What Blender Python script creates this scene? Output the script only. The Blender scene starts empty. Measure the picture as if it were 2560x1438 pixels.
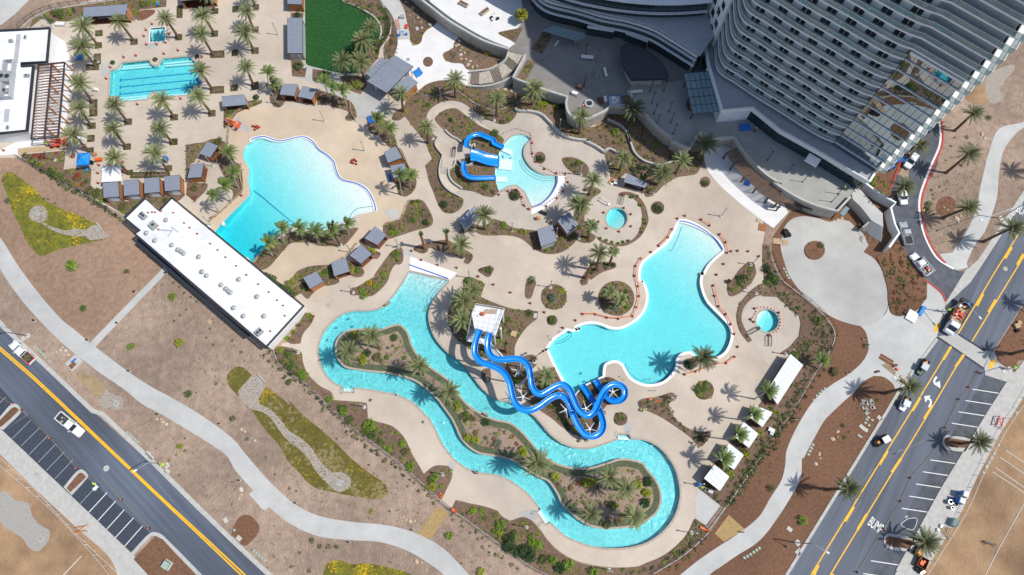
import bpy, math, random
from mathutils import Vector, Matrix
from mathutils.geometry import delaunay_2d_cdt
R=random.Random(7)
C=bpy.context.scene.collection
# ---------------------------------------------------------------- camera
H=150.0; FPX=1740.0; TILT=math.radians(18.8)
cd=bpy.data.cameras.new('camera'); cam=bpy.data.objects.new('camera',cd); C.objects.link(cam)
cam.location=(0,0,H); cam.rotation_euler=(TILT,0,0)
cd.sensor_width=36; cd.lens=FPX/2560*36; cd.clip_start=1; cd.clip_end=6000
bpy.context.scene.camera=cam
ST,CT=math.sin(TILT),math.cos(TILT)
def G(p,z=0.0):
    a=p[0]-1280.0; b=719.0-p[1]
    dy=FPX*ST+b*CT; dz=-FPX*CT+b*ST
    k=(H-z)/-dz
    return Vector((a*k,dy*k,z))
TI={'F':(0,0,1)}
for r,y,t in (('A',0,0),('B',340,0),('C',680,0)):
    for i,x in enumerate((0,480,960,1440)): TI[r+str(i+1)]=(x,y,3.994)
    TI[r+'5']=(1900,y,3.0985)
for i,x in enumerate((0,560,1040,1560,1966)): TI['D'+str(i+1)]=(x,1020,3.4397)
def PX(s):
    o=[];t=TI['F']
    for k in s.split():
        if k in TI: t=TI[k]; continue
        c=k.endswith('!'); k=k.rstrip('!'); a=k.split(',')
        o.append((float(a[0])/t[2]+t[0],float(a[1])/t[2]+t[1],c))
    return o
def smooth(P,closed=True,n=5):
    m=len(P);o=[]
    for i in range(m if closed else m-1):
        p1=P[i];p2=P[(i+1)%m]
        p0=P[i-1] if closed or i>0 else p1
        p3=P[(i+2)%m] if closed or i+2<m else p2
        d=Vector((p2[0]-p1[0],p2[1]-p1[1]))
        m1=d if p1[2] else Vector((p2[0]-p0[0],p2[1]-p0[1]))*.5
        m2=d if p2[2] else Vector((p3[0]-p1[0],p3[1]-p1[1]))*.5
        # keep tangents no longer than the segment
        L=d.length or 1e-6
        for v in (m1,m2):
            if v.length>1.2*L: v*=1.2*L/v.length
        for k in range(1 if (p1[2] and p2[2]) else n):
            t=k/n
            h=(2*t**3-3*t*t+1,t**3-2*t*t+t,-2*t**3+3*t*t,t**3-t*t)
            o.append((h[0]*p1[0]+h[1]*m1.x+h[2]*p2[0]+h[3]*m2.x,h[0]*p1[1]+h[1]*m1.y+h[2]*p2[1]+h[3]*m2.y))
    if not closed: o.append((P[-1][0],P[-1][1]))
    return o
def line(s,z=0,sm=True,n=5):          # open polyline in the world
    P=PX(s); Q=smooth(P,False,n) if sm else P
    return [G(p,z) for p in Q]
def area(s,z=0,sm=True,n=5):          # closed outline in the world
    P=PX(s); Q=smooth(P,True,n) if sm else P
    return [G(p,z) for p in Q]
def inside(x,y,P):
    c=False;j=len(P)-1
    for i in range(len(P)):
        a=P[i];b=P[j]
        if (a[1]>y)!=(b[1]>y) and x<(b[0]-a[0])*(y-a[1])/(b[1]-a[1])+a[0]: c=not c
        j=i
    return c
def signed(P): return sum(P[i-1][0]*P[i][1]-P[i][0]*P[i-1][1] for i in range(len(P)))/2
def offset(P,d):                       # outward for d>0
    s=1 if signed(P)>0 else -1; o=[];n=len(P)
    for i in range(n):
        a=Vector(P[i-1][:2]);b=Vector(P[i][:2]);c=Vector(P[(i+1)%n][:2])
        e1=b-a;e2=c-b
        if e1.length<1e-6:e1=e2
        if e2.length<1e-6:e2=e1
        e1.normalize();e2.normalize()
        n1=Vector((e1.y,-e1.x))*s;n2=Vector((e2.y,-e2.x))*s
        m=n1+n2
        if m.length<.2:m=n1
        m.normalize();k=d/max(.5,m.dot(n1))
        q=b+m*k;o.append(Vector((q.x,q.y,P[i][2] if len(P[i])>2 else 0)))
    return o
def cdt(outer,holes=(),grid=None):
    vs=[];es=[]
    for L in (outer,)+tuple(holes):
        b=len(vs);vs+= [Vector((p[0],p[1])) for p in L]
        es+=[(b+i,b+(i+1)%len(L)) for i in range(len(L))]
    if grid:
        xs=[p[0] for p in outer];ys=[p[1] for p in outer]
        y=min(ys);k=0
        lim=[offset(L,-grid*.3 if i==0 else grid*.3) for i,L in enumerate((outer,)+tuple(holes))]
        while y<max(ys):
            x=min(xs)+(k%2)*grid*.5
            while x<max(xs):
                if inside(x,y,lim[0]) and not any(inside(x,y,h) for h in lim[1:]): vs.append(Vector((x,y)))
                x+=grid
            y+=grid*.87;k+=1
    V,E,Fc,_,_,_=delaunay_2d_cdt(vs,es,[],0,1e-4)
    T=[]
    for f in Fc:
        x=sum(V[i].x for i in f)/3;y=sum(V[i].y for i in f)/3
        if inside(x,y,outer) and not any(inside(x,y,h) for h in holes):
            a,b,c=(V[i] for i in f[:3])
            T.append(tuple(f) if (b-a).cross(c-a)>0 else tuple(reversed(f)))
    return V,T
# ---------------------------------------------------------------- mesh builder
class MB:
    def __init__(s): s.v=[];s.f=[];s.m=[]
    def add(s,vs,fs,mi=0):
        b=len(s.v);s.v+=[tuple(v) for v in vs];s.f+=[tuple(i+b for i in f) for f in fs];s.m+=[mi]*len(fs);return s
    def hexa(s,p,mi=0):                # 8 points: bottom 4, top 4
        return s.add(p,[(3,2,1,0),(4,5,6,7),(0,1,5,4),(1,2,6,5),(2,3,7,6),(3,0,4,7)],mi)
    def box(s,c,d,rz=0,mi=0,tx=1,ty=1):    # centre, size; tx,ty taper the top
        x,y,z=(k/2 for k in d);ca,sa=math.cos(rz),math.sin(rz);P=[]
        for k,(a,b) in ((-1,(1,1)),(1,(tx,ty))):
            for i,j in ((-1,-1),(1,-1),(1,1),(-1,1)):
                u,w=i*x*a,j*y*b
                P.append((c[0]+u*ca-w*sa,c[1]+u*sa+w*ca,c[2]+k*z))
        return s.hexa(P,mi)
    def bar(s,a,b,w,h=None,mi=0):      # beam from a to b
        a=Vector(a);b=Vector(b);h=h or w;d=(b-a)
        if d.length<1e-6:return s
        d.normalize();u=d.cross(Vector((0,0,1)))
        u=Vector((1,0,0)) if u.length<1e-3 else u.normalized();n=u.cross(d)
        P=[]
        for q in (a,b):
            for i,j in ((-1,-1),(1,-1),(1,1),(-1,1)):P.append(q+u*(i*w/2)+n*(j*h/2))
        return s.add(P,[(0,1,2,3),(7,6,5,4),(4,5,1,0),(5,6,2,1),(6,7,3,2),(7,4,0,3)],mi)
    def tube(s,pts,r,n=8,mi=0,cap=True):
        pts=[Vector(p) for p in pts];b=len(s.v);N=len(pts)
        rr=r if isinstance(r,(list,tuple)) else [r]*N
        ref=None
        for i,p in enumerate(pts):
            d=(pts[min(i+1,N-1)]-pts[max(i-1,0)]).normalized()
            u=d.cross(Vector((0,0,1)) if abs(d.z)<.95 else Vector((0,1,0))).normalized()
            if ref is not None and abs(d.z)>=.95:
                q=ref-d*ref.dot(d)
                if q.length>.1:u=q.normalized()
            ref=u;w=u.cross(d)
            for k in range(n):
                a=2*math.pi*k/n;s.v.append(tuple(p+(u*math.cos(a)+w*math.sin(a))*rr[i]))
        for i in range(N-1):
            for k in range(n):
                s.f.append((b+i*n+k,b+i*n+(k+1)%n,b+(i+1)*n+(k+1)%n,b+(i+1)*n+k));s.m.append(mi)
        if cap:
            s.f.append(tuple(b+k for k in reversed(range(n))));s.f.append(tuple(b+(N-1)*n+k for k in range(n)));s.m+=[mi,mi]
        return s
    def lathe(s,c,prof,n=12,mi=0):     # (r,z) profile
        b=len(s.v)
        for r,z in prof:
            for k in range(n):
                a=2*math.pi*k/n;s.v.append((c[0]+r*math.cos(a),c[1]+r*math.sin(a),c[2]+z))
        for i in range(len(prof)-1):
            for k in range(n):
                s.f.append((b+i*n+k,b+i*n+(k+1)%n,b+(i+1)*n+(k+1)%n,b+(i+1)*n+k));s.m.append(mi)
        s.f.append(tuple(b+(len(prof)-1)*n+k for k in range(n)));s.m.append(mi)
        return s
    def prism(s,P,z0,z1,mi=0,holes=(),ms=None,bottom=False):
        V,T=cdt(P,holes)
        s.add([(v.x,v.y,z1) for v in V],T,mi)
        if bottom:s.add([(v.x,v.y,z0) for v in V],[tuple(reversed(t)) for t in T],mi)
        ms=mi if ms is None else ms
        for k,L in enumerate((P,)+tuple(holes)):
            ccw=(signed(L)>0)==(k==0);n=len(L)
            vs=[(p[0],p[1],z0) for p in L]+[(p[0],p[1],z1) for p in L]
            s.add(vs,[((i,(i+1)%n,n+(i+1)%n,n+i) if ccw else (n+i,n+(i+1)%n,(i+1)%n,i)) for i in range(n)],ms)
        return s
    def ribbon(s,L,w,z,mi=0,off=0,closed=False,t=0):  # flat strip along a line; t = thickness below
        n=len(L);A=[];B=[]
        for i in range(n):
            a=Vector(L[i-1 if (closed or i) else 0][:2]);b=Vector(L[(i+1)%n if closed else min(i+1,n-1)][:2])
            d=(b-a)
            d=d.normalized() if d.length>1e-6 else Vector((1,0))
            q=Vector((-d.y,d.x));p=Vector(L[i][:2])
            A.append(p+q*(off+w/2));B.append(p+q*(off-w/2))
        m=n if closed else n-1
        for i in range(m):
            j=(i+1)%n
            if t: s.hexa([(A[i].x,A[i].y,z-t),(B[i].x,B[i].y,z-t),(B[j].x,B[j].y,z-t),(A[j].x,A[j].y,z-t),(A[i].x,A[i].y,z),(B[i].x,B[i].y,z),(B[j].x,B[j].y,z),(A[j].x,A[j].y,z)],mi)
            else: s.add([(A[i].x,A[i].y,z),(B[i].x,B[i].y,z),(B[j].x,B[j].y,z),(A[j].x,A[j].y,z)],[(0,1,2,3)],mi)
        return s
    def wall(s,L,t,z0,z1,mi=0,closed=False): return s.ribbon(L,t,z1,mi,0,closed,z1-z0)
    def build(s,name,mats,parent=None,w=False,smoothf=False):
        me=bpy.data.meshes.new(name)
        o=Vector((0,0,0))
        if parent is not None and w:
            q=parent
            while q is not None:o=o+q.location;q=q.parent
        me.from_pydata([(v[0]-o.x,v[1]-o.y,v[2]-o.z) for v in s.v],[],s.f)
        for m in (mats if isinstance(mats,(list,tuple)) else [mats]):me.materials.append(m)
        if any(s.m):me.polygons.foreach_set('material_index',s.m)
        if smoothf:me.polygons.foreach_set('use_smooth',[True]*len(s.f))
        me.update()
        ob=bpy.data.objects.new(name,me);C.objects.link(ob)
        if parent is not None:ob.parent=parent
        return ob
def tag(o,label,cat,group=None,kind=None):
    if label:o['label']=label
    if cat:o['category']=cat
    if group:o['group']=group
    if kind:o['kind']=kind
    return o
def thing(name,label,cat,loc=(0,0,0),rz=0,group=None):
    o=bpy.data.objects.new(name,None);C.objects.link(o);o.location=loc;o.rotation_euler=(0,0,rz);o.empty_display_size=.3
    return tag(o,label,cat,group)
def copy_tree(o,parent=None):
    c=o.copy();C.objects.link(c)
    if parent is not None:c.parent=parent
    for ch in list(o.children):copy_tree(ch,c)
    return c
# ---------------------------------------------------------------- materials
def nt(name):
    m=bpy.data.materials.new(name);m.use_nodes=True;t=m.node_tree
    return m,t,t.nodes['Principled BSDF'],t.nodes['Material Output']
def mat(name,col,rough=.7,var=.15,scale=.6,col2=None,metal=0,bump=0,bscale=8,big=None,rnd=0,spec=.3,stretch=None,joints=None):
    m,t,b,o=nt(name);N=t.nodes;L=t.links
    b.inputs['Roughness'].default_value=rough;b.inputs['Metallic'].default_value=metal;b.inputs['Specular IOR Level'].default_value=spec
    tc=N.new('ShaderNodeTexCoord');src=tc.outputs['Object']
    if stretch:
        mp=N.new('ShaderNodeMapping');mp.vector_type='TEXTURE';mp.inputs['Rotation'].default_value=(0,0,stretch[0]);mp.inputs['Scale'].default_value=(1/stretch[1],1/stretch[2],1)
        L.new(src,mp.inputs['Vector']);src2=mp.outputs[0]
    else:src2=src
    n=N.new('ShaderNodeTexNoise');n.inputs['Scale'].default_value=scale;n.inputs['Detail'].default_value=6;n.inputs['Roughness'].default_value=.65
    L.new(src2,n.inputs['Vector'])
    c2=col2 or tuple(c*(1-2*var) for c in col);c1=col if col2 else tuple(min(1,c*(1+var)) for c in col)
    r=N.new('ShaderNodeValToRGB');r.color_ramp.elements[0].position=.32;r.color_ramp.elements[1].position=.68
    r.color_ramp.elements[0].color=(*c2,1);r.color_ramp.elements[1].color=(*c1,1)
    L.new(n.outputs['Fac'],r.inputs[0]);out=r.outputs[0]
    def mul(sc,lo,hi,p0=.35,p1=.65,vec=src,det=3):
        nonlocal out
        k=N.new('ShaderNodeTexNoise');k.inputs['Scale'].default_value=sc;k.inputs['Detail'].default_value=det
        L.new(vec,k.inputs['Vector'])
        q=N.new('ShaderNodeMapRange');q.inputs[1].default_value=p0;q.inputs[2].default_value=p1;q.inputs[3].default_value=lo;q.inputs[4].default_value=hi
        L.new(k.outputs['Fac'],q.inputs[0])
        x=N.new('ShaderNodeMix');x.data_type='RGBA';x.blend_type='MULTIPLY';x.inputs[0].default_value=1
        L.new(out,x.inputs[6]);L.new(q.outputs[0],x.inputs[7]);out=x.outputs[2]
    if big:mul(big[0],big[1],big[2])
    if joints:
        br=N.new('ShaderNodeTexBrick');br.inputs['Scale'].default_value=1;br.inputs['Mortar Size'].default_value=joints[1];br.offset=0
        br.inputs['Brick Width'].default_value=joints[0];br.inputs['Row Height'].default_value=joints[0]
        br.inputs['Color1'].default_value=(1,1,1,1);br.inputs['Color2'].default_value=(.97,.97,.97,1);br.inputs['Mortar'].default_value=(joints[2],)*3+(1,)
        mp=N.new('ShaderNodeMapping');mp.inputs['Rotation'].default_value=(0,0,joints[3]);L.new(src,mp.inputs['Vector']);L.new(mp.outputs[0],br.inputs['Vector'])
        x=N.new('ShaderNodeMix');x.data_type='RGBA';x.blend_type='MULTIPLY';x.inputs[0].default_value=1
        L.new(out,x.inputs[6]);L.new(br.outputs['Color'],x.inputs[7]);out=x.outputs[2]
    if rnd:
        oi=N.new('ShaderNodeObjectInfo');hs=N.new('ShaderNodeHueSaturation')
        q=N.new('ShaderNodeMapRange');q.inputs[3].default_value=1-rnd;q.inputs[4].default_value=1+rnd;L.new(oi.outputs['Random'],q.inputs[0])
        L.new(q.outputs[0],hs.inputs['Value']);L.new(out,hs.inputs['Color']);out=hs.outputs[0]
    L.new(out,b.inputs['Base Color'])
    if bump:
        k=N.new('ShaderNodeTexNoise');k.inputs['Scale'].default_value=bscale;k.inputs['Detail'].default_value=5;L.new(src,k.inputs['Vector'])
        bp=N.new('ShaderNodeBump');bp.inputs['Strength'].default_value=bump;bp.inputs['Distance'].default_value=.3
        L.new(k.outputs['Fac'],bp.inputs['Height']);L.new(bp.outputs[0],b.inputs['Normal'])
    return m
def flowers(name,g1,g2,y,amt,dry=None):          # grass with flower speckle
    m=mat(name,g1,.9,0,.45,g2,bump=.6,bscale=6);t=m.node_tree;N=t.nodes;L=t.links;b=N['Principled BSDF']
    src=b.inputs['Base Color'].links[0].from_socket
    tc=N.new('ShaderNodeTexCoord')
    def layer(src,col,s1,s2,th):
        a=N.new('ShaderNodeTexNoise');a.inputs['Scale'].default_value=s1;a.inputs['Detail'].default_value=2;L.new(tc.outputs['Object'],a.inputs['Vector'])
        c=N.new('ShaderNodeTexNoise');c.inputs['Scale'].default_value=s2;c.inputs['Detail'].default_value=4;L.new(tc.outputs['Object'],c.inputs['Vector'])
        ad=N.new('ShaderNodeMath');ad.operation='ADD';L.new(a.outputs['Fac'],ad.inputs[0]);L.new(c.outputs['Fac'],ad.inputs[1])
        q=N.new('ShaderNodeMapRange');q.inputs[1].default_value=th;q.inputs[2].default_value=th+.12;L.new(ad.outputs[0],q.inputs[0])
        x=N.new('ShaderNodeMix');x.data_type='RGBA';L.new(q.outputs[0],x.inputs[0]);L.new(src,x.inputs[6]);x.inputs[7].default_value=(*col,1)
        return x.outputs[2]
    if dry:src=layer(src,dry,.13,1.2,1.02)
    src=layer(src,y,.16,2.2,amt)
    L.new(src,b.inputs['Base Color']);return m
M={}
M['soil']=mat('soil',(.42,.315,.24),.95,0,.6,(.275,.195,.145),bump=.9,bscale=2.2,big=(.05,.74,1.12))
M['mulch']=mat('mulch',(.235,.155,.108),.95,0,1.6,(.135,.088,.062),bump=.8,bscale=5,big=(.06,.85,1.15))
M['rmulch']=mat('red_mulch',(.235,.125,.075),.95,0,1.8,(.145,.075,.045),bump=.8,bscale=5,big=(.05,.85,1.15))
M['dirt']=mat('tan_dirt',(.45,.295,.17),.95,0,.22,(.29,.18,.105),bump=.5,bscale=2,big=(.045,.62,1.15))
M['wetsoil']=mat('wet_soil',(.20,.10,.06),.9,.15,1.5,bump=.4)
M['deck']=mat('deck_concrete',(.56,.48,.39),.8,.05,.25,big=(.05,.86,1.06),joints=(4.2,.018,.82,.35))
M['deck2']=mat('grey_deck_concrete',(.52,.46,.39),.8,.05,.3,big=(.06,.88,1.05),joints=(4.0,.018,.82,.1))
M['sand']=mat('sand_deck',(.56,.45,.33),.85,.06,.2,big=(.04,.9,1.07))
M['conc']=mat('path_concrete',(.50,.50,.48),.8,.05,.4,big=(.09,.9,1.05))
M['conc2']=mat('grey_concrete',(.46,.455,.43),.8,.06,.25,big=(.05,.86,1.08),joints=(9,.008,.85,.5))
M['white']=mat('white_plaza',(.74,.73,.72),.7,.04,.3,joints=(2.4,.008,.9,.2))
M['kerb']=mat('kerb_concrete',(.48,.47,.44),.85,.08,1)
M['terr']=mat('terrace_paving',(.25,.238,.222),.7,.07,.4,joints=(1.2,.03,.85,.45),big=(.05,.9,1.06))
M['terr2']=mat('terrace_concrete',(.36,.355,.335),.7,.07,.3,joints=(5,.01,.75,.6))
M['stone']=mat('stone_wall',(.47,.42,.35),.85,.12,1.2,joints=(.9,.05,.8,.3))
M['asph1']=mat('asphalt_left',(.098,.115,.150),.85,.14,.5,stretch=(-.74,.05,1.5),big=(.03,.85,1.3))
M['asph2']=mat('asphalt_right',(.125,.140,.172),.85,.13,.5,stretch=(1.02,.05,1.5),big=(.03,.85,1.2))
M['asph3']=mat('fresh_asphalt',(.055,.066,.09),.85,.15,2)
M['asphd']=mat('driveway_asphalt',(.098,.106,.124),.85,.15,.6,big=(.05,.85,1.15))
M['yellow']=mat('yellow_paint',(.86,.47,.02),.6,.1,1.2)
M['wpaint']=mat('white_paint',(.78,.78,.76),.6,.1,3)
M['dwpaint']=mat('worn_white_paint',(.33,.38,.43),.6,.12,3)
M['redp']=mat('red_paint',(.55,.05,.045),.6,.15,2)
M['blue']=mat('blue_tile_line',(.03,.13,.50),.4,.05,3)
M['bluel']=mat('lane_tile',(.05,.30,.58),.4,.05,3)
M['plaster']=mat('pool_plaster',(.86,.87,.86),.5,.02,.6)
M['coping']=mat('pool_coping',(.43,.36,.29),.7,.12,2)
M['wcoping']=mat('white_coping',(.80,.80,.79),.5,.04,2)
M['turf']=mat('artificial_turf',(.018,.085,.018),.9,.2,1.5,big=(.05,.88,1.12),bump=.3,bscale=20)
M['gravel']=mat('river_gravel',(.50,.44,.37),.9,.35,5,bump=.9,bscale=7)
M['ggravel']=mat('grey_gravel',(.42,.40,.36),.9,.2,6,bump=.5,bscale=9)
M['dgcover']=mat('decomposed_granite',(.42,.29,.13),.95,.12,2,bump=.4)
M['swale']=flowers('swale_grass',(.23,.23,.028),(.10,.095,.022),(.60,.40,.01),1.09)
M['swale2']=flowers('swale_grass_dry',(.165,.145,.028),(.105,.085,.018),(.36,.25,.02),1.16,(.27,.21,.10))
M['drygrass']=mat('dry_grass',(.42,.32,.19),.95,0,.8,(.28,.20,.11),bump=.4)
M['sage']=mat('sage_groundcover',(.15,.17,.095),.95,0,2.5,(.07,.085,.05),bump=.8,bscale=6)
M['roofw']=mat('white_membrane_roof',(.80,.81,.83),.6,.05,.5,big=(.12,.9,1.03),joints=(3,.012,.9,-.72))
M['wallw']=mat('white_wall',(.82,.82,.82),.7,.04,.5)
M['wallg']=mat('grey_wall',(.42,.43,.45),.7,.06,.7)
M['trim']=mat('dark_trim',(.035,.042,.055),.5,.1,2)
M['metal']=mat('grey_metal_roof',(.30,.33,.39),.45,.05,1,metal=.25)
M['metald']=mat('dark_metal_roof',(.075,.075,.085),.5,.08,1,metal=.3)
M['metalw']=mat('white_shingle_roof',(.74,.77,.80),.55,.05,3,joints=(1.1,.05,.75,.9))
M['wood']=mat('cabana_wood',(.50,.215,.085),.65,.22,2,stretch=(.1,.8,5))
M['woodd']=mat('dark_wood',(.17,.065,.032),.7,.2,2)
M['pergola']=mat('weathered_brown_slats',(.19,.115,.08),.7,.15,2)
M['platform']=mat('slide_platform',(.74,.75,.76),.5,.05,2,joints=(1.1,.05,.7,.2))
M['floor']=mat('balcony_floor',(.50,.51,.50),.7,.06,1)
M['soilb']=mat('brown_soil',(.40,.265,.185),.95,0,.9,(.27,.175,.12),bump=.7,bscale=3,big=(.05,.8,1.12))
M['lumber']=mat('lumber',(.50,.36,.21),.8,.15,3)
M['rail']=mat('white_fibreglass',(.80,.81,.82),.4,.03,2)
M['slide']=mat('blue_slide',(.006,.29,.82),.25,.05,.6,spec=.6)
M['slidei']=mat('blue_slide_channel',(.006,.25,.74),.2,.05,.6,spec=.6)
M['black']=mat('black_metal',(.018,.018,.02),.5,.1,4)
M['fence']=mat('black_fence',(.02,.02,.022),.6,.1,4)
M['pole']=mat('galvanised_pole',(.42,.46,.50),.4,.05,4,metal=.5)
M['rubber']=mat('tyre_rubber',(.02,.02,.02),.9,.1,4)
M['orange']=mat('orange_plastic',(.75,.13,.025),.5,.08,4)
M['orangey']=mat('orange_paint',(.70,.25,.02),.5,.08,4)
M['redo']=mat('red_plastic',(.68,.065,.035),.5,.08,4)
M['bluep']=mat('blue_plastic',(.02,.16,.55),.5,.08,4)
M['tarp']=mat('blue_tarp',(.015,.26,.75),.5,.06,1.5,bump=.2,bscale=2)
M['hivis']=mat('hivis_vest',(.55,.80,.03),.6,.05,6)
M['hivo']=mat('orange_vest',(.85,.16,.02),.6,.05,6)
M['skin']=mat('skin',(.42,.25,.17),.6,.05,6)
M['denim']=mat('denim',(.04,.06,.12),.8,.1,8)
M['shirt']=mat('grey_shirt',(.25,.25,.27),.8,.1,8)
M['hair']=mat('hair',(.03,.02,.015),.7,.1,10)
M['carw']=mat('white_car_paint',(.80,.81,.82),.2,.02,1,spec=.6)
M['cars']=mat('silver_car_paint',(.50,.54,.57),.22,.02,1,metal=.4)
M['card']=mat('dark_green_cart',(.03,.07,.045),.3,.05,1)
M['carglass']=mat('car_glass',(.015,.02,.025),.06,.02,1,spec=.8)
M['bedliner']=mat('bed_liner',(.045,.045,.048),.8,.1,3)
M['rim']=mat('wheel_rim',(.45,.46,.48),.3,.05,4,metal=.7)
M['lampw']=mat('headlight',(.75,.78,.80),.1,.02,4)
M['lampr']=mat('tail_light',(.5,.02,.02),.2,.02,4)
M['rock']=mat('boulder',(.60,.46,.32),.85,.15,1.4,bump=.4,bscale=4)
M['rockw']=mat('pale_boulder',(.58,.54,.47),.85,.12,1.4,bump=.4,bscale=4)
M['teal']=mat('teal_utility_lid',(.36,.46,.40),.7,.1,4)
M['box']=mat('utility_pad',(.52,.50,.45),.8,.08,2)
M['hvac']=mat('hvac_metal',(.42,.43,.41),.5,.06,3,metal=.3)
M['bark']=mat('palm_trunk',(.20,.135,.085),.95,.25,6,bump=.8,bscale=9)
M['barkp']=mat('pale_palm_trunk',(.42,.40,.36),.9,.15,5)
M['barkr']=mat('shaved_palm_trunk',(.34,.15,.07),.95,.2,5,bump=.5)
M['date']=mat('date_palm_fronds',(.175,.22,.085),.6,.2,.9,rnd=.18)
M['dated']=mat('dark_palm_fronds',(.105,.135,.055),.6,.22,.9,rnd=.15)
M['king']=mat('king_palm_fronds',(.15,.205,.05),.55,.25,.8,rnd=.22)
M['kingy']=mat('yellow_palm_fronds',(.26,.26,.03),.55,.25,.8,rnd=.15)
LEAF={'g':(.10,.15,.03),'d':(.042,.08,.022),'o':(.14,.135,.045),'y':(.29,.33,.02),'l':(.17,.27,.025),'r':(.26,.065,.035),'f':(.50,.30,.012),'s':(.13,.17,.12),'t':(.27,.19,.10)}
for k,v in LEAF.items():M['leaf_'+k]=mat('leaves_'+{'g':'green','d':'dark','o':'olive','y':'yellow_green','l':'bright','r':'rust','f':'yellow_flower','s':'sage','t':'straw'}[k],v,.7,.28,2.5,rnd=.16)
def glassmat(name,col,rough,spec=.9,tr=0):
    m,t,b,o=nt(name)
    b.inputs['Base Color'].default_value=(*col,1);b.inputs['Roughness'].default_value=rough;b.inputs['Specular IOR Level'].default_value=spec;b.inputs['IOR'].default_value=1.6
    if tr:
        N=t.nodes;L=t.links;x=N.new('ShaderNodeMixShader');x.inputs[0].default_value=tr;tp=N.new('ShaderNodeBsdfTransparent')
        tp.inputs[0].default_value=(.86,.95,.94,1);L.new(b.outputs[0],x.inputs[1]);L.new(tp.outputs[0],x.inputs[2]);L.new(x.outputs[0],o.inputs[0])
    return m
M['dglass']=glassmat('dark_glass',(.012,.03,.036),.04,1)
M['mirror']=glassmat('curtain_glass',(.36,.42,.46),.02,1)
M['mirror'].node_tree.nodes['Principled BSDF'].inputs['Metallic'].default_value=1
M['railglass']=glassmat('railing_glass',(.36,.43,.43),.05,.8,.6)
M['canopy']=glassmat('canopy_glass',(.25,.36,.40),.08,.8,.25)
M['greenglass']=glassmat('green_glass',(.20,.32,.32),.06,.8,.35)
# water: clear body coloured by real absorption over depth, plus painted caustic lines
def water(name,dens,ripple,scale,caustics=.13):
    m,t,b,o=nt(name);N=t.nodes;L=t.links;N.remove(b)
    tc=N.new('ShaderNodeTexCoord')
    n=N.new('ShaderNodeTexNoise');n.inputs['Scale'].default_value=scale;n.inputs['Detail'].default_value=4;n.inputs['Distortion'].default_value=.6
    L.new(tc.outputs['Object'],n.inputs['Vector'])
    bp=N.new('ShaderNodeBump');bp.inputs['Strength'].default_value=ripple;bp.inputs['Distance'].default_value=.5;L.new(n.outputs['Fac'],bp.inputs['Height'])
    v=N.new('ShaderNodeTexVoronoi');v.feature='DISTANCE_TO_EDGE';v.inputs['Scale'].default_value=scale*.75
    ds=N.new('ShaderNodeVectorMath');ds.operation='MULTIPLY_ADD';L.new(n.outputs['Color'],ds.inputs[0]);ds.inputs[1].default_value=(.9,.9,0);L.new(tc.outputs['Object'],ds.inputs[2])
    L.new(ds.outputs[0],v.inputs['Vector'])
    q=N.new('ShaderNodeMapRange');q.inputs[1].default_value=.0;q.inputs[2].default_value=.13;q.inputs[3].default_value=1;q.inputs[4].default_value=1-caustics;L.new(v.outputs['Distance'],q.inputs[0])  # bright caustic lines painted into the surface's transparent colour
    tp=N.new('ShaderNodeBsdfTransparent');L.new(q.outputs[0],tp.inputs[0])
    gl=N.new('ShaderNodeBsdfGlossy');gl.inputs['Roughness'].default_value=.09;L.new(bp.outputs[0],gl.inputs['Normal'])
    fr=N.new('ShaderNodeFresnel');fr.inputs['IOR'].default_value=1.33;L.new(bp.outputs[0],fr.inputs['Normal'])
    x=N.new('ShaderNodeMixShader');L.new(fr.outputs[0],x.inputs[0]);L.new(tp.outputs[0],x.inputs[1]);L.new(gl.outputs[0],x.inputs[2]);L.new(x.outputs[0],o.inputs['Surface'])
    va=N.new('ShaderNodeVolumeAbsorption');va.inputs['Color'].default_value=(.25,.93,.972,1);va.inputs['Density'].default_value=dens;L.new(va.outputs[0],o.inputs['Volume'])
    return m
M['water']=water('pool_water',.85,.16,2.0,.05)
M['wriver']=water('river_water',.86,.5,1.2,.085)
# ---------------------------------------------------------------- light
sc=bpy.context.scene
w=bpy.data.worlds.new('World');sc.world=w;w.use_nodes=True
SE=math.radians(57);SDX,SDY=.985,-.172              # towards the sun, in plan
sk=w.node_tree.nodes.new('ShaderNodeTexSky');sk.sky_type='NISHITA';sk.sun_disc=False;sk.sun_elevation=SE;sk.sun_rotation=math.atan2(SDX,SDY)
bg=w.node_tree.nodes['Background'];bg.inputs[1].default_value=.125;w.node_tree.links.new(sk.outputs[0],bg.inputs[0])
sl=bpy.data.lights.new('sun','SUN');sl.energy=4.0;sl.angle=math.radians(.5);sl.color=(1,.955,.885)
so=bpy.data.objects.new('sun',sl);C.objects.link(so)
sd=Vector((SDX*math.cos(SE),SDY*math.cos(SE),math.sin(SE)));so.rotation_euler=sd.to_track_quat('Z','Y').to_euler();so.location=sd*300
sc.view_settings.view_transform='Standard';sc.view_settings.look='None';sc.view_settings.exposure=0.0;sc.view_settings.gamma=1
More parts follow.
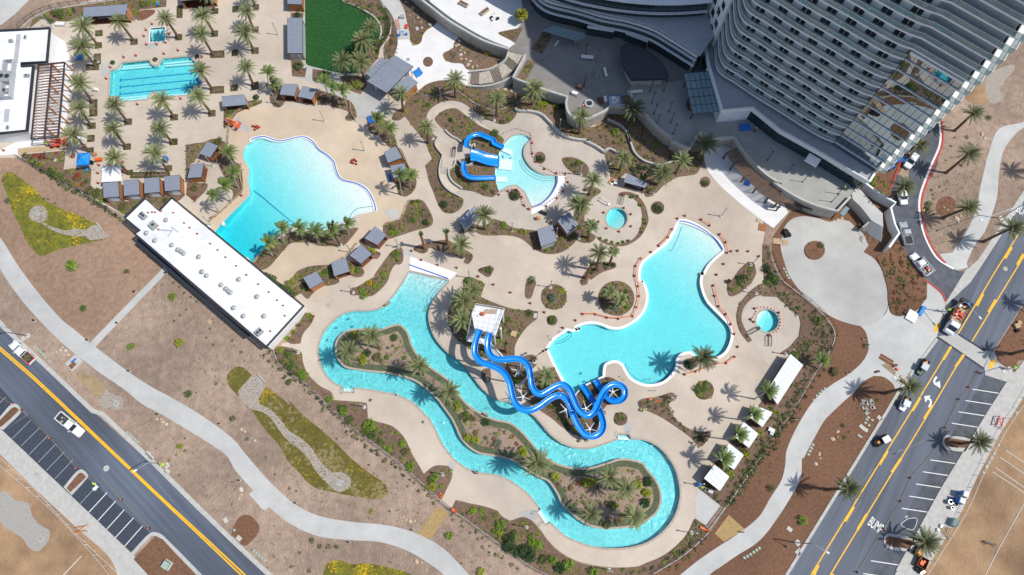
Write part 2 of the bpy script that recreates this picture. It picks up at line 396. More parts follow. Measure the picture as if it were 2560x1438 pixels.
# ================================================================ ground, roads, pools
def circ(s,rx,ry=None,n=28,a0=0):
    x,y,_=PX(s)[0];t=TI[s.split()[0]][2];ry=ry or rx
    return [G((x+rx/t*math.cos(2*math.pi*k/n+a0),y+ry/t*math.sin(2*math.pi*k/n+a0))) for k in range(n)]
WL=-.05
def grad(a,b,d0,d1,e=1.0):
    A=G(PX(a)[0]);B=G(PX(b)[0]);D=B-A;q=D.length_squared
    def f(x,y):
        t=max(0,min(1,((x-A.x)*D.x+(y-A.y)*D.y)/q));return d0+(d1-d0)*t**e
    return f
HOLES=[];PF={}
def pool(name,label,cat,P,f,wm,grid=1.6,holes=(),cop=None,copm='coping',cophole=None):
    HOLES.append((P,holes));PF[name]=f
    x=sum(p[0] for p in P)/len(P);y=sum(p[1] for p in P)/len(P)
    t=thing(name,label,cat,(x,y,0))
    V,T=cdt(P,holes,grid)
    d=[max(.03,f(v.x,v.y)) for v in V]
    b=MB();b.add([(v.x,v.y,WL-q-.02) for v,q in zip(V,d)],T)
    wt=MB();n=len(V);wt.add([(v.x,v.y,WL) for v in V],T);wt.add([(v.x,v.y,WL-q) for v,q in zip(V,d)],[tuple(reversed(k)) for k in T])
    for k,L in enumerate((P,)+tuple(holes)):
        O=offset(L,.03 if k==0 else -.03);m=len(L);cc=(signed(L)>0)==(k==0)
        z=[WL-max(.03,f(p[0],p[1])) for p in L]
        F1=[((i,(i+1)%m,m+(i+1)%m,m+i) if not cc else (m+i,m+(i+1)%m,(i+1)%m,i)) for i in range(m)]
        b.add([(p[0],p[1],q-.03) for p,q in zip(O,z)]+[(p[0],p[1],.05) for p in O],F1)
        wt.add([(p[0],p[1],q) for p,q in zip(L,z)]+[(p[0],p[1],WL) for p in L],[tuple(reversed(q)) for q in F1])
    b.build('basin',M['plaster'],t,True)
    wt.build('water',M[wm],t,True)
    if cop:
        c=MB();c.ribbon(P,cop,.085,0,(-cop/2 if signed(P)>0 else cop/2)-(.0 if signed(P)>0 else .0),True)
        if cophole:
            for L in holes:c.ribbon(L,cophole,.13,0,cophole/2 if signed(L)>0 else -cophole/2,True,.2)
        c.build('coping',M[copm],t,True)
    return t
def struct(name,P,m,z,label=None,holes=(),skirt=.06,cat='ground'):
    b=MB();b.prism(P,z-skirt,z,0,holes);o=b.build(name,M[m]);tag(o,label,cat,None,'structure');return o
# --- pools ------------------------------------------------------
wave=area('B2 225,960! 600,1270! 660,1215 720,1140 830,1040 900,960 1000,910 1110,935 1190,930 1290,950 1440,885 1590,835 1640,790 1700,780! 1815,755! 1790,640 1765,590 1700,515 1600,470 1520,455 1460,415 1420,330 1405,265 1345,200 1260,140 1200,70 1130,30 1060,28 960,50 880,65 790,50 700,22 640,30 585,65! 545,95 517,160 515,220 550,290 575,350 560,440 577,520 575,590 530,640 450,720 370,800 300,870')
pool('wave_pool','large wave pool fading from a white beach to deep turquoise beside the long white building','pool',wave,
     grad('F 905,400','F 560,600',.02,2.5,1.9),'water',1.7)
river_o=area('C3 255,0! C3 215,70 165,150 80,260 0,340 C2 1980,300 1900,360 1780,392 1640,395 1520,420 1420,490 1330,590 1280,700 1265,800 1290,920 1340,1020 1420,1100 1510,1145! 1510,1192! 1612,1197! 1618,1150! 1800,1175 2045,1220 C3 120,1220 240,1270 340,1340 430,1438 D3 120,90 180,200 220,290 290,390 360,460 450,520 560,555 700,575 790,610 900,680 990,760 1055,845 1075,870! 1045,895! 1120,1000! 1160,980! 1220,1040 1310,1110 1430,1160 1560,1195 1700,1205 1840,1195 1960,1165 D4 270,1110 370,1020 440,910 475,790 475,680 450,560 400,460 330,370 250,310 160,277 60,270! 40,230! D3 1740,230! 1735,275! 1640,310 1500,350 1380,350 1260,310 1160,240 1090,160 1030,90 965,40 C3 1270,1310 1140,1285 1060,1240 970,1160 900,1070 830,980 760,900 640,815 540,710 480,610 450,510 442,420 470,320 545,205 650,90!')
island=area('C3 0,560 130,520 200,550 250,620 280,720 330,810 400,890 470,950 560,1010 640,1070 710,1150 760,1230 830,1310 920,1380 1040,1436 D3 560,50 680,95 800,120 880,170 950,240 1010,310 1060,370 1150,440 1260,490 1400,515 1520,505 1640,470 1750,435 1850,440 1950,470 D4 200,520 280,620 320,720 320,820 280,910 190,980 100,1030 D3 1830,1030 1650,1045 1500,1020 1400,965 1320,900 1250,830 1210,740 1140,640 1060,600 960,540 850,470 760,435 650,415 540,395 450,340 380,260 340,170 300,90 C3 650,1438 600,1370 540,1290 470,1220 390,1150 300,1090 180,1050 0,1010 C2 1880,1010 1700,990 1540,960 1470,900 1430,810 1430,720 1470,640 1560,580 1700,565 1850,575')
pool('lazy_river','winding turquoise lazy river looping around the planted island','river',river_o,
     grad('F 1095,675','F 1050,790',.05,1.05,.9),'wriver',1.9,(island,),.42,'coping',.4)
act=area('B4 1027,868! 1000,930 960,1010 900,1090 800,1170 700,1250 655,1320 648,1438 C4 670,80 710,160 725,260 700,370 640,460 550,530 440,575 340,570 250,535 170,520 80,530 0,565 C3 1960,565 1885,605! 1840,585! 1700,680! 1640,765! 1720,940 1800,1080 1895,1240! C4 60,1140! 265,1040! 268,980 285,920 340,890 410,885 470,920 510,990 560,1060 660,1110 760,1120 870,1090 950,1020 990,950 1000,870 1050,812 1140,793 1190,830 1250,858 1320,862 1400,850 1480,800 1530,710 1545,620 1520,540 1450,460 1370,380 1300,300 1255,200 1235,100 1252,0 B4 1265,1370 1310,1290 1380,1215 1465,1145! 1440,1100 1390,1035 1290,965 1170,905 1080,875!')
pool('activity_pool','large free form turquoise pool with a white coping in the middle right','pool',act,
     grad('F 1790,590','F 1640,730',.04,1.15,.85),'water',1.7,(),.62,'wcoping')
kids=area('A3 1205,1438 1270,1370 1340,1345 1420,1355 1465,1388! B3 1410,90 1390,150 1400,220 1450,300 1530,360 1620,392 1722,402! 1715,480 1660,580 1580,660 1478,706! 1440,620 1410,560 1340,500 1290,488 1220,510 1150,552! 1125,480 1110,380 1120,300 1150,170 1180,90')
pool('kids_slide_pool','small shallow pale pool below the three short blue slides','pool',kids,grad('B3 1600,720','B3 1500,430',.05,.5),'water',1.2,(),.35,'coping')
spa1=circ('B4 405,823',104);spa2=circ('C4 1910,490',111)
pool('round_spa','round spa pool in a curved bed of shrubs near the tower','spa',spa1,grad('B4 480,900','B4 380,800',.35,1.1),'water',.8,(),.35,'coping')
pool('round_spa','round spa pool ringed with red flags on the right edge of the deck','spa',spa2,grad('C4 1840,430','C4 1900,480',.35,1.1),'water',.8,(),.35,'coping')
lap=area('A1 1105,710! 1150,700 1190,680 1222,632! 1490,605! 1500,640 1545,663 1590,650 1625,592! 1900,565! 1920,600 1960,622 2000,620! 1985,862! 1940,880 1895,945! 1600,968! 1590,940 1540,915 1490,945 1470,990! 1210,1015! 1190,980 1150,960 1092,960!')
pt=pool('lap_pool','lap pool with three dark blue lane lines and a brown coping','pool',lap,(lambda x,y:1.1),'water',1.5,(),.4,'coping')
b=MB()
for s in ('A1 1180,775 1890,705','A1 1180,845 1940,770','A1 1175,915 1950,840'):
    L=line(s,0,False);z=WL-1.06;b.ribbon(L,.28,z,0,0,False,.01)
    for p,q in ((L[0],L[1]),(L[1],L[0])):
        d=(q-p).normalized();n=Vector((-d.y,d.x,0))*.55;b.ribbon([p+n,p-n],.34,z+.012,0,0,False,.01)
b.build('lane_line',M['bluel'],pt,True)
for s in ('A1 1215,655 1495,628','A1 1200,675 1500,650','A1 1640,622 1910,598','A1 1640,645 1930,622','A1 1210,990 1470,965','A1 1180,970 1480,945','A1 1600,945 1880,925'):
    b=MB();b.ribbon(line(s,0,False),.5,WL-.5,0,0,False,.5);b.build('step',M['plaster'],pt,True)
plunge=area('A1 1502,285! 1650,272! 1646,412! 1497,422!')
pool('plunge_pool','small square plunge pool in the palm grove above the lap pool','pool',plunge,grad('A1 1570,270','A1 1570,330',.3,1.0),'water',1.0,(),.3,'wcoping')
# step edges and floor drains under water
def pline(pn,nm,specs,w,m='bluel'):
    f=PF[pn]
    for s in specs:
        L=line(s,0);b=MB()
        for i in range(len(L)-1):
            p,q=L[i],L[i+1];z=[WL-max(.03,f(v.x,v.y))+.025 for v in (p,q)]
            b.bar((p.x,p.y,z[0]),(q.x,q.y,z[1]),w,.03)
        b.build(nm,M[m],bpy.data.objects[pn],True)
M['stepline']=mat('step_tile',(.16,.36,.46),.5,.05,3)
pline('activity_pool','step_edge',['C4 500,905 520,960 580,1030 660,1075 760,1090 860,1065 930,1020 970,960','C4 490,920 505,980 570,1050 660,1095 760,1105 865,1080 940,1030','B4 1060,900 1020,1010 960,1130 920,1130','C3 1700,710 1780,690 1850,650 1880,620','C3 1715,690 1790,660 1850,620'],.12,'stepline')
pline('lazy_river','step_edge',['B3 630,1435 700,1375','C3 600,60 520,130 440,220 420,290 460,310','C3 640,70 560,140 480,230 450,310'],.10,'stepline')
pline('kids_slide_pool','step_edge',['B3 1350,230 1380,310 1450,380 1560,430 1700,440','B3 1370,225 1400,295 1470,360 1580,405 1710,415'],.10,'stepline')
pline('wave_pool','step_edge',['B2 1815,700 1660,720 1600,760 1550,840 1450,885'],.15,'stepline')
pline('lazy_river','floor_drain',['C2 1532,462 1562,452','C2 1412,552 1445,542','C2 1568,540 1602,530','C2 1465,605 1498,592','C2 1328,680 1342,655'],.45,'stepline')
pline('activity_pool','floor_drain',['C4 35,1008 65,998','C4 68,1090 102,1080'],.45,'stepline')
pline('kids_slide_pool','floor_drain',['B3 1185,185 1185,210','B3 1262,205 1262,230'],.4,'stepline')
# --- base ground ------------------------------------------------
hl=[offset(P,.02) for P,_ in HOLES]
g=[Vector((-3000,-3000,0)),Vector((3000,-3000,0)),Vector((3000,3000,0)),Vector((-3000,3000,0))]
b=MB();V,T=cdt(g,hl);b.add([(v.x,v.y,0) for v in V],T);tag(b.build('ground',M['soil']),'bare pinkish brown soil of the whole site','ground',None,'structure')
DECK=area('F -150,75! 60,75! 125,28! 250,-5! 250,-150! 1000,-150! 1000,60! 1100,60! 1300,120! 1480,300! 1500,330! 1700,420! 1780,420! 1900,520! B4 1885,960! 1865,1080 1862,1250 1880,1438 C4 1880,130! C5 20,190 130,195 230,280 300,330! 312,400 300,500 230,580 150,632! 240,650! D4 1220,40! 820,720! 640,690! 630,760 620,940! 600,960 540,1080 450,1180 330,1270 190,1330 D3 1900,1362 1700,1370 1500,1345 1350,1300 1220,1220 1130,1130 1080,1060 1030,1000 970,950 910,940! 810,970! 740,930 690,880 560,840 460,820 345,790! 305,862! 220,790! 310,600 310,550 270,505 210,500 160,540! 60,570! D2 1680,500 1620,400 1560,270 1480,180 1400,140 1230,100! C2 1752,1438! 1752,1335! 1700,1300 1420,1280! 1390,1200 1280,1140 1160,1020 1110,900 1100,810! 1060,790 990,770 890,740! 900,715! 960,700! 1100,470! 1110,345! B2 0,780! F 430,500! B1 1250,800! 640,480! 200,220! F 50,395! -150,395!')
b=MB();V,T=cdt(DECK,[P for P,_ in HOLES]);b.add([(v.x,v.y,.06) for v in V],T)
n=len(DECK);b.add([(p[0],p[1],0) for p in DECK]+[(p[0],p[1],.06) for p in DECK],[(i,(i+1)%n,n+(i+1)%n,n+i) for i in range(n)])
tag(b.build('pool_deck',M['deck']),'beige concrete pool deck running around all the pools','deck',None,'structure')
# island bed in the river
b=MB();b.prism(offset(island,-.38),-.3,.09);tag(b.build('island_bed',M['soil']),'planted island bed enclosed by the lazy river','island',None,'structure')
isl2=offset(island,-1.7)
b=MB();b.prism(offset(island,-.45),.0,.12,0,(isl2,));tag(b.build('sage_border',M['sage']),'grey green groundcover border inside the river island edge','groundcover',None,'stuff')
# --- deck tints, beaches, plazas --------------------------------
def S(name,s,m,z,label,sm=True,cat='paving',holes=(),skirt=.05): return struct(name,area(s,0,sm),m,z,label,holes,skirt,cat)
S('sand_deck','A2 720,1060! 900,1090! 1230,1080! 1450,1080! 1530,1190 1640,1230! 1750,1330 1890,1438 B2 1960,110! 1850,300! 2045,600! B3 220,620! 160,820 0,880 B2 1860,920! 1640,1090 1560,1180! 1390,1280 1100,1310 960,1438 C2 860,110! B2 750,1320! 830,1230 930,1120 1040,1070! 1200,1090 1480,1110! 1650,930! 1700,780! 1850,752! 1840,690 1800,590 1740,510 1640,460 1540,440 1480,400 1450,330 1430,260 1370,190 1280,130 1220,50 1150,5 1060,0 960,25 880,40 800,20 720,-5 640,5 590,35! 540,90! 500,160 480,300! 370,130! 380,0! A2 400,1180 500,1110 620,1060','sand',.072,'warm sandy paving around the wave pool beach')
S('sand_deck','B2 170,850 380,660! 480,570 500,430 470,290! 380,190! 500,170! 515,220 550,290 572,350 556,440 573,520 570,590 525,640 445,720 365,800 295,870 222,955!','sand',.075,'sandy walkway strip along the left side of the wave pool')
def beach(label,outer,inner,blue,w=.28):
    t=struct('pool_beach',area(outer),'wcoping',.082,label,(),.1,'beach')
    b=MB();b.ribbon(line(blue,0),w,.088);o=b.build('depth_line',M['blue'],t);return t
beach('white zero depth beach rim with a blue line along the wave pool','B2 575,30! 640,5 720,-5 800,20 880,40 960,25 1060,0 1150,5 1220,50 1280,130 1370,190 1430,260 1450,330 1480,400 1540,440 1640,460 1740,510 1800,590 1840,690 1850,750! 1815,755! 1790,640 1765,590 1700,515 1600,470 1520,455 1460,415 1420,330 1405,265 1345,200 1260,140 1200,70 1130,30 1060,28 960,50 880,65 790,50 700,22 640,30 585,65!','', 'B2 590,42 640,18 720,8 800,34 880,52 960,38 1060,13 1140,17 1208,60 1268,136 1355,196 1417,262 1435,330 1470,410 1535,450 1630,470 1725,520 1785,595 1825,690 1832,750')
beach('white sloping beach at the upper end of the lazy river','B3 262,1205! 728,1368! C3 650,90! 255,0!','','B3 250,1287 640,1425')
beach('white curved beach at the top of the activity pool','B4 1028,828! 1090,832 1180,862 1300,932 1400,1022 1492,1132! 1465,1145! 1440,1100 1390,1035 1290,965 1170,905 1080,875! 1025,868!','','B4 1030,852 1090,858 1180,888 1300,955 1395,1035 1468,1135')
beach('white quarter round beach of the kids slide pool','B3 1722,402! 1815,400! 1790,500 1720,620 1620,715 1520,765 1468,786! 1478,706! 1580,660 1660,580 1715,480','','B3 1730,402 1722,480 1667,584 1585,666 1480,714')
S('spa_surround','B4 90,790 110,690 180,610 260,560 380,520! 450,590! 560,620 640,700 665,800 655,900 610,990 540,1050 450,1075 350,1075 210,1010 130,950','deck2',.074,'grey round paving around the left spa',holes=(spa1,))
S('spa_surround','C4 1660,470 1680,370 1730,300 1800,250 1900,232 2010,245 C5 130,190 230,280 300,330! 312,400 300,500 230,580 150,632 60,720! C4 1760,690 1690,590','deck2',.074,'grey round paving around the right spa',holes=(spa2,))
S('kids_deck','B3 590,600! 800,540 900,560 1000,600 1090,610! 1150,555! 1220,515 1290,492 1340,503 1410,562 1440,622 1480,706! 1480,786! 1530,765 1620,715 1720,620 1790,500 1815,400! 1720,398 1620,388 1530,358 1450,298 1400,220 1390,150 1410,90 1465,30! A3 1420,1350 1340,1340! 1200,1400! 1180,1360! 1050,1290 980,1230 880,1160 800,1090 700,1040 600,1050 520,1100 470,1180 490,1280! 600,1438! B3 720,90! 860,110! 740,280! 640,300! 580,300! 700,90! 560,0! 520,60! A3 430,1180! 450,1110 520,1050 600,1015 690,1010 780,1030 860,1080 980,1170 1090,1220 1180,1245 1260,1220 1320,1150 1310,1110! 1470,1130 1560,1150 1640,1215 1700,1290 1760,1350 1850,1400 2045,1428! B4 100,75 200,115 290,180 330,330! 340,410 420,440 440,500 200,520 60,540 B3 1990,600! 1900,760! 1730,840! 1530,940! 1350,925 1220,875 1100,830! 930,720! 750,850! 650,780! 770,720!','deck2',.07,'pale grey paving of the kids slide area')
S('grey_walk','A2 1140,670! 1240,680! 1470,730! 1480,760! 1380,800 1550,920! 1700,960! 1790,830! A3 60,1040! 0,1160! A2 2000,1170! 1900,1130! 1780,1170! 1650,1190! 1640,1100! 1590,1010 1400,930 1230,830! 1040,780! 1140,770!','conc2',.075,'grey concrete walk between the turf lawn and restroom hut')
S('white_plaza','A3 130,400! 250,395! 270,440 300,455 340,450 375,420 395,350 430,305 510,250 555,195! 760,350! 740,380! 700,430 690,480 640,510 590,540! 610,600 680,630 780,640 820,680 860,720! 830,850! 800,850! 720,815 620,800 520,810 420,845 330,915! 100,900! -60,800! 60,600! 120,540!','white',.08,'bright white paved plaza beside the restroom hut')
S('grey_path','A3 -80,-200! 130,-200! 160,0 200,90 230,220 255,330 260,400! 130,400! 130,330 100,200 50,100 0,60 A2 1890,0! 1860,-200!','conc',.078,'grey service path beside the turf lawn hedge')
S('turf_lawn','A2 1120,-100! 1480,-100! 1500,5! 1640,70 1790,150 1865,230 1888,310 1870,380 1800,440! 1740,560! 1650,740! 1480,735 1380,715 1160,660 1130,640 1128,600!','turf',.09,'dark green artificial turf lawn',cat='lawn')
t=bpy.data.objects['turf_lawn'];b=MB();b.ribbon(line('A2 1120,-100! 1128,600 1132,640 1160,664 1380,718 1480,738 1650,742'),.35,.13,0,0,False,.1);b.ribbon(line('A2 1480,-100! 1500,2 1640,66 1790,146 1868,228 1892,310 1874,384'),.35,.13,0,0,False,.1);b.build('kerb',M['kerb'],t)
S('wet_patch','A1 1400,110 1540,100 1545,130 1480,180 1410,208 1390,180','wetsoil',.075,'brown dirt spill on the deck by the pavilion',cat='dirt')
# --- plazas, paths on the right ---------------------------------
S('round_plaza','B5 160,860 175,760 200,690 255,640 340,622 450,640 540,665 600,640! 690,660! 800,760! 840,850! 800,900! 880,950 950,1050 985,1180 992,1270 985,1340! C5 940,360 860,410 780,420 600,370 450,280 330,170 240,50 B5 195,1000','conc2',.03,'pale grey round concrete forecourt right of the pools',cat='plaza')
S('entry_concrete','C5 780,420! 860,410 940,360 985,300 993,240! 1010,310 1060,342 1110,340 1210,300 1290,200! 1290,150! B5 1290,1130! 1400,1220 1440,1290! C5 1370,500! 1050,930! 1030,870 960,815 880,805! 800,850 740,920 620,1030 500,1150 430,1270 370,1380 340,1438 D4 1530,440 1520,600 1460,720 1390,840 1310,960 1230,1070 1130,1170 970,1270 840,1360 735,1438 F 1710,1520! 1600,1520! D4 480,1438 640,1310 800,1200 940,1110 1090,1000 1180,910 1260,770 1350,630 1385,500 1395,380 1440,260 1500,140 C5 370,1060 450,960 560,870 690,790 790,700 835,620 840,560 820,470','conc',.026,'grey concrete walk from the forecourt down the right side',cat='path')
S('main_path','F -200,380! -80,520 C1 20,0 200,260 400,490 620,710 830,880 1030,1030 1250,1180 1420,1320 1640,1438 D2 0,390 100,540 250,710! 215,740! 345,888! 385,853! 560,990 740,1080 900,1120 1140,1140 1320,1150 1480,1190 1640,1260 1780,1350 1890,1438 F 1160,1500! 1230,1500! D3 460,1438 360,1330 250,1220 120,1130 D2 1780,1140 1660,1080 1500,1030 1330,1000 1100,980 860,940 700,880 560,790 370,610 190,400 70,260 C1 2020,1438 1720,1260 1500,1140 1300,1010 1100,860 900,710 760,590 600,460 400,230 225,0 B1 140,1230 0,1010 F -120,430!','conc',.026,'long curving grey concrete path across the left field',cat='path')
S('spur_path','C1 893,712! 1590,0! F 418,655! 428,665! C1 1670,0! 945,755!','conc',.022,'narrow straight path from the long building to the curving path',False,'path')
S('granite_path','D3 180,840! 280,905! 125,1130! 20,1085!','dgcover',.02,'tan granite path from the gate to the curving path',False,'path')
S('corner_concrete','A1 -200,-200! 330,-200! 290,0! 160,130 20,245! -200,300!','conc',.02,'grey concrete pad in the upper left corner',cat='path')
S('gate_apron','D4 620,760! 640,690! 830,840! 700,1010! 610,950!','conc',.08,'grey concrete apron inside the lower right gate',False,'path')
S('sand_pit','D4 780,1080! 900,920! 1040,1045! 860,1150!','dgcover',.02,'sandy patch outside the lower right gate',False,'path')
S('right_path','B5 2200,-220! 2045,-110 A5 1850,1000 1770,1190 B5 1740,250 1700,430 1680,560 1590,760 1490,905! 1390,915! 1440,985! 1520,1040! 1610,1020! 1600,985! 1660,850 1740,740 1830,500 1850,300 1880,130 1965,0 A5 2045,985! 2300,800!','conc',.024,'curved grey path between the driveway and the road',cat='path')
S('brown_soil','F -300,380! B1 0,210! 180,215! 640,500! 1215,835! 1340,960! 1360,1080! 1640,1310! F 405,680! C1 885,700! 600,460! 225,0! F 0,590! -300,300!','soilb',.008,'browner bare soil of the upper left field',False,'ground')
for k,(q,l) in enumerate((('A2 430,1190 480,1170 580,1300 560,1320 470,1290','above the wave pool'),('B2 1925,755 2045,740 2060,840 1990,830','right of the wave pool'),('B3 190,1140! 280,1130! 270,1212! 195,1192!','at the river beach corner'),('D3 1790,120! 1872,130! 1850,228! 1790,220!','above the upper right river steps'),('A1 1010,630! 1090,625! 1080,760! 1000,765!','left of the lap pool'),('D3 300,470 350,480 310,550 270,510','by the lower left gate'),('D3 880,905 1010,870 1050,940 960,955','by the lower middle river steps'),('A1 1470,432! 1570,430! 1580,490! 1480,492!','below the plunge pool'))):
    S('concrete_patch',q,'conc2',.079,'paler grey concrete patch '+l)
# --- roads -------------------------------------------------------
S('asphalt_road','F -250,560! 0,822! C1 100,620 980,1438! D1 870,90 1290,470! 1700,880! 2043,1210! F 700,1470! 560,1470! D1 1720,1438! 1400,1090! 1340,1075 1290,1090 1140,1255! 30,200! F -250,820!','asph1',.02,'dark asphalt street crossing the lower left corner',cat='road')
S('parking_bay','D1 30,200! 250,60! 700,560! 1300,1085! 1140,1255!','asph3',.026,'fresh black asphalt parking strip along the left sidewalk',False,'road')
S('parking_bay','F -250,780! C1 0,1150! 250,1430! D1 30,200! F -250,820!','asph3',.0262,'fresh black asphalt parking strip at the left frame edge',False,'road')
S('sidewalk','F -250,700! -120,930! D1 0,180! 30,200! 1140,1255! 1290,1438! F 430,1500! 310,1500! D1 960,1310 660,1030 300,690 0,395! F -250,900!','kerb',.13,'pale concrete sidewalk along the left parking strip',cat='pavement')
S('dirt_lot','F -700,900! -250,900! D1 0,395! 300,690 660,1030 960,1310 F 310,1500! 310,1900! -700,1900!','dirt',.012,'bare tan dirt lot in the lower left corner',cat='ground')
S('asphalt_road','D5 20,1438! 890,20! C5 1370,505! 1440,255! 1640,60! B5 1700,1020 2045,500! F 2760,200! 2760,420! C5 2045,240! 1800,620! 1740,720! D5 1760,0! 1340,690! 950,1400! F 2200,1500! 1930,1500!','asph2',.02,'grey asphalt avenue down the right side',False,'road')
S('parking_bay','C5 1740,800! 1915,855! 1340,1790! 950,2530! 780,2500! 1350,1500!','asphd',.027,'angled parking bays beside the right avenue',False,'road')
S('driveway','F 2290,60! A5 1150,1400! B5 1050,300 1012,420 1012,600 1045,750 1090,880 1150,1000 1280,1115 1400,1215 1445,1290! 1590,1050! 1520,1040 1440,1000 1390,950 1320,850 1275,740 1250,620 1245,480 1290,370 1370,230 A5 1405,1000 1390,900! F 2330,60!','asphd',.021,'dark curved driveway beside the tower',cat='road')
S('cross_gutter','B5 1440,1290! 1590,1045! 1690,960! 2045,420! 2045,500! 1720,1000! C5 1630,80! 1440,260!','kerb',.03,'pale concrete gutter where the driveway meets the avenue',False,'pavement')
S('crosswalk','C5 1370,500! 1530,478! 1740,610! 1820,620! 1850,690! 1740,745!','conc2',.032,'raised grey concrete crosswalk over the right avenue',False,'crosswalk')
S('sidewalk','C5 1800,620! 1840,700! 1970,780! 2045,680! 2200,600! D5 2100,-200! 1980,0! 1840,210 1640,590 1500,900 1170,1438 F 2270,1500! 2200,1500! D5 950,1400! 1340,690! 1760,0! C5 1915,855! 1740,800! 1735,730!','kerb',.13,'pale concrete sidewalk along the right parking bays',False,'pavement')
S('dirt_lot','D5 2100,-200! 1980,0! 1840,210! 1640,590! 1500,900! 1170,1438! F 2270,1600! 3300,1600! 3300,800!','dirt',.012,'bare tan dirt lot in the lower right corner',False)
S('red_mulch','B5 100,780! 240,580! 700,500! 760,380! 900,300! 1060,100! 1180,150! 1050,320! 1005,420! 1005,600! 1060,800! 1290,1120! 1400,1230! C5 1370,500! D5 0,1438! F 1930,1500! 1400,1500! D4 200,1445! 740,1075! 1470,0! C5 440,760! 575,480! 520,370! 170,110! B5 90,950!','rmulch',.010,'reddish brown mulch between the fence and the right avenue',False)
S('red_mulch','C5 1820,615! 2045,260! 2300,200! 2300,640! 1990,690! 1970,780! 1840,690!','rmulch',.14,'reddish mulch bed across the crosswalk',False)
S('red_mulch','D1 1150,1300! 1340,1100! 1400,1130! 1690,1438! F 470,1500! 430,1500!','rmulch',.14,'reddish mulch bed at the end of the left parking strip',False)
# kerbs (real steps)
def kerb(label,specs,w=.5,m='kerb',z=.14):
    b=MB()
    for s in specs:b.ribbon(line(s),w,z,0,0,False,.14)
    return tag(b.build('kerb',M[m]),label,'kerb',None,'structure')
kerb('pale concrete kerb and gutter along the upper side of the left street',['F -250,545! 0,806! C1 60,570 480,960 930,1390! D1 880,50! 1290,440! 1700,848! 2043,1180! F 720,1480!'],.9)
kerb('pale kerb along the left side of the right avenue',['D5 0,1438! 870,20! C5 1090,900! 1370,520!'],.6)
kerb('grey kerb at the inner edge of the right sidewalk',['D5 945,1400! 1335,690! 1755,0! C5 1912,858!'],.35,'kerb',.16)
kerb('red painted kerb on the outer edge of the driveway',['A5 1395,890 1412,1000 1408,1130 1340,1290 B5 1270,420 1250,520 1255,620 1280,740 1325,850 1395,950 1440,985'],.35,'redp',.17)
kerb('red painted kerb on the inner edge of the driveway',['B5 1130,90! 1050,300 1010,420! ','B5 1005,580 1010,620','B5 1085,870 1140,1000','B5 1270,1110 1400,1210 1440,1285!'],.3,'redp',.17)
kerb('pale gutter pan on the outer edge of the driveway',['A5 1375,890 1396,1000 1390,1130 1322,1290 B5 1252,420 1233,520 1240,620 1265,740 1310,850 1380,955 1500,1030'],.5,'wpaint',.05)
def island_k(label,s,s2):
    t=struct('parking_island',area(s),'kerb',.16,label,(),.16,'kerb');b=MB();b.prism(area(s2),.1,.175);b.build('mulch',M['rmulch'],t);return t
island_k('rounded parking island with mulch at the left frame edge','D1 0,80! 100,-30 150,-30 180,10 175,50 30,190! 0,180!','D1 0,110! 110,0 150,0 160,30 20,160! 0,165!')
island_k('rounded parking island with mulch in the middle of the left parking strip','D1 550,680! 660,550 710,530 755,570 755,600 620,752!','D1 575,690! 680,565 710,560 740,590 730,610 610,725!')
island_k('parking island with a palm beside the upper right bays','D5 1340,290 1350,250 1380,235 1610,265! 1530,378! 1400,365 1350,330','D5 1355,290 1365,262 1390,258 1590,288! 1540,345! 1400,335 1365,320')
island_k('parking island with a palm beside the lower right bays','D5 835,1140 845,1100 880,1080 1115,1110! 1045,1235! 900,1215 850,1190','D5 850,1140 860,1115 890,1105 1090,1140! 1050,1210! 900,1190 860,1165')
# kerb around the mulch at end of parking
kerb('pale kerb curving round the end of the left parking strip',['D1 1120,1275! 1290,1095 1340,1085 1400,1115 1720,1438! F 520,1480!'],.7)
# road markings
def marks(label,specs,w,m,z=.034,nm='road_marking'):
    b=MB()
    for s in specs:b.ribbon(line(s,0,False),w,z,0,0,False,.008)
    return tag(b.build(nm,M[m]),label,'marking',None,'structure')
marks('double yellow centre line of the left street',['C1 -60,695 0,752 310,1020 640,1330 D1 1330,715 1740,1095 2043,1375 F 700,1520','C1 -60,725 0,780 310,1046 620,1335 D1 1310,715 1720,1100 2043,1408 F 685,1520'],.30,'yellow')
marks('yellow turn lane line nearest the pools on the right avenue',['D5 210,1438 1090,0 C5 1480,575','C5 1535,478 1820,0 B5 2045,690 F 2700,330'],.24,'yellow')
marks('yellow turn lane line farther from the pools on the right avenue',['D5 375,1438 1250,0 C5 1575,640','C5 1637,545 1970,0 B5 2045,930 F 2760,420'],.24,'yellow')
marks('short yellow dashes beside the turn lane lines',['D5 235,1438 275,1350','D5 395,1438 400,1425','D5 505,975 580,848','D5 612,1045 690,915','D5 800,488 870,370','D5 905,555 985,435','C5 1180,1075 1240,975','C5 1270,1138 1335,1035','C5 1420,678 1480,578','C5 1512,738 1580,640','C5 1680,262 1728,168','C5 1770,312 1825,215','B5 1898,950 1950,862','B5 1990,1000 2040,915'],.5,'yellow',.036)
marks('worn pale parking stall lines of the left strip',['D1 105,265 265,105','D1 180,330 340,172','D1 252,400 410,240','D1 328,468 480,312','D1 400,538 555,377','D1 472,610 628,447','D1 692,822 812,692','C1 -20,1325 60,1248'],.13,'dwpaint')
marks('fresh white parking stall lines of the left strip',['D1 765,897 922,728','D1 842,970 995,802','D1 918,1044 1070,875','D1 992,1116 1148,946','D1 1070,1192 1225,1016'],.17,'wpaint')
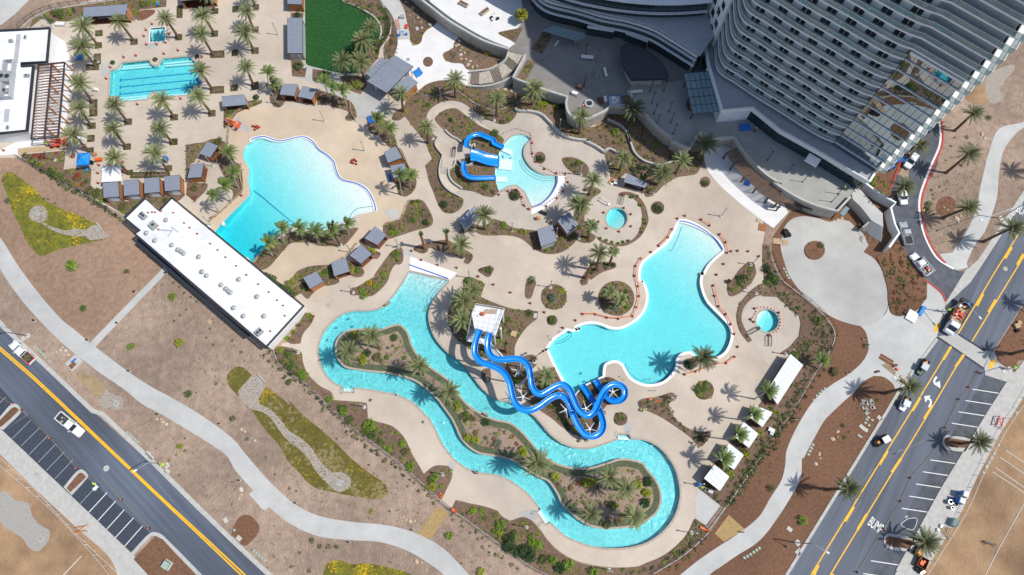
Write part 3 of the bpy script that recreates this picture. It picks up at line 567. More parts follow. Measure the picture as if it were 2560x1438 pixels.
marks('white angled parking stall lines beside the right avenue',['C5 1643,908 1848,940','C5 1590,996 1800,1028','C5 1538,1084 1748,1116','C5 1485,1172 1695,1204','D5 1238,447 1475,482','D5 1174,549 1415,585','D5 1114,654 1355,690','D5 1054,758 1295,795','D5 990,863 1233,899','D5 726,1314 972,1352','D5 660,1424 905,1460'],.17,'wpaint')
marks('grey asphalt seam joints beside the crosswalk',['C5 1375,505 1730,748','C5 1535,482 1742,612'],.5,'asph3',.034)
M['scuff']=mat('tyre_scuff',(.19,.205,.235),.9,.2,1)
marks('pale tyre scuffs curving across the right avenue',['D5 560,900 640,640 800,470 1000,350','D5 700,560 860,420 1090,330 1180,280','D5 300,1200 520,1000 640,800','C5 1380,560 1420,640 1500,640 1560,600','C5 1500,420 1640,250 1720,60'],.16,'scuff',.029)
# turn arrows
def arrow(label,shaft,head):
    b=MB();b.ribbon(line(shaft),.42,.036,0,0,False,.01);P=area(head,0,False);b.prism(P,.028,.037);tag(b.build('turn_arrow',M['wpaint']),label,'marking',None,'structure')
arrow('white curved turn arrow pointing down on the right avenue','C5 1368,812 1350,840 1355,865 1385,882','C5 1345,868! 1392,845! 1398,902!')
arrow('white curved turn arrow pointing up on the right avenue','C5 1306,1048 1322,1020 1318,990 1292,978','C5 1272,962! 1322,958! 1280,1012!')
def roadtext(s,pa,pb,size,sx,rz,label):
    cu=bpy.data.curves.new('road_lettering','FONT');cu.body=s;cu.size=size;cu.extrude=.004;cu.align_x='CENTER';cu.align_y='CENTER';cu.offset=.03
    o=bpy.data.objects.new('road_lettering',cu);C.objects.link(o);cu.materials.append(M['wpaint'])
    p=G(PX(pa)[0]);o.location=(p.x,p.y,.04);o.rotation_euler=(0,0,rz);o.scale=(sx,1,1)
    tag(o,label,'lettering',None,'structure');return o
pa=G(PX('D5 740,960')[0]);pb=G(PX('D5 800,1045')[0]);d=pb-pa
roadtext('BUMP','D5 766,1012','',2.9,.40,math.atan2(d.y,d.x)+.35,'white BUMP lettering on the lower part of the right avenue')
roadtext('BUMP','B5 2040,590','',3.3,.38,math.atan2(d.y,d.x)+.35,'white BUMP lettering near the upper right frame edge')
# yellow tactile pads, swales, gravel, patches
for s,l in (('C5 1338,455! 1370,395! 1398,405! 1365,472!','yellow tactile pad beside the flatbed truck'),('C5 1760,738! 1790,676! 1825,688! 1792,755!','yellow tactile pad at the far end of the crosswalk')):
    tag(S('tactile_pad',s,'yellow',.15 if '1790' in s else .04,l,False),l,'tactile pad',None,'structure')
S('swale','B1 20,440 60,370 130,370 210,430 330,520 450,640 600,720 800,800 900,850 960,890 880,940 860,1000 930,1040 1100,1010 900,1065 600,1130 450,1190 380,1190 330,1130 270,1060 200,900 120,740 60,560','swale',.02,'green swale full of yellow wildflowers in the left field',cat='grass')
S('gravel','B1 290,790 310,730 370,695 430,705 475,760 470,820 450,870 560,920 660,945 760,925 850,940! 900,910 940,890 1000,900 1040,960 1095,1000 1000,1030 900,1040 860,1005! 760,1003 640,985 520,940 430,880! 360,855 310,835','gravel',.035,'pale river gravel channel in the yellow flower swale',cat='gravel')
S('swale','C2 350,1060 380,990 480,940 600,1030! 510,1130 460,1200 490,1270! 580,1360 D2 230,0 290,100 400,240 480,330 560,470 650,560 720,640 820,700 930,720! 1000,740! 1200,775 1350,780 1410,720 1370,640 1250,560 1100,440 1000,340 850,200 700,80 560,-60 C2 980,1330 860,1230 760,1160! 740,1150! 660,1270! 680,1330 D2 440,0! 200,0! C2 500,1280 380,1150','swale2',.02,'olive and yellow flower swale in the lower left field',cat='grass')
S('gravel','C2 510,1130! 610,1030! 735,1140! 665,1270! 680,1320 780,1370 850,1438 D2 450,60 510,130 560,195 660,260 750,340 800,420 850,480 900,530 950,555 1010,553 1070,590 1092,640 1070,690 1010,722 950,710 915,670 860,620 780,530 730,440 640,350 540,270 480,200 420,110 340,40 C2 590,1370 500,1290 470,1230','gravel',.035,'long pale river gravel bed in the olive swale',cat='gravel')
S('swale','D2 860,1400 900,1330 1000,1310 1090,1340 1250,1340 1400,1370 1560,1410 1640,1470 1100,1600 850,1500','swale',.02,'wildflower patch at the bottom frame edge',cat='grass')
S('dry_grass','C1 760,1040 850,1020 960,1060 1060,1140 1050,1180 1000,1230 960,1260 900,1200 830,1120','drygrass',.016,'patch of dry straw grass by the left street',cat='grass')
S('gravel','C1 1030,1230 1060,1170 1120,1220 1210,1250 1230,1310 1210,1370 1150,1380 1110,1340 1060,1360 990,1340 990,1280','gravel',.022,'small river gravel apron beside the left street',cat='gravel')
S('gravel','D1 0,740 60,720 130,790 240,820 280,930 340,1000 420,1050 425,1120 380,1190 320,1235 250,1200 180,1110 50,1030 0,960','ggravel',.02,'grey gravel basin in the lower left dirt lot',cat='gravel')
S('gravel','A5 1750,600 1830,540 1960,500 1970,540 1900,620 1860,700 1890,760 1800,805 1755,740','gravel',.02,'pale gravel swale near the upper right tower corner',cat='gravel')
S('wet_patch','A5 1580,720 1700,640 1780,760 1740,810 1620,790','dirt',.016,'tan dirt patch beside the gravel near the tower',cat='ground')
S('wet_patch','D2 65,1070 130,940 220,925 280,980 305,1030 270,1110 180,1185 110,1130','wetsoil',.02,'dark reddish soil patch beside the left street',cat='ground')
S('wet_patch','B5 1360,560 1390,490 1450,470 1510,500 1500,570 1440,620 1390,610','wetsoil',.018,'dark mulch patch around a boulder right of the driveway',cat='ground')
# repair patch in the parking
t=S('asphalt_patch','D5 990,1005 1030,965 1080,952 1118,955 1112,1000 1085,1045 1040,1035','asph3',.036,'black asphalt repair patch outlined in white',True,'road')
b=MB();b.ribbon(area('D5 988,1005 1030,962 1080,948 1120,952 1116,1000 1087,1048 1040,1038'),.09,.042,0,0,True,.004);b.ribbon(area('D5 1020,940 1035,928 1042,935 1028,947'),.08,.042,0,0,True,.004);b.build('outline',M['wpaint'],t)
# soft dirt rows (irrigation trenches) and trampled ground
for s,l in (('D5 1770,550 2150,800','lowest of the four parallel white pipes on the right dirt lot'),('D5 1790,510 2150,760','second lowest of the four parallel white pipes on the right dirt lot'),('D5 1835,425 2150,640','second highest of the four parallel white pipes on the right dirt lot'),('D5 1880,362 2150,545','highest of the four parallel white pipes on the right dirt lot'),('D5 2043,820 1840,1180 1700,1450','long white pipe running across the right dirt lot'),('D1 700,1275 545,1438','single white pipe on the lower left dirt lot')):
    tag(MB().tube([p+Vector((0,0,.06)) for p in line(s,0,False)],.07,6).build('white_pipe',M['wpaint']),l,'pipe','irrigation pipes on the dirt lots')
BEDS=[]
def bed(s,label,den=1.0,pal='gdoyl',m='mulch',sm=True,z=.10,P=None):
    P=P or area(s,0,sm);z=z+.0025*len(BEDS)
    o=struct('planting_bed',P,m,z,label,(),.1,'planting bed');BEDS.append((P,den,pal,z));return P
# ================================================================ planting beds
bed('A1 290,290! 420,190! 520,230! 700,215! 830,170! 840,75! 1270,40! 1320,200! 1390,210! 1395,100! 1660,70! 1665,0! 1250,-10! 1000,30! 700,70! 500,110! 330,200!','planting strip along the top left fence',1.2,'gdoylr')
HP=[('A1',985,455,70,62),('A1',990,335,75,60),('A1',1340,420,72,62),('A1',1785,375,72,62),('A1',975,592,70,110),('A1',925,675,135,60),('A1',935,1080,80,170),('A1',915,1260,85,62),('A1',910,1385,75,70),('A1',1280,1220,80,65),('A1',1740,1175,80,62),('A1',1735,1420,80,62),('A1',1795,120,60,125),('A2',230,115,70,58),('A2',435,95,62,60),('A2',640,75,60,60),('A2',225,340,72,62),('A2',635,300,62,60),('A2',255,545,142,72),('A2',430,530,62,62),('A2',630,510,75,65),('A2',250,900,142,72),('A2',420,880,75,66),('A2',630,860,75,78),('A2',200,1135,75,65),('B1',1270,110,80,62),('B1',1733,60,80,65),('B1',1300,365,60,50),('B1',1690,325,62,62),('B1',1500,392,400,62),('B1',905,152,66,72)]
HEDGES=[]
for t,x,y,wd,hh in HP:
    P=area('%s %g,%g! %g,%g! %g,%g! %g,%g!'%(t,x-wd/2,y-hh/2+3,x+wd/2,y-hh/2-3,x+wd/2,y+hh/2-3,x-wd/2,y+hh/2+3),0,False)
    o=struct('planter_bed',P,'mulch',.10,'hedged planter square in the palm grove',(),.1,'planter');o['group']='hedged planter squares in the palm grove';HEDGES.append(P)
bed('A2 990,600! 1090,600! 1145,680! 1130,775! 1000,765!','planting bed below the long open cabana',.6,'gdr')
bed('A2 1205,690! 1390,720! 1370,745 1290,792! 1200,792!','small planting bed below the turf lawn',1,'gdo')
bed('A2 990,130! 1112,130! 1112,180! 985,180!','bed between the two cabanas by the lawn',1.6,'dg')
bed('A2 1500,0! 1640,62 1790,142 1870,230 1895,300 1880,385 1800,450 1750,540 1650,745! 1720,745! 1860,580! 1860,555 1880,480 1960,370 1985,250 1960,140 1900,60 1880,-10!','planting bed with a clipped hedge right of the turf lawn',1.3,'gdy')
bed('A2 1480,760! 1600,760 1720,760! 1750,850! 1685,945! 1600,915 1530,870','bed of low shrubs left of the restroom hut',1.5,'glo')
bed('A3 0,60! 50,110 100,200 130,330 135,450 100,555! 60,600! 0,600! 0,470 60,370 75,240 40,140','mulch strip with clipped dots beside the grey service path',1.2,'od')
bed('A3 160,-5! 200,90 230,220 255,330 262,400 290,438 330,448 370,420 390,350 430,302 510,245 555,195! 545,170! 480,110! 370,-5!','boulder bed with yellow shrubs beside the white plaza',.5,'s')
bed('A3 590,540 640,510 690,480 700,430 740,380! 780,380! 1195,560! 1170,600 1050,680 860,700! 820,690 780,640 680,630 610,600','boulder bed with a small yellow tree beside the stairs',.5,'gs')
bed('','round mulch tree pit in the white plaza',0,P=circ('A3 440,620',50))
bed('A3 330,930! 420,850 520,815 620,805 720,822 830,862! 1000,890 1150,862 1285,800! 1290,920! 1430,960! 1830,1000! 1830,1100 1880,1200 1960,1250 2045,1275! 2045,1427! 1950,1412 1850,1400 1760,1350 1700,1290 1640,1210 1560,1140 1470,1120 1340,1120 1310,1100! 1320,1150 1260,1220 1180,1245 1090,1220 980,1170 860,1080 780,1030 690,1010 600,1015 520,1050 450,1110 425,1180 445,1260 500,1350! B3 545,20! 515,100 590,205! 580,280 555,350 560,440 620,530 730,605! 770,615 795,650 770,720 700,770 640,775 580,750 530,660 500,580 450,460 430,370 410,300! 480,230! 410,60! A3 300,1280! 210,1165! 150,1205 80,1195 110,1120 200,1060 230,980','large planting bed winding from the restroom hut to the terrace wall',1.1,'gdoyly')
bed('A3 510,1200 560,1130 640,1090 730,1090 810,1150 880,1200 960,1260 1050,1300! 1170,1362! 1200,1400! B3 1180,90 1150,170 1112,300 1108,380 1122,480 1148,556! 1090,610 1000,600 900,560 780,540! 680,470 650,400 645,340! 700,300! 740,240! 860,215! 900,110! 840,60! 760,85! 700,20! A3 610,1310','planted hill around the three short blue slides',1.0,'gdoyl','mulch',True,.105)
bed('','round bush pit beside the kids slide pool beach',0,P=circ('B3 1555,220',60))
bed('','round bush pit below the kids slide pool',0,P=circ('B3 1305,590',60))
bed('B3 1775,235 1830,213 1920,225 2010,275 2045,330 2030,390 1990,410 1900,380 1820,320','teardrop bed right of the kids slide pool',1.4,'gdoy')
bed('B3 0,880 100,850 170,820 210,740 245,650 330,640 390,650 440,720 480,800 490,860 450,910 300,950 150,1000 50,1030 0,990','rounded bed between the wave pool and the kids slide hill',1.3,'gdlo')
bed('A2 1750,1200 1850,1170 1960,1220! A3 80,1300 130,1430 B3 130,100! 180,150 250,300! 310,380 325,480 290,560 220,610! 150,590 130,520 90,420 70,250 60,110 B2 1960,110 1900,40 1870,0 A2 1780,1330','palm bed right of the wave pool with two cabanas',1.1,'gdol')
bed('A2 780,960 830,860! 900,850! 940,1000! 900,1060 850,1075 790,1030','palm bed left of the two wooden cabanas',1.1,'gdo')
bed('A2 1260,900! 1400,940 1500,980 1590,1020 1640,1120 1630,1190 1560,1210 1530,1180 1560,1120 1450,1080 1330,1050 1250,1050!','palm bed right of the two wooden cabanas',1.1,'gdo')
bed('A2 565,1010! 700,1000! 700,1030! 450,1130! 400,1200! 330,1290! 315,1270! 320,1090! 440,1090!','planting bed beside the small grey kiosk',1.2,'gyo')
bed('B1 1865,90! 2045,65! B2 220,30 330,60! 360,110! 300,130! 150,60! 70,180! 20,270! 0,270! B1 1900,280! 1875,420! 1855,440!','planting bed around the two cabanas left of the wave pool',1.2,'gody')
bed('B2 260,200 300,110! 380,130! 430,260 470,280 500,360 510,520 490,580 400,650 180,840! 170,820! 280,760 390,650 410,560 350,500 320,400 270,300','palm strip left of the wave pool',1.0,'gdo')
bed('B2 0,470! 150,475! 160,500 130,560 20,660! 0,670! B1 1950,660! 1860,590! 1870,470!','planting bed below the left wave pool cabanas',1.2,'gor')
bed('B1 200,190! 650,150! 650,240! 635,340! 900,310! 915,340! 905,500! 960,540! 1035,530! 1040,630! 1240,660! 1640,600! 1850,590! 1800,640! 1590,720! 1450,630! 1260,800! 1100,700! 640,470! 350,330!','large mixed planting bed inside the left fence',1.6,'gdoyrt')
bed('B2 1655,920 1640,960 1500,1110 1400,1102 1270,1100 1180,1070 1000,1070 930,1130 860,1210 790,1290 740,1330! 690,1340! 610,1280! 660,1220 720,1150 850,1040 930,1000 1000,960 1200,980 1290,1000 1430,960 1560,930','palm bed along the lower shore of the wave pool',1.0,'gdol')
bed('C2 690,0! 760,10! 860,100 1000,195! 1065,200! 1030,255! 930,190 700,20!','hedge strip behind the long white building',2.4,'dg')
bed('B2 990,1438! 1060,1350 1200,1300 1400,1290! 1440,1400! C2 1320,0! 1460,60 1462,110 1360,140 1310,130 1210,215 1155,270 1090,215! 1030,245! 920,110','bed of round grey green shrubs by the lower cabanas',1.5,'glsd')
bed('B2 1560,1260 1660,1280 1720,1350 1700,1400 1640,1412 1580,1380','small bed between the two middle lower cabanas',1.3,'gy')
bed('B2 1670,1060 1720,1020 1760,1110 1880,1170 1870,1210 1830,1230','small bed between the two upper lower cabanas',1.3,'gyd')
bed('C2 1650,150 1770,80 1900,0 B2 1820,1400 1900,1280 1980,1170 2045,1120 B3 80,1120 150,1095 190,1150 190,1250 160,1285 110,1290 C2 1985,0 1950,100 1860,200 1780,245 1680,230 1640,235 1590,230 1580,190 1600,160','curved bed of bright shrubs left of the lazy river',1.3,'ldgo')
bed('C2 1120,400! 1215,440 1190,520 1110,620 1085,715! 1000,720 955,700! 1100,470!','palm lily bed at the end of the long white building',.7,'gd')
bed('C2 840,760! 880,745 980,760 1090,800 1110,900 1160,1020 1280,1140 1390,1200 1400,1280! 1745,1310! 1757,1438! D2 1235,100! 1400,140 1480,180 1560,270 1620,400 1680,500 1720,570! D3 100,540 160,500 240,495 290,510 310,560 300,620! 220,785! 0,620! D2 1850,790 1500,470 1100,170 950,20! C2 1400,1380 1200,1160 1000,1020 860,900 820,800','long planting bed inside the lower left fence',1.2,'glyod','mulch')
bed('D3 345,795! 460,820 560,840 690,880 740,930 810,975! 910,940 970,955 1030,1010 1080,1070 1130,1140 1220,1230 1350,1310 1500,1355 1700,1378 1900,1368 D4 190,1340 330,1280 450,1190 540,1090 600,960! 620,955! 700,1015! 740,1070! 600,1200 450,1310 250,1430! F 1580,1480! 1380,1480! D3 1130,1438! 1000,1370 800,1230 600,1080 430,950 310,870!','long planting bed along the bottom fence',1.2,'gdlyo')
bed('C3 860,50 1010,120! 965,250! 1100,310 1290,370 1540,395! 1530,470! 1440,540 1360,640 1310,740 1305,830! 1230,900! 1100,890 960,850! 860,770 760,700 700,640 650,540 640,400 690,300 790,200 790,90','planting bed under the slide tower',1.1,'dgol')
bed('C3 975,1000 1000,970 1060,960! 1070,1040! 1060,1090 1010,1105 975,1060','small teardrop bed under the longer blue slide',.8,'gd')
bed('C3 1190,1040! 1230,900! 1350,860! 1440,830! 1490,830 1530,870 1520,930 1460,990 1420,1050! 1330,1120! 1230,1100','planting bed under the bend of the shorter blue slide',.9,'gdl')
bed('C3 1500,1000! 1700,950! 1760,1080! 1850,1200! 1900,1260! C4 60,1160! 240,1070! 320,1050 400,1080 480,1130 510,1220 450,1310 310,1330! 260,1390! 250,1438 D3 1600,30 1560,160 1480,250 1370,235 1250,160 1180,100 1080,30 C3 1480,1330 1390,1260 1380,1190 1400,1130 1440,1060','bed under the lower loops of the blue slides',.9,'gdly')
bed('C3 1410,240 1420,120 1480,90 1520,110 1500,170 1475,250 1440,272','narrow tree bed in the middle of the deck',.6,'gd')
bed('','round planted circle below the right cabanas',1.6,'gydo',P=circ('C3 1697,252',128))
bed('','small round shrub pit right of the slide tower',0,P=circ('C3 1680,485',52))
bed('B3 940,1340 1000,1310 1090,1315 1095,1340 1050,1410 980,1380','small tree bed above the slide tower',.8,'gd')
bed('B3 300,1120 350,1090 450,1070 560,1045 640,1045 700,1080 830,1150 885,1190 880,1240 840,1280 800,1260 810,1220 640,1180 500,1130 450,1120 430,1160 380,1175 310,1150','crooked palm bed above the lazy river beach',.7,'gd')
bed('B3 750,960 880,880! 1000,900 1100,830! 1160,850 1220,880 1270,910 1350,930 1450,940 1530,950! 1720,890! 1860,900! 1900,850 1900,770 1960,640 2045,560! B4 60,540 130,510 200,520 250,560 180,610 110,680 85,780 90,870 130,950 205,1010! 160,1060 80,1070 10,1045 B3 1930,1020 1900,1070 1800,1150 1700,1180 1600,1175 1500,1130 1420,1060 1350,1020 1250,995 1100,995 980,990 880,950 770,985','long palm bed in the centre holding the two angled cabanas',1.1,'dgol')
bed('B4 205,1010! 350,1080 450,1075 540,1050 610,990 650,900 662,800 640,700 590,640 500,590 440,600 430,575 500,560 600,590 680,680 720,810 715,880 650,1000 560,1070 470,1102 350,1097 250,1060','bed of leafy plants curved round the left spa',.8,'gd')
bed('A4 0,1270! 180,1270 300,1200 340,1090! 500,1080! 560,1060! 640,1110! 760,1240 900,1380 1000,1438! B4 1080,170! 1140,170! 1260,160! 1270,220 1250,300 1200,380 1100,400 1000,420 900,480 850,520 780,590 710,612 680,580! 690,540! 500,370! 420,440! 345,410! 330,330 300,240 285,180! 200,110 100,60 0,55!','large shaded hill bed below the terrace wall',.9,'gdoly')
bed('','round bush circle beside the left spa',0,P=circ('B4 815,720',65))
bed('','small round tree pit at the edge of the white walk',0,P=circ('B4 1290,460',50))
bed('B4 50,1438! 110,1340 200,1270 330,1260 400,1290 390,1320 250,1370 150,1438 C4 130,60 110,120 60,135 40,90','palm bed left of the activity pool',1.0,'gdo')
bed('','round palm bed left of the activity pool',1.7,'gdyo',P=circ('C4 403,265',180,174))
bed('','round pit of the leaning palm on the activity pool edge',2.5,'gd',P=circ('C4 1138,922',60))
bed('','round shrub bed below the activity pool',1.8,'gdoy',P=circ('C4 1280,1182',95))
bed('C4 620,1300 680,1265 800,1250 870,1230 950,1205 995,1235 990,1280 905,1320! 950,1400 975,1438 D4 400,50 480,130 560,180 640,205 745,205! 740,240! 670,330 620,310 580,260 500,200 400,130 300,70 150,5 C4 640,1365','long thin bed between the lower deck areas',1.4,'ogd')
bed('C4 1520,220 1510,110! B4 1560,1438! 1640,1330 1720,1260! 1770,1270 1795,1350! C4 1795,20 1750,100 1650,200 1560,245','leaf shaped bed right of the activity pool',1.5,'gody')
bed('C4 1870,120 1780,160 1680,260 1620,360 1605,470 1640,600 1720,705! 1755,685! 1690,580 1650,480 1665,380 1720,300 1800,245 1900,230!','arc shaped bed left of the right spa',.8,'od')
bed('','small round bed beside the lazy river steps',1.7,'god',P=circ('D3 1760,95',58))
bed('B4 1865,1080! 1862,1250 1880,1438 C4 1880,130! C5 20,190 130,195 230,280 300,333! 315,400 300,500 230,580 150,635! 240,650! 60,890! 10,1010! D4 1130,20! 1040,130! 900,310! 690,600! 640,690! 830,840! 870,850! 1470,0! C5 440,760! 545,600! 575,480! 520,370! 400,250! 170,110! B5 90,950! 70,850! 20,840!','long bed of clipped shrubs between the white cabins and the right fence',1.0,'dgo','mulch',False,.09)
bed('B5 950,1050! 985,1180 990,1270! C5 1010,310 1060,342 1110,340 1210,300 1290,200! 1290,150! B5 1290,1130! 1060,800! 1030,880! 900,940!','reddish bed of dotted shrubs left of the driveway',.9,'dgr','rmulch',True,.05)
bed('','round tree bed in the round forecourt',.3,'t','rmulch',P=circ('B5 422,888',78,73))
bed('B5 760,380! 830,320! 930,300! 1010,330! 1000,600! 1000,560! 940,500!','mulch bed with tropical shrubs at the tower corner',.8,'lg','rmulch',False,.06)
BEDS.append((isl2,1.3,'gdotr',.09))
# ================================================================ buildings
def roofbuilding(name,label,cat,s,z,wallm,roofm,par=.45,trimm='trim',sm=False):
    P=area(s,z,sm);c=sum((Vector(p) for p in P),Vector())/len(P);t=thing(name,label,cat,(c.x,c.y,0))
    b=MB();I=offset(P,-.12);b.prism(I,0,z-.05);b.build('wall',M[wallm],t,True)
    r=MB();r.prism(offset(P,-.3),z-.05,z+.02);r.build('roof',M[roofm],t,True)
    p=MB();p.ribbon(P,.32,z+par,0,-.16 if signed(P)>0 else .16,True,par+.3);p.build('parapet',M[trimm] if isinstance(trimm,str) else trimm,t,True)
    return t,P
tA,PA=roofbuilding('long_building','long white flat roofed building beside the wave pool','building','B1 1450,628 1592,752 1715,622 C2 1110,345 745,745 B1 1350,975 1400,942 1252,820',3.8,'wallw','roofw')
b=MB();b.prism(area('B1 1352,1062 1395,1000 C2 200,330! 590,635! 535,655',2.3,False),2.1,2.3,bottom=True);b.build('canopy',M['trim'],tA,True)  # lower roof, its dark colour stands in for the building's shade
Z=3.8
def vent(p,t,kind):
    x,y=p.x,p.y
    v=MB()
    if kind=='d':v.lathe((x,y,Z),[(.35,0),(.35,.25),(.52,.3),(.54,.5),(.35,.7),(.1,.8)],10)
    else:v.lathe((x,y,Z),[(.22,0),(.24,.4),(.30,.42),(.28,.7),(.12,.8)],8)
    return v.build('roof_vent' if kind=='d' else 'roof_drain',M['hvac' if kind=='d' else 'redo'],t,True)
for s in 'B1 1665,845 1468,975 1553,1050 1722,1095 1783,1142 1815,1158 1842,1178 1990,1213 2025,1362 B2 75,1212 105,1362 152,1400 C2 475,80 298,135 345,172 372,195 392,212 422,363 520,445 655,252 725,445'.split():
    if s in TI:cur=s;continue
    vent(G(PX(cur+' '+s)[0],Z),tA,'d')
for s in 'B1 1480,768 1520,763 1550,764 1610,752 1733,768 1840,870 1895,918 1970,978 1583,935 B2 55,978 183,1077 258,1140 335,1212 442,1298 545,1388 C2 543,32 663,124 767,203 850,284 910,336 927,438 782,592'.split():
    if s in TI:cur=s;continue
    p=G(PX(cur+' '+s)[0],Z);t=thing('roof_cone','','traffic cone',(p.x,p.y,Z+.02))
    RC=globals().setdefault('RC',[]);RC.append(t)
def hvac(s,z,t,dx,dy,hh,rz,fans=2):
    p=G(PX(s)[0],z);b=MB();b.box((p.x,p.y,z+hh/2+.1),(dx,dy,hh),rz);b.box((p.x,p.y,z+.05),(dx*.9,dy*.9,.1),rz)
    u=b.build('air_handler',M['hvac'],t,True)
    f=MB()
    for k in range(fans):
        o=(k-(fans-1)/2)*dx*.45;f.lathe((p.x+o*math.cos(rz),p.y+o*math.sin(rz),z+hh+.1),[(dx*.19,0),(dx*.19,.06),(.05,.07)],12)
    f.build('fan',M['trim'],u,True)
hvac('B1 1440,805',Z,tA,1.6,1.2,.9,-.7);hvac('B1 1540,900',Z,tA,1.8,1.6,.7,-.7,1);hvac('C2 680,605',Z,tA,1.5,1.3,.8,.8)
b=MB()
for q in ('B1 1710,905 1785,960','B1 1720,935 1680,1000','B1 1590,935 1720,945'):
    L=line(q,Z+.5,False);b.bar(L[0],L[1],.08)
b.build('antenna_frame',M['pole'],tA,True)
# left building with pergola
tB,PB=roofbuilding('poolside_pavilion','white flat roofed building with a timber pergola at the left edge','building','A1 -300,330 25,315 495,290 465,620 217,632 215,672 330,662 265,1305 0,1330 -300,1340',4.6,'wallw','roofw')
Z=4.6
hvac('A1 85,800',Z,tB,3.2,3.0,1.6,-.06);hvac('A1 60,920',Z,tB,2.4,1.2,.8,-.06,1);hvac('A1 120,420',Z,tB,.9,.7,.6,0,1);hvac('A1 260,380',Z,tB,.9,.5,.4,1.5);hvac('A1 275,765',Z,tB,1.2,.8,.5,0,1);hvac('A1 85,1280',Z,tB,.9,.5,.4,1.5)
b=MB();b.wall(area('A1 75,635 165,630 130,995 35,1000',Z,False),.35,Z,Z+1.5,0,True);b.build('roof_screen',M['wallg'],tB,True)
for q in ('A1 165,345 210,345 180,630 135,632','A1 50,1090 100,1090 85,1220 35,1220'):b=MB();b.prism(area(q,Z,False),Z,Z+.06);b.build('walk_pad',M['wallg'],tB,True)
b=MB()
for a,c in (('A1 385,650','A1 645,622'),('A1 310,1390','A1 578,1372'),):
    L=[G(PX(k)[0],3.6) for k in (a,c)];b.bar(L[0],L[1],.25,.3)
L1=line('A1 645,622 578,1372',3.6,False);L2=line('A1 515,640 440,1385',3.6,False);L3=line('A1 385,650 312,1390',3.6,False)
for q in (L1,L2,L3):b.bar(q[0],q[1],.25,.3)
b.build('pergola_beam',M['trim'],tB,True)
b=MB()
for k in range(26):
    f=(k+.5)/26;b.bar(L1[0].lerp(L1[1],f)+Vector((0,0,.22)),L3[0].lerp(L3[1],f)+Vector((0,0,.22)),.19,.12)
b.build('pergola_slat',M['woodd'],tB,True)
for k in range(8):
    p=L1[0].lerp(L1[1],k/7);q=MB();q.box((p.x,p.y,1.75),(.28,.28,3.5));q.build('post',M['wood'],tB,True)
    p=L2[0].lerp(L2[1],k/7);q=MB();q.box((p.x,p.y,1.75),(.28,.28,3.5));q.build('post',M['wood'],tB,True)
b=MB();b.prism(area('A1 470,300 650,420 720,640 735,900 640,1290 440,1438 B1 180,130 180,190 0,195 0,140 300,0 A1 310,1000',0,False),.0,.095);b.build('paving',M['white'],tB,True)
b=MB();b.prism(area('B1 180,130! 520,105! 680,80! 680,130! 180,180!',0,False),0,.11);b.build('timber_deck',M['lumber'],tB,True)
# --- cabanas ---------------------------------------------------
def cabana(label,s,z=2.9,op=0,roofm='metal',wallm='wood',seam=0,cat='cabana',name='cabana',group='wooden cabanas around the pools',floor=True,back=None,over=.25,win=False,op2=None,tilt=0):
    P=area(s,z,False);
    c=sum((Vector(p) for p in P),Vector())/4;t=thing(name,label,cat,(c.x,c.y,0),0,group)
    ccw=signed(P)>0
    zs=[z+(tilt if i in ((op),((op+1)%4)) else -tilt) for i in range(4)]
    r=MB();r.hexa([(p[0],p[1],q-.14) for p,q in zip(P,zs)]+[(p[0],p[1],q) for p,q in zip(P,zs)] if ccw else [(p[0],p[1],q-.14) for p,q in zip(P[::-1],zs[::-1])]+[(p[0],p[1],q) for p,q in zip(P[::-1],zs[::-1])])
    A,B,D,E=(P[seam],P[(seam+1)%4],P[(seam+2)%4],P[(seam+3)%4]);za,zb,zd,ze=(zs[(seam+i)%4] for i in range(4))
    n=max(3,int((B-A).length/.5))
    if roofm!='metalw':
        for k in range(n+1):
            f=k/n;p=A.lerp(B,f);q=E.lerp(D,f);r.bar((p.x,p.y,za+(zb-za)*f+.025),(q.x,q.y,ze+(zd-ze)*f+.025),.06,.07)
    ro=r.build('roof',M[roofm],t,True)
    tr=MB()
    for i in range(4):
        a,b2=P[i],P[(i+1)%4];tr.bar((a.x,a.y,zs[i]-.09),(b2.x,b2.y,zs[(i+1)%4]-.09),.07,.22)
    tr.build('fascia',M['trim' if roofm!='metalw' else 'wallw'],ro,True)
    Q=offset(P,-over)
    for i in range(4):
        if i==op or i==op2:continue
        a,b2=Q[i],Q[(i+1)%4];w=MB();zz=min(zs)-.16
        d=(b2-a).normalized()*.06
        w.wall([a+d,b2-d],.1,.06,zz);wo=w.build('wall',M[back if (back and i==(op+2)%4) else wallm],t,True)
        if win and i==(op+2)%4:
            nrm=Vector(((b2-a).y,-(b2-a).x,0)).normalized()*(.065 if ccw else -.065)
            g=MB();g.wall([a.lerp(b2,.2)+nrm,a.lerp(b2,.8)+nrm],.03,.4,zz-.3);g.build('panel',M['wallw'],wo,True)
    for k in range(4):
        p=offset(P,-over*.6)[k];q=MB();q.box((p.x,p.y,(zs[k]-.14)/2+.03),(.16,.16,zs[k]-.2));q.build('post',M['wood'],t,True)
    if floor:
        f=MB();f.prism(Q,.05,.115);f.build('floor',M['woodd'],t,True)
        # two loungers' worth of bench at the back
        a,b2=Q[(op+2)%4],Q[(op+3)%4];m1=a.lerp(b2,.15);m2=a.lerp(b2,.85);cc=Vector((c.x,c.y,0));sh=((Q[op]+Q[(op+1)%4])/2-(a+b2)/2).normalized()*.55
        g=MB();g.wall([m1+sh,m2+sh],.7,.1,.5);g.build('bench',M['shirt'],t,True)
    return t
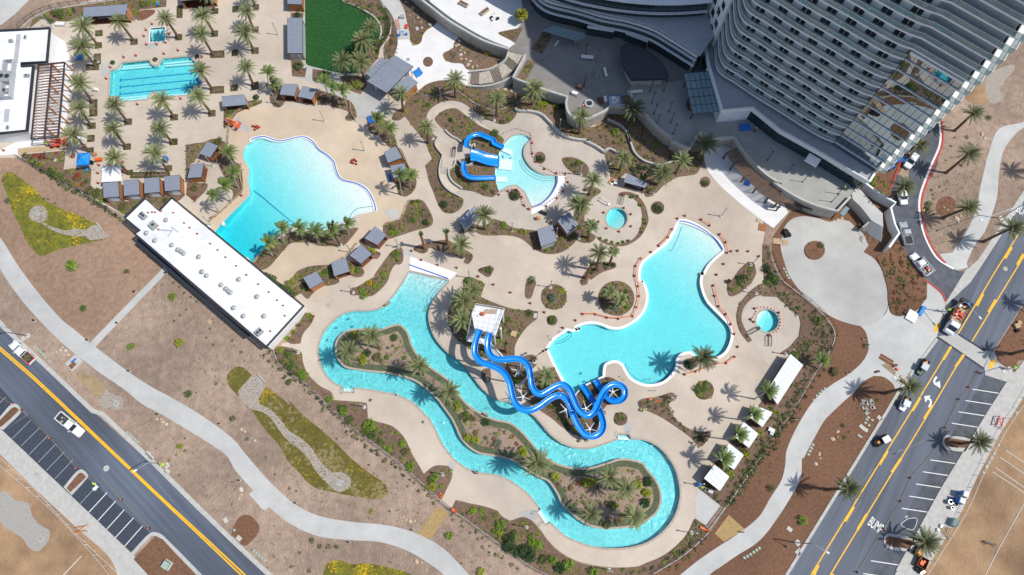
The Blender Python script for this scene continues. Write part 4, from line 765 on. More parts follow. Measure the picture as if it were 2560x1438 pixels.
for k,(s) in enumerate(('B1 1030,470 1180,455 1190,605 1035,620','B1 1235,445 1385,433 1392,585 1240,600','B1 1440,425 1590,410 1597,560 1445,575','B1 1640,405 1795,388 1800,540 1650,553')):
    cabana('%s grey roofed wooden cabana in the row of four above the long building'%('leftmost','second from left','second from right','rightmost')[k],s,2.9,0,'metal','wood',0,back='wallg',win=True)
cabana('tilted wooden cabana nearest the top left of the wave pool','B2 150,58 262,100 185,215 72,175',2.9,1,seam=1)
cabana('squarer wooden cabana just below the tilted one left of the wave pool','B1 1905,285 2037,273 2012,410 1870,420',2.9,1,seam=1)
cabana('left of the two wooden cabanas above the wave pool beach','A2 912,838 1056,845 1022,960 875,945',2.9,2,seam=0)
cabana('right of the two wooden cabanas above the wave pool beach','A2 1105,860 1247,892 1200,996 1055,965',2.9,2,seam=0)
cabana('long grey roofed open cabana on the left edge of the turf lawn','A2 950,180 1103,180 1105,532 953,530',3.1,3,'metal','wallg',1)
cabana('grey roofed cabana cut by the top frame edge beside the lawn','A2 950,-150 1100,-150 1097,45 952,40',3.1,3,'metal','wood',1)
cabana('long grey roofed open pavilion above the palm grove','A1 845,75 1275,40 1257,147 830,172',3.3,2,'metal','wood',0,op2=3)
cabana('wooden cabana cut by the top frame edge above the palm grove','A1 1790,-130 2130,-150 2130,-20 1800,10',3.3,2,'metal','wood',0)
cabana('upper of the two cabanas right of the wave pool','B3 0,163 120,103 182,216 40,270',2.9,0,'metal','wood',3)
cabana('lower of the two cabanas right of the wave pool behind palms','B3 60,300 205,273 237,370 95,422',2.9,0,'metal','wood',3)
cabana('uppermost of the four cabanas below the wave pool','B2 1827,903 1943,990 1857,1090 1723,1020',2.9,1,seam=1)
cabana('second highest of the four cabanas below the wave pool','B2 1690,1083 1797,1180 1690,1275 1573,1190',2.9,1,seam=1)
cabana('second lowest of the four cabanas below the wave pool','B2 1387,1265 1537,1215 1577,1350 1420,1400',2.9,2,seam=1)
cabana('lowest of the four cabanas below the wave pool','C2 1110,60 1248,-5 1312,95 1178,170',2.9,1,seam=1)
cabana('left of the two angled cabanas in the centre bed','B3 1530,937 1680,885 1727,1050 1572,1107',2.9,0,seam=0,back='wallg')
cabana('right of the two angled cabanas in the centre bed','B3 1730,842 1850,763 1947,885 1830,977',2.9,0,seam=0,back='wallg')
cabana('bluish shaded cabana under the palm in the centre of the deck','B3 745,850 905,698 965,775 800,932',2.7,3,'metal','wallg',3)
cabana('small grey kiosk with a sloping roof beside the palm grove','A2 300,970 522,950 545,1040 302,1062',2.6,2,'metal','wallg',0,'kiosk','kiosk',None,tilt=-.25)
cabana('blue grey kiosk with a slanted roof near the left spa','B4 510,370 717,470 690,520 478,462',2.6,2,'metal','wallw',0,'kiosk','kiosk',None)
for k,s in enumerate(('D4 778,490 905,590 825,712 690,605','D4 903,305 1028,405 946,530 822,440','D4 1030,123 1155,223 1075,342 955,250','D4 1130,-20 1277,40 1190,162 1085,80')):
    cabana('%s of the four small white roofed cabins on the lower right deck'%('lowest','second lowest','second highest','highest')[k],s,2.9,3,'metalw','woodd',0,'cabin','cabin','white roofed cabins along the right fence')
cabana('long white roofed cabin on the right edge of the deck','C5 237,638 333,722 136,1026 60,912',2.9,3,'metalw','woodd',0,'cabin','cabin','white roofed cabins along the right fence')
# restroom hut, two roofs
t=cabana('grey two tier roofed restroom hut above the wave pool','A3 100,550 293,665 30,928 -170,810',4.2,1,'metal','wallw',1,'hut','restroom_hut',None,floor=False,over=.9,op2=2)
P=area('A3 243,745 341,826 190,952 95,868',3.3,False);r=MB()
r.hexa([(p.x,p.y,3.15) for p in P[::-1]]+[(p.x,p.y,3.3) for p in P[::-1]])
for k in range(7):
    f=k/6;r.bar(P[0].lerp(P[1],f)+Vector((0,0,.03)),P[3].lerp(P[2],f)+Vector((0,0,.03)),.06,.07)
r.build('lower_roof',M['metal'],t,True)
w=MB();w.prism(offset(P,-.35),0,3.15);w.build('wooden_wing',M['wood'],t,True)
P=area('A2 1730,730 1890,575 1955,610 1785,772',3.5,False);r=MB();r.hexa([(p.x,p.y,3.35) for p in P[::-1]]+[(p.x,p.y,3.5) for p in P[::-1]])
for k in range(7):
    f=k/6;r.bar(P[0].lerp(P[1],f)+Vector((0,0,.03)),P[3].lerp(P[2],f)+Vector((0,0,.03)),.06,.07)
r.build('side_roof',M['metal'],t,True)
w=MB();w.prism(offset(P,-.5),0,3.35);w.build('side_wing',M['wallw'],t,True)
# ================================================================ terrace and tower
TZ=3.6
TP=area('F 960,-150! A3 250,-90! 350,0 480,100 620,210 780,310 1000,430 1245,512! 1410,562! 1285,795! 1560,900 1830,985! 1815,1055 1832,1130 1880,1190 1950,1225 A4 0,1208 100,1205 190,1175 290,1125 340,1067! 490,1072! 560,1050! 640,1108 750,1230 870,1345 960,1405 B4 950,60 1075,125 1130,140! 1205,0! A4 1210,1330! 1280,1350 1350,1390 1570,1385! B4 1620,110 1700,220 1800,320 1900,410 2045,500 B5 100,370 250,470 420,550 590,595! 690,485! 740,400! F 2170,440! 2330,300! 2600,-300! 960,-300!',TZ)
t=struct('terrace',TP,'terr',TZ,'raised paved hotel terrace with curved stone retaining walls',(),.4,'terrace')
b=MB();b.prism(offset(TP,-.05),0,TZ-.3);b.build('retaining_wall',M['stone'],t)
struct('terrace_paving',area('A3 430,-100! 470,30 640,190 800,290 1010,405 1230,492! 1310,437! 1250,395! 1140,335! 1200,310 1330,285! 1400,200! 1360,-100!',TZ),'white',TZ+.03,'bright white paving on the upper left terrace',(),.02,'terrace')
struct('terrace_paving',area('B4 960,58! 1075,122 1128,136! 1203,-6! A4 1212,1322! 1283,1342 1352,1382 1572,1377! B4 1625,104 1705,215 1805,314 1905,404 2045,494 B5 102,362 252,462 422,542 588,587! 685,480! 735,395! F 2165,435! 2020,330! 1900,300! 1850,250! A4 1330,740! 900,830! 560,860! 520,920! 660,1110 770,1230 880,1335',TZ),'terr2',TZ+.02,'grey jointed concrete on the lower terrace under the tower',(),.02,'terrace')
def parapet(label,specs,h,z0,w=.5,m='kerb',name='garden_wall',cat='wall',cap=None):
    b=MB()
    for s in specs:
        L=line(s,z0);b.wall(L,w,z0-.02,z0+h)
    o=tag(b.build(name,M[m]),label,cat)
    return o
parapet('curved stone parapet along the terrace edge above the kids pool',['A3 1412,566! 1289,795! 1560,900 1828,985! 1818,1055 1834,1128 1880,1188 1950,1222 A4 0,1205 100,1202 190,1172 288,1122 340,1070! 490,1074!'],.95,TZ)
parapet('curved parapet along the lower terrace beside the tower',['A4 515,925! 600,1045 645,1108 752,1230 872,1343 960,1403 B4 950,60 1075,124 1130,138! 1203,5!'],.95,TZ)
parapet('curved parapet above the slatted pergola',['A4 1215,1335! 1280,1352 1350,1390 1570,1385! B4 1622,112 1702,220 1802,320 1902,410 2045,500 B5 100,370 250,470 420,548 588,592! 688,485!'],.95,TZ)
o=parapet('long curved wall with a pale glass rail beside the white plaza',['A3 -20,-280! 250,-80 352,0 482,100 622,210 782,310 1002,430 1242,510!'],1.0,TZ,.55)
b=MB();b.wall(line('A3 300,-80 400,0 530,100 660,200 810,296 1020,412 1235,498!',TZ),.12,TZ,TZ+1.1);b.build('glass_rail',M['greenglass'],o)
P=line('A3 570,185! 760,350!',0);b=MB();b.wall(P,.7,0,3.2);tag(b.build('gateway',M['wallg']),'grey framed opening in the curved wall above the white plaza','gateway')
# terrace beds
def tbed(s,label,den,pal):
    P=area(s,TZ);struct('planting_bed',P,'mulch',TZ+.06,label,(),.06,'planting bed');BEDS.append((P,den,pal,TZ+.06))
tbed('A3 1140,335 1200,312 1330,285 1392,270! 1310,425! 1240,392','small bed with a fan palm on the white terrace',1,'gyl')
tbed('A3 1585,318! 1685,350! 1580,540! 1472,490!','dark shaded bed in the terrace paving',1,'d')
tbed('A3 1435,598! 1517,625! 1405,822! 1320,790!','narrow bed inside the terrace parapet',1.4,'ygl')
tbed('A4 445,960! 560,950! 620,1060! 500,1065!','small shaded bed with a palm behind the terrace fire pit',1.2,'gd')
# stairs from the white plaza up to the terrace
st=thing('stairs','curved brick stairs climbing from the white plaza to the terrace','stairs',G(PX('A3 1100,700')[0]))
lv=[line(q,z,False) for q,z in (('A3 1248,505 1412,566',TZ),('A3 1235,555 1355,650',TZ),('A3 1195,625 1285,700',2.5),('A3 1150,665 1185,775',2.5),('A3 1060,705 1105,820',1.4),('A3 962,722 955,838',1.4),('A3 878,722 862,838',.1))]
b=MB();sm=MB()
for m in range(6):
    a,c=lv[m],lv[m+1];n=1 if m%2==0 else 7
    for k in range(n):
        f=k/n;g=(k+1)/n;p=a[0].lerp(c[0],f);q=a[1].lerp(c[1],f);r=a[1].lerp(c[1],g);s=a[0].lerp(c[0],g);z=a[0].z+(c[0].z-a[0].z)*f-.01*m
        b.hexa([(v.x,v.y,0) for v in (p,s,r,q)]+[(v.x,v.y,z) for v in (p,s,r,q)])
        if n>1:sm.ribbon([s.lerp(p,.14),r.lerp(q,.14)],.12,z+.012,0,0,False,.008)
b.build('steps',M['stone'],st,True);sm.build('nosing',M['bark'],st,True)
for s in ('A3 1245,510 1215,590 1140,650 1050,690 850,712!','A3 1412,566 1340,700 1210,800 1020,855 835,855!'):
    L=line(s,0);n=len(L);b=MB()
    L=[];Q=smooth(PX(s),False);
    for i,p in enumerate(Q):L.append(G(p,TZ+.8-(TZ)*i/(len(Q)-1)))
    for i in range(len(L)-1):
        a,c=L[i],L[i+1];d=(c-a);d.z=0;d=d.normalized();nn=Vector((-d.y,d.x,0))*.22
        b.hexa([((a+nn).x,(a+nn).y,0),((a-nn).x,(a-nn).y,0),((c-nn).x,(c-nn).y,0),((c+nn).x,(c+nn).y,0),(a+nn),(a-nn),(c-nn),(c+nn)])
    b.build('side_wall',M['kerb'],st,True)
# right hand stairs beside the round forecourt
st=thing('stairs','grey stairs dropping from the terrace to the round forecourt','stairs',G(PX('B5 880,740')[0]))
b=MB();b.prism(area('B5 700,400! 765,402! 880,530 950,600! 955,705! 865,655! 790,560 720,490!',TZ-.6),0,TZ-.6);b.build('landing',M['conc'],st,True)
a=line('B5 865,652 952,702',TZ-.6,False);c=line('B5 778,722 938,822',.1,False);b=MB();sm=MB()
for k in range(11):
    f=k/11;g=(k+1)/11;p=a[0].lerp(c[0],f);q=a[1].lerp(c[1],f);r=a[1].lerp(c[1],g);s=a[0].lerp(c[0],g);z=a[0].z+(c[0].z-a[0].z)*(f+.05)
    b.hexa([(v.x,v.y,0) for v in (p,s,r,q)]+[(v.x,v.y,z) for v in (p,s,r,q)]);sm.ribbon([s.lerp(p,.2),r.lerp(q,.2)],.11,z+.01,0,0,False,.008)
b.build('steps',M['conc'],st,True);sm.build('nosing',M['wallg'],st,True)
b=MB()
for q in ('B5 880,690 850,815','B5 915,700 905,818','B5 945,705 937,820'):
    L=[G(p,z) for p,z in zip(PX(q),(3.6,1.0))];b.bar(L[0],L[1],.07)
b.build('handrail',M['pole'],st,True)
parapet('folded white wall beside the forecourt stairs',['B5 758,398! 880,490! 1002,558! 965,598! 995,720! 1028,792! 950,900!'],3.0,0,.45,'wallw')
parapet('tan stone planter wall left of the forecourt stairs',['B5 690,490! 770,610! 850,660! 760,740!'],2.4,0,.4,'stone')
# curved pergola
pg=thing('pergola','long curved brown slatted pergola under the terrace wall','pergola',G(PX('B4 1850,500')[0]))
I=line('B4 1600,118! 1680,235 1800,362 1920,462 2045,548 B5 150,462 268,520!',3.3,True,6);O=line('B4 1500,165! 1570,275 1680,402 1800,512 1920,612 2045,695 B5 130,510 235,565!',3.3,True,6)
b=MB();n=min(len(I),len(O))
for k in range(9):
    f=k/8;b.ribbon([I[i].lerp(O[i],f) for i in range(n)],.17,3.35,0,0,False,.15)
b.build('slat',M['pergola'],pg,True)
for i in range(0,n,3):
    c=MB();c.bar(I[i]-Vector((0,0,.2)),O[i]-Vector((0,0,.2)),.16,.22);c.build('beam',M['pergola'],pg,True)
    if i%6==0:
        q=MB();p=I[i].lerp(O[i],.93);q.box((p.x,p.y,1.55),(.3,.3,3.1));q.build('post',M['trim'],pg,True)
S('white_walk','B4 1270,150! 1295,300 1370,420 1500,555 1700,725 1880,860 1970,922! B5 218,595! B4 2045,600! 1900,480 1750,330 1640,180 1560,110! 1400,100!','white',.085,'white curved walk under the slatted pergola')
b=MB();L=line('B5 245,520! 330,570 400,585!',1.6,False);b.wall(L,.12,1.2,2.4);b.build('window',M['dglass'],bpy.data.objects['terrace'])
b=MB();b.prism(area('B5 620,600! 665,540! 695,562! 650,622!',2.7,False),2.6,2.7,0,(),None,True)
dc=b.build('entrance_canopy',M['canopy']);tag(dc,'pale teal glass door canopy at the terrace wall end','canopy')
# ---- tower ------------------------------------------------------
tw=thing('hotel_tower','tall curved hotel tower with rows of glass railed balconies','tower',G((2000,200),TZ))
def wp(l,z):return [G(p,z) for p in PX(l)]
E=[G(p,10) for p in smooth(PX('F 1783,60 1787,105 1789,148 1796,176 1815,193 1836,205 1890,242 1952,280 2010,317 2055,343 2086,355'),False,4)]
Cn=G((2186,427),9);P1=E[-1].copy()
dF=(Cn-E[-10]);dF.z=0;dF.normalize();nF=Vector((-dF.y,dF.x,0))
if nF.y<0:nF=-nF
def inner(L,d):
    o=[]
    for i,p in enumerate(L):
        a=L[max(i-1,0)];c=L[min(i+1,len(L)-1)];q=(c-a);q.z=0;q.normalize();m=Vector((-q.y,q.x,0))
        if m.dot(nF)<0 and m.x<0:m=-m
        o.append(p+m*d)
    return o
Rl=inner(E,1.5)
lw=[G(PX('F 1763,48')[0],8.6),G(PX('F 1782,116')[0],8.6)]
core=Rl[2:]+[Cn-dF*.3+nF*1.2,Cn-dF*.3+nF*22,lw[0]+nF*22+dF*4,lw[0]+dF*.4,lw[1]+dF*.4]
core=[Vector((p.x,p.y,0)) for p in core]
NF=21;Z0=10.0;FH=3.0;ZT=Z0+NF*FH
# podium
PD=area('A4 1330,640! 1463,1100! 1762,1072! 2045,1300! A5 480,1185! 838,1405! F 2330,200! 1900,-80! A4 1250,200!',8.6,False)
b=MB();b.prism(PD,7.1,8.3,0,(),None,True);b.ribbon(PD,.5,9.0,0,-.25 if signed(PD)>0 else .25,True,.9);b.build('podium',M['wallw'],tw,True)
b=MB();b.prism(offset(PD,-.4),8.3,8.36);b.build('podium_roof',M['wallg'],tw,True)
b=MB();b.prism(offset(PD,-.3),TZ,7.1);b.build('ground_floor_glazing',M['dglass'],tw,True)
b=MB();b.wall([PD[0],PD[1],PD[2]],.5,TZ,7.1);b.build('end_wall',M['wallw'],tw,True)
for k in range(14):
    a=PD[3].lerp(PD[5],k/13) if k>5 else PD[2].lerp(PD[3],k/6);o=MB();a=a+nF*.28;o.box((a.x,a.y,5.3),(.16,.16,3.4),math.atan2(dF.y,dF.x));o.build('mullion',M['trim'],tw,True)
b=MB();b.box((*(G(PX('A5 410,1240')[0],6.5)).xy,6.4),(2.3,3.0,.5),math.atan2(dF.y,dF.x)+1.57);b.build('entry_canopy',M['wallw'],tw,True)
b=MB();b.prism(core,8.3,ZT);b.build('core',M['wallg'],tw,True)
b=MB();b.prism(offset(core,.6),ZT,ZT+1.2,0,(),None,True);b.build('roof',M['roofw'],tw,True)
# left end wall with windows
b=MB();b.wall(lw,.5,8.6,ZT);ew=b.build('window_wall',M['wallw'],tw,True)
d=(lw[1]-lw[0]).normalized();nn=Vector((d.y,-d.x,0));nn=nn if nn.x<0 else -nn
Lw=(lw[1]-lw[0]).length
for k in range(NF):
    for f in (.22,.62):
        p=lw[0]+d*Lw*(f+.12*(k%2))+nn*.27;b=MB();b.box((p.x,p.y,Z0+k*FH+1.2),(.06,Lw*.2,1.9),math.atan2(nn.y,nn.x));b.build('window',M['dglass'],ew,True)

Eu=E+[P1.lerp(Cn,.35),P1.lerp(Cn,.7),Cn+dF*.2]
Ru=inner(Eu,1.5)
for i in range(4,12):Ru[i]=Rl[i].copy()
# the recess line bows inward near the right end on the upper floors
for i,q in ((len(Eu)-5,.6),(len(Eu)-4,2.0),(len(Eu)-3,3.6),(len(Eu)-2,4.6),(len(Eu)-1,4.8)):Ru[i]=Ru[i]+nF*q*.6
def strip(b,A,B,z0,z1,mi=0):
    for i in range(len(A)-1):
        a,c,e,f=A[i],A[i+1],B[i+1],B[i]
        b.hexa([(a.x,a.y,z0),(c.x,c.y,z0),(e.x,e.y,z0),(f.x,f.y,z0),(a.x,a.y,z1),(c.x,c.y,z1),(e.x,e.y,z1),(f.x,f.y,z1)],mi)
def resample(L,step):
    o=[L[0]];acc=0
    for i in range(len(L)-1):
        a,c=L[i],L[i+1];l=(c-a).length;t=step-acc
        while t<l:o.append(a.lerp(c,t/l));t+=step
        acc=(acc+l)%step
    return o
GL=11;WN=[];NS=0;PSR=MB()
for k in range(NF):
    z=Z0+k*FH;low=k<GL
    A,B=(E,Rl) if low else (Eu,Ru)
    s=MB();strip(s,A,[p+nF*.1 for p in B],z-.28,z-.02);sl_=s.build('floor_slab',M['floor'],tw,True)
    s=MB();s.ribbon(A,.17,z+.06,0,0,False,.34);s.build('slab_edge',M['wallw'],sl_,True)
    g=MB();g.wall([p+nF*.04 for p in A],.03,z+.06,z+1.0);ra=g.build('glass_railing',M['railglass'],tw,True)
    h=MB();h.ribbon([p+nF*.04 for p in A],.07,z+1.05,0,0,False,.06)
    for p in resample(A,1.5):h.box((p.x+nF.x*.1,p.y+nF.y*.1,z+.5),(.05,.05,1.0))
    h.build('rail',M['rail'],ra,True)
    # recessed white wall with pairs of dark windows
    wl=MB();wl.wall([p-nF*.02 for p in B],.12,z-.02,z+FH-.28);wl.build('wall',M['wallw'],tw,True)
    Q=resample(B,1.05)
    for i in range(len(Q)-1):
        j=i%4;c=(Q[i]+Q[i+1])/2-nF*.10;d=(Q[i+1]-Q[i])
        if low and i<6 or (not low and i>len(Q)-12):j=1
        if j in (1,2):WN.append((k,c,d.length*.9,z,math.atan2(d.y,d.x)))
    for i in range(6,len(Q)-1,8):
        p=Q[i];m=min(A,key=lambda v:(v-p).length);q=p-nF*1.15;
        one=NS<100 and 2<k<17;pt=MB() if one else PSR;pt.wall([p,q],.08,z,z+2.6)
        if one:NS+=1;pt.build('privacy_screen',M['wallg'],tw,True)
    # sunlit balcony wrapping round the right end
    c=Cn;s=MB();X=[c-dF*.1,c+dF*2.0,c+dF*2.0+nF*21,c-dF*.1+nF*21]
    s.hexa([(p.x,p.y,z-.28) for p in X]+[(p.x,p.y,z-.02) for p in X]);e=s.build('end_balcony',M['wallw'],tw,True)
    g=MB();g.wall([X[0]-nF*.02,X[1]-nF*.02+dF*.0,X[2]],.04,z,z+1.1);g.build('railing',M['railglass'],e,True)
    h=MB();h.ribbon([X[0],X[1],X[2]],.09,z+1.15,0,0,False,.08)
    for i in range(12):
        p=X[1].lerp(X[2],i/11);h.box((p.x,p.y,z+.55),(.07,.07,1.1))
    h.build('end_rail',M['rail'],e,True)
WN.sort(key=lambda q:(abs(q[0]-9),q[1].x));rest=MB()
for n_,(k,c,l,z,a) in enumerate(WN):
    b=MB() if n_<100 else rest
    b.box((c.x,c.y,z+1.2),(l,.14,2.1),a)
    if n_<100:b.build('window',M['dglass'],tw,True)
PSR.build('privacy_screen',M['wallg'],tw,True)['kind']='stuff'
rest.build('window',M['dglass'],tw,True)['kind']='stuff'
# glass curtain wall at the lower right
zt=Z0+GL*FH-1.2
A0=P1+dF*.15;A1=Cn-dF*.05
b=MB();b.wall([A0+nF*.35,A1+nF*.35],.2,8.4,zt);cw=b.build('curtain_wall',M['mirror'],tw,True)
b=MB()
for k in range(GL):
    z=Z0+k*FH-.1;p,q=A0-nF*.2,A1-nF*.2;b.wall([p+nF*.35,q+nF*.35],.32,z-.07,z+.07)
b.build('fin',M['wallw'],cw,True)
b=MB()
for i in range(9):
    p=A0.lerp(A1,i/8)+nF*.22;b.box((p.x,p.y,(8.4+zt)/2),(.06,.06,zt-8.4))
b.build('mullion',M['trim'],cw,True)
b=MB();b.wall([A0+nF*1.0,A1+nF*1.0],2.4,zt,zt+.5);b.build('cap',M['wallw'],cw,True)
# ---- low curved building ----------------------------------------
cz=TZ
LB=area('F 1270,-120! 1330,15 1366,48 1440,68 1500,86 1560,98 1620,118 1662,142 1700,166 1730,186! 1775,120! 1775,-200! 1270,-200!',TZ)
t=thing('conference_wing','low curved glass wing with layered white sunshades at the top','building',G((1520,20),TZ))
b=MB();b.prism(LB,TZ,11.0);b.build('glazing',M['dglass'],t,True)
b=MB();b.prism(offset(LB,.25),11.0,11.5,0,(),None,True);b.build('roof',M['wallg'],t,True)
arc=LB[2:-4]
arc=line('F 1330,15 1366,48 1440,68 1500,86 1560,98 1620,118 1662,142 1700,166 1728,184',TZ,True,5)
def outw(L,d):
    o=[]
    for i,p in enumerate(L):
        q=(L[min(i+1,len(L)-1)]-L[max(i-1,0)]).normalized();m=Vector((q.y,-q.x,0));o.append(p+m*d)
    return o
for z,w0 in ((7.0,.9),(9.2,.9),(10.6,.9)):
    f=MB();F_=outw(arc,w0);strip(f,outw(arc,.15),outw(arc,.85),z,z+.12);f.build('sunshade',M['wallw'],t,True)
b=MB()
for p in resample(outw(arc,.06),1.6):b.box((p.x,p.y,7.3),(.1,.1,7.3))
b.build('mullion',M['trim'],t,True)
UB=area('A4 -700,-260! -300,-40 0,60 350,132 700,168 1000,170 1285,150! 1330,-700! -700,-700!',11.6)
b=MB();b.prism(UB,11.4,16.2);b.build('upper_glazing',M['dglass'],t,True)
b=MB();b.prism(offset(UB,.5),16.2,16.6,0,(),None,True);b.build('upper_roof',M['roofw'],t,True)
ua=line('A4 -300,-40 0,60 350,132 700,168 1000,170 1280,150',11.6,True,6)
for z in (13.4,):
    f=MB();strip(f,outw(ua,.15),outw(ua,.85),z,z+.12);f.build('sunshade',M['wallw'],t,True)
b=MB()
for p in resample(outw(ua,.06),1.6):b.box((p.x,p.y,13.8),(.1,.1,4.6))
b.build('upper_mullion',M['trim'],t,True)
for s,l in (('A3 1480,105! 1620,160! 1620,225! 1480,175!','left pale framed glass doors of the curved wing'),):pass
b=MB();L=line('A4 105,330! 365,372!',TZ,False);b.wall(outw(L,.35),.5,TZ,6.6);dr=b.build('entrance_doors',M['wallw'],t,True)
b=MB();b.wall(outw(L,.66),.05,TZ+.1,6.2);b.build('glass',M['dglass'],dr,True)
b=MB();L=line('A4 485,392! 705,475!',TZ,False);b.wall(outw(L,.35),.5,TZ,6.6);dr=b.build('entrance_doors',M['wallw'],t,True)
b=MB();b.wall(outw(L,.66),.05,TZ+.1,6.2);b.build('glass',M['dglass'],dr,True)
b=MB();b.prism(area('A3 1585,300! 1700,255! 2010,340! 1995,378! 1922,408! 1800,372!',6.6,False),6.45,6.6,0,(),None,True);o=tag(b.build('glass_canopy',M['canopy']),'faceted glass canopy in front of the curved wing doors','canopy')
for q in ('A3 1680,290','A3 1920,385','A3 1960,355'):
    p=G(PX(q)[0],6.4);b=MB();b.box((p.x,p.y,(TZ+6.45)/2),(.2,.2,6.45-TZ));b.build('post',M['pole'],o)
# oval bar pavilion
P=area('A4 452,540 465,460 500,437 640,470 800,572 890,680 920,760! 915,785! 558,797! 485,680',7.4)
t=thing('bar_pavilion','dark oval roofed bar pavilion on the shaded terrace','pavilion',G(PX('A4 680,640')[0],TZ))
b=MB();b.prism(P,7.1,7.4,0,(),None,True);b.build('roof',M['metald'],t,True)
b=MB();b.ribbon(P,.28,7.45,0,0,True,.5);b.build('fascia',M['trim'],t,True)
b=MB()
c=G(PX('A4 680,640')[0],7.4);ys=[p.y for p in P];yy=min(ys)+.3
while yy<max(ys)-.2:
    xs=[]
    for i in range(len(P)):
        a,d=P[i-1],P[i]
        if (a.y>yy)!=(d.y>yy):xs.append(a.x+(d.x-a.x)*(yy-a.y)/(d.y-a.y))
    xs.sort()
    if len(xs)>=2:b.bar((xs[0],yy,7.43),(xs[-1],yy,7.43),.08,.06)
    yy+=.55
b.build('seam',M['metald'],t,True)
b=MB();b.prism(offset(P,-.9),TZ,7.1);b.build('stone_wall',M['stone'],t,True)
# glass entrance canopy by the tower
b=MB();P=area('A4 1075,735! 1325,712! 1425,1115! 1160,1137!',7.6,False);b.prism(P,7.45,7.6,0,(),None,True)
o=tag(b.build('glass_canopy',M['canopy']),'large square gridded glass canopy beside the tower foot','canopy')
b=MB()
for i in range(6):
    f=i/5;b.bar(P[0].lerp(P[1],f)+Vector((0,0,.03)),P[3].lerp(P[2],f)+Vector((0,0,.03)),.07,.08)
    b.bar(P[0].lerp(P[3],f)+Vector((0,0,.035)),P[1].lerp(P[2],f)+Vector((0,0,.035)),.07,.08)
b.build('grid',M['trim'],o)
for i in (.1,.5,.9):
    p=P[0].lerp(P[3],i).lerp(P[1].lerp(P[2],i),.12);b=MB();b.box((p.x,p.y,(TZ+7.45)/2),(.22,.22,7.45-TZ));b.build('post',M['trim'],o)
b=MB();b.wall(line('A4 1245,610! 1130,725! ',TZ,False),.6,TZ,8.4);tag(b.build('stone_pier',M['stone']),'tan stone pier wall between the curved wing and the tower','wall')
# ================================================================ slides
def trough(path,r,t,name,parent,zt=.10,flat=None,nseg=9):
    o=MB();prof=[]
    if flat:
        for x,z in ((-flat,.55),(-flat,.05),(-flat+.06,0),(flat-.06,0),(flat,.05),(flat,.55)):prof.append((x,z))
        outp=[(x*(1+.12/flat),z-.10) for x,z in prof];outp[0]=(-flat-.12,.55);outp[-1]=(flat+.12,.55)
    else:
        prof=[(r*math.cos(a),r+r*math.sin(a)) for a in [math.pi*(1+k/nseg) for k in range(nseg+1)]]
        outp=[((r+zt)*math.cos(a),r+(r+zt)*math.sin(a)) for a in [math.pi*(1+k/nseg) for k in range(nseg+1)]]
    ring=prof+outp[::-1];m=len(ring);N=len(path)
    for i,p in enumerate(path):
        d=path[min(i+1,N-1)]-path[max(i-1,0)];d.z=0;d.normalize();n=Vector((-d.y,d.x,0))
        for x,z in ring:o.v.append((p.x+n.x*x,p.y+n.y*x,p.z+z))
    for i in range(N-1):
        for k in range(m):
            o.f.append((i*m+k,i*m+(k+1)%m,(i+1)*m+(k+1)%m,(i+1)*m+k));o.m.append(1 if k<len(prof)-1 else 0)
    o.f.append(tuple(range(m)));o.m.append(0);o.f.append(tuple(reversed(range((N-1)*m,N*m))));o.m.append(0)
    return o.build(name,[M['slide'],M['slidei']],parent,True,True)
def path(s,z0,z1,e=1.0,n=6):
    Q=smooth(PX(s),False,n);L=[0]
    for i in range(1,len(Q)):L.append(L[-1]+math.hypot(Q[i][0]-Q[i-1][0],Q[i][1]-Q[i-1][1]))
    return [G(p,z0+(z1-z0)*(l/L[-1])**e) for p,l in zip(Q,L)]
s1='C3 962,575! 935,640 912,720 905,790 920,850 975,905 1070,940 1150,978 1210,1032 1250,1105 1270,1190 1290,1270 1330,1340 1400,1382 1475,1382 1560,1340 1640,1280 1720,1240 1790,1250 1845,1315 1885,1405 D3 1335,30 1370,110 1405,175 1455,232 1520,248 1580,220 1608,160 1598,90 1570,20 C4 235,1390 165,1290 105,1200 58,1130!'
s2='C3 1062,600! 1040,680 1037,765 1060,830 1115,872 1200,880 1310,872 1385,890 1440,950 1462,1040 1475,1130 1508,1198 1570,1225 1640,1190 1720,1143 1790,1130 1850,1180 1890,1270 1930,1360 C4 60,1415 115,1440 170,1410 215,1330 250,1245 300,1170 370,1128 440,1135 485,1185 478,1250 430,1290 360,1288 300,1240 240,1160 187,1080!'
ps1=path(s1,8.9,.25,.95);ps2=path(s2,8.9,.25,.95)
t1=thing('water_slide','longer bright blue flume snaking from the white slide tower','water slide',(ps1[60].x,ps1[60].y,0));trough(ps1,.57,0,'flume',t1)
t2=thing('water_slide','shorter bright blue flume ending in a full loop by the activity pool','water slide',(ps2[60].x,ps2[60].y,0));trough(ps2,.57,0,'flume',t2)
for t,p,ks in ((t1,ps1,(22,48,72,95,112,135)),(t2,ps2,(20,40,60,84,104,130,148))):
    for k in ks:
        if k<len(p):
            b=MB();b.tube([(p[k].x,p[k].y,0),(p[k].x,p[k].y,p[k].z-.02)],.16,8);b.build('support',M['rail'],t,True)
    b=MB()
    for k in range(6,len(p)-2,6):        # joint flanges
        d=p[k+1]-p[k-1];d.z=0;d.normalize();n=Vector((-d.y,d.x,0))
        L=[p[k]+n*(.70*math.cos(a))+Vector((0,0,.57+.70*math.sin(a))) for a in [math.pi*(1+q/8) for q in range(9)]]
        b.tube(L,.035,5)
    b.build('joint_flange',M['slide'],t,True)
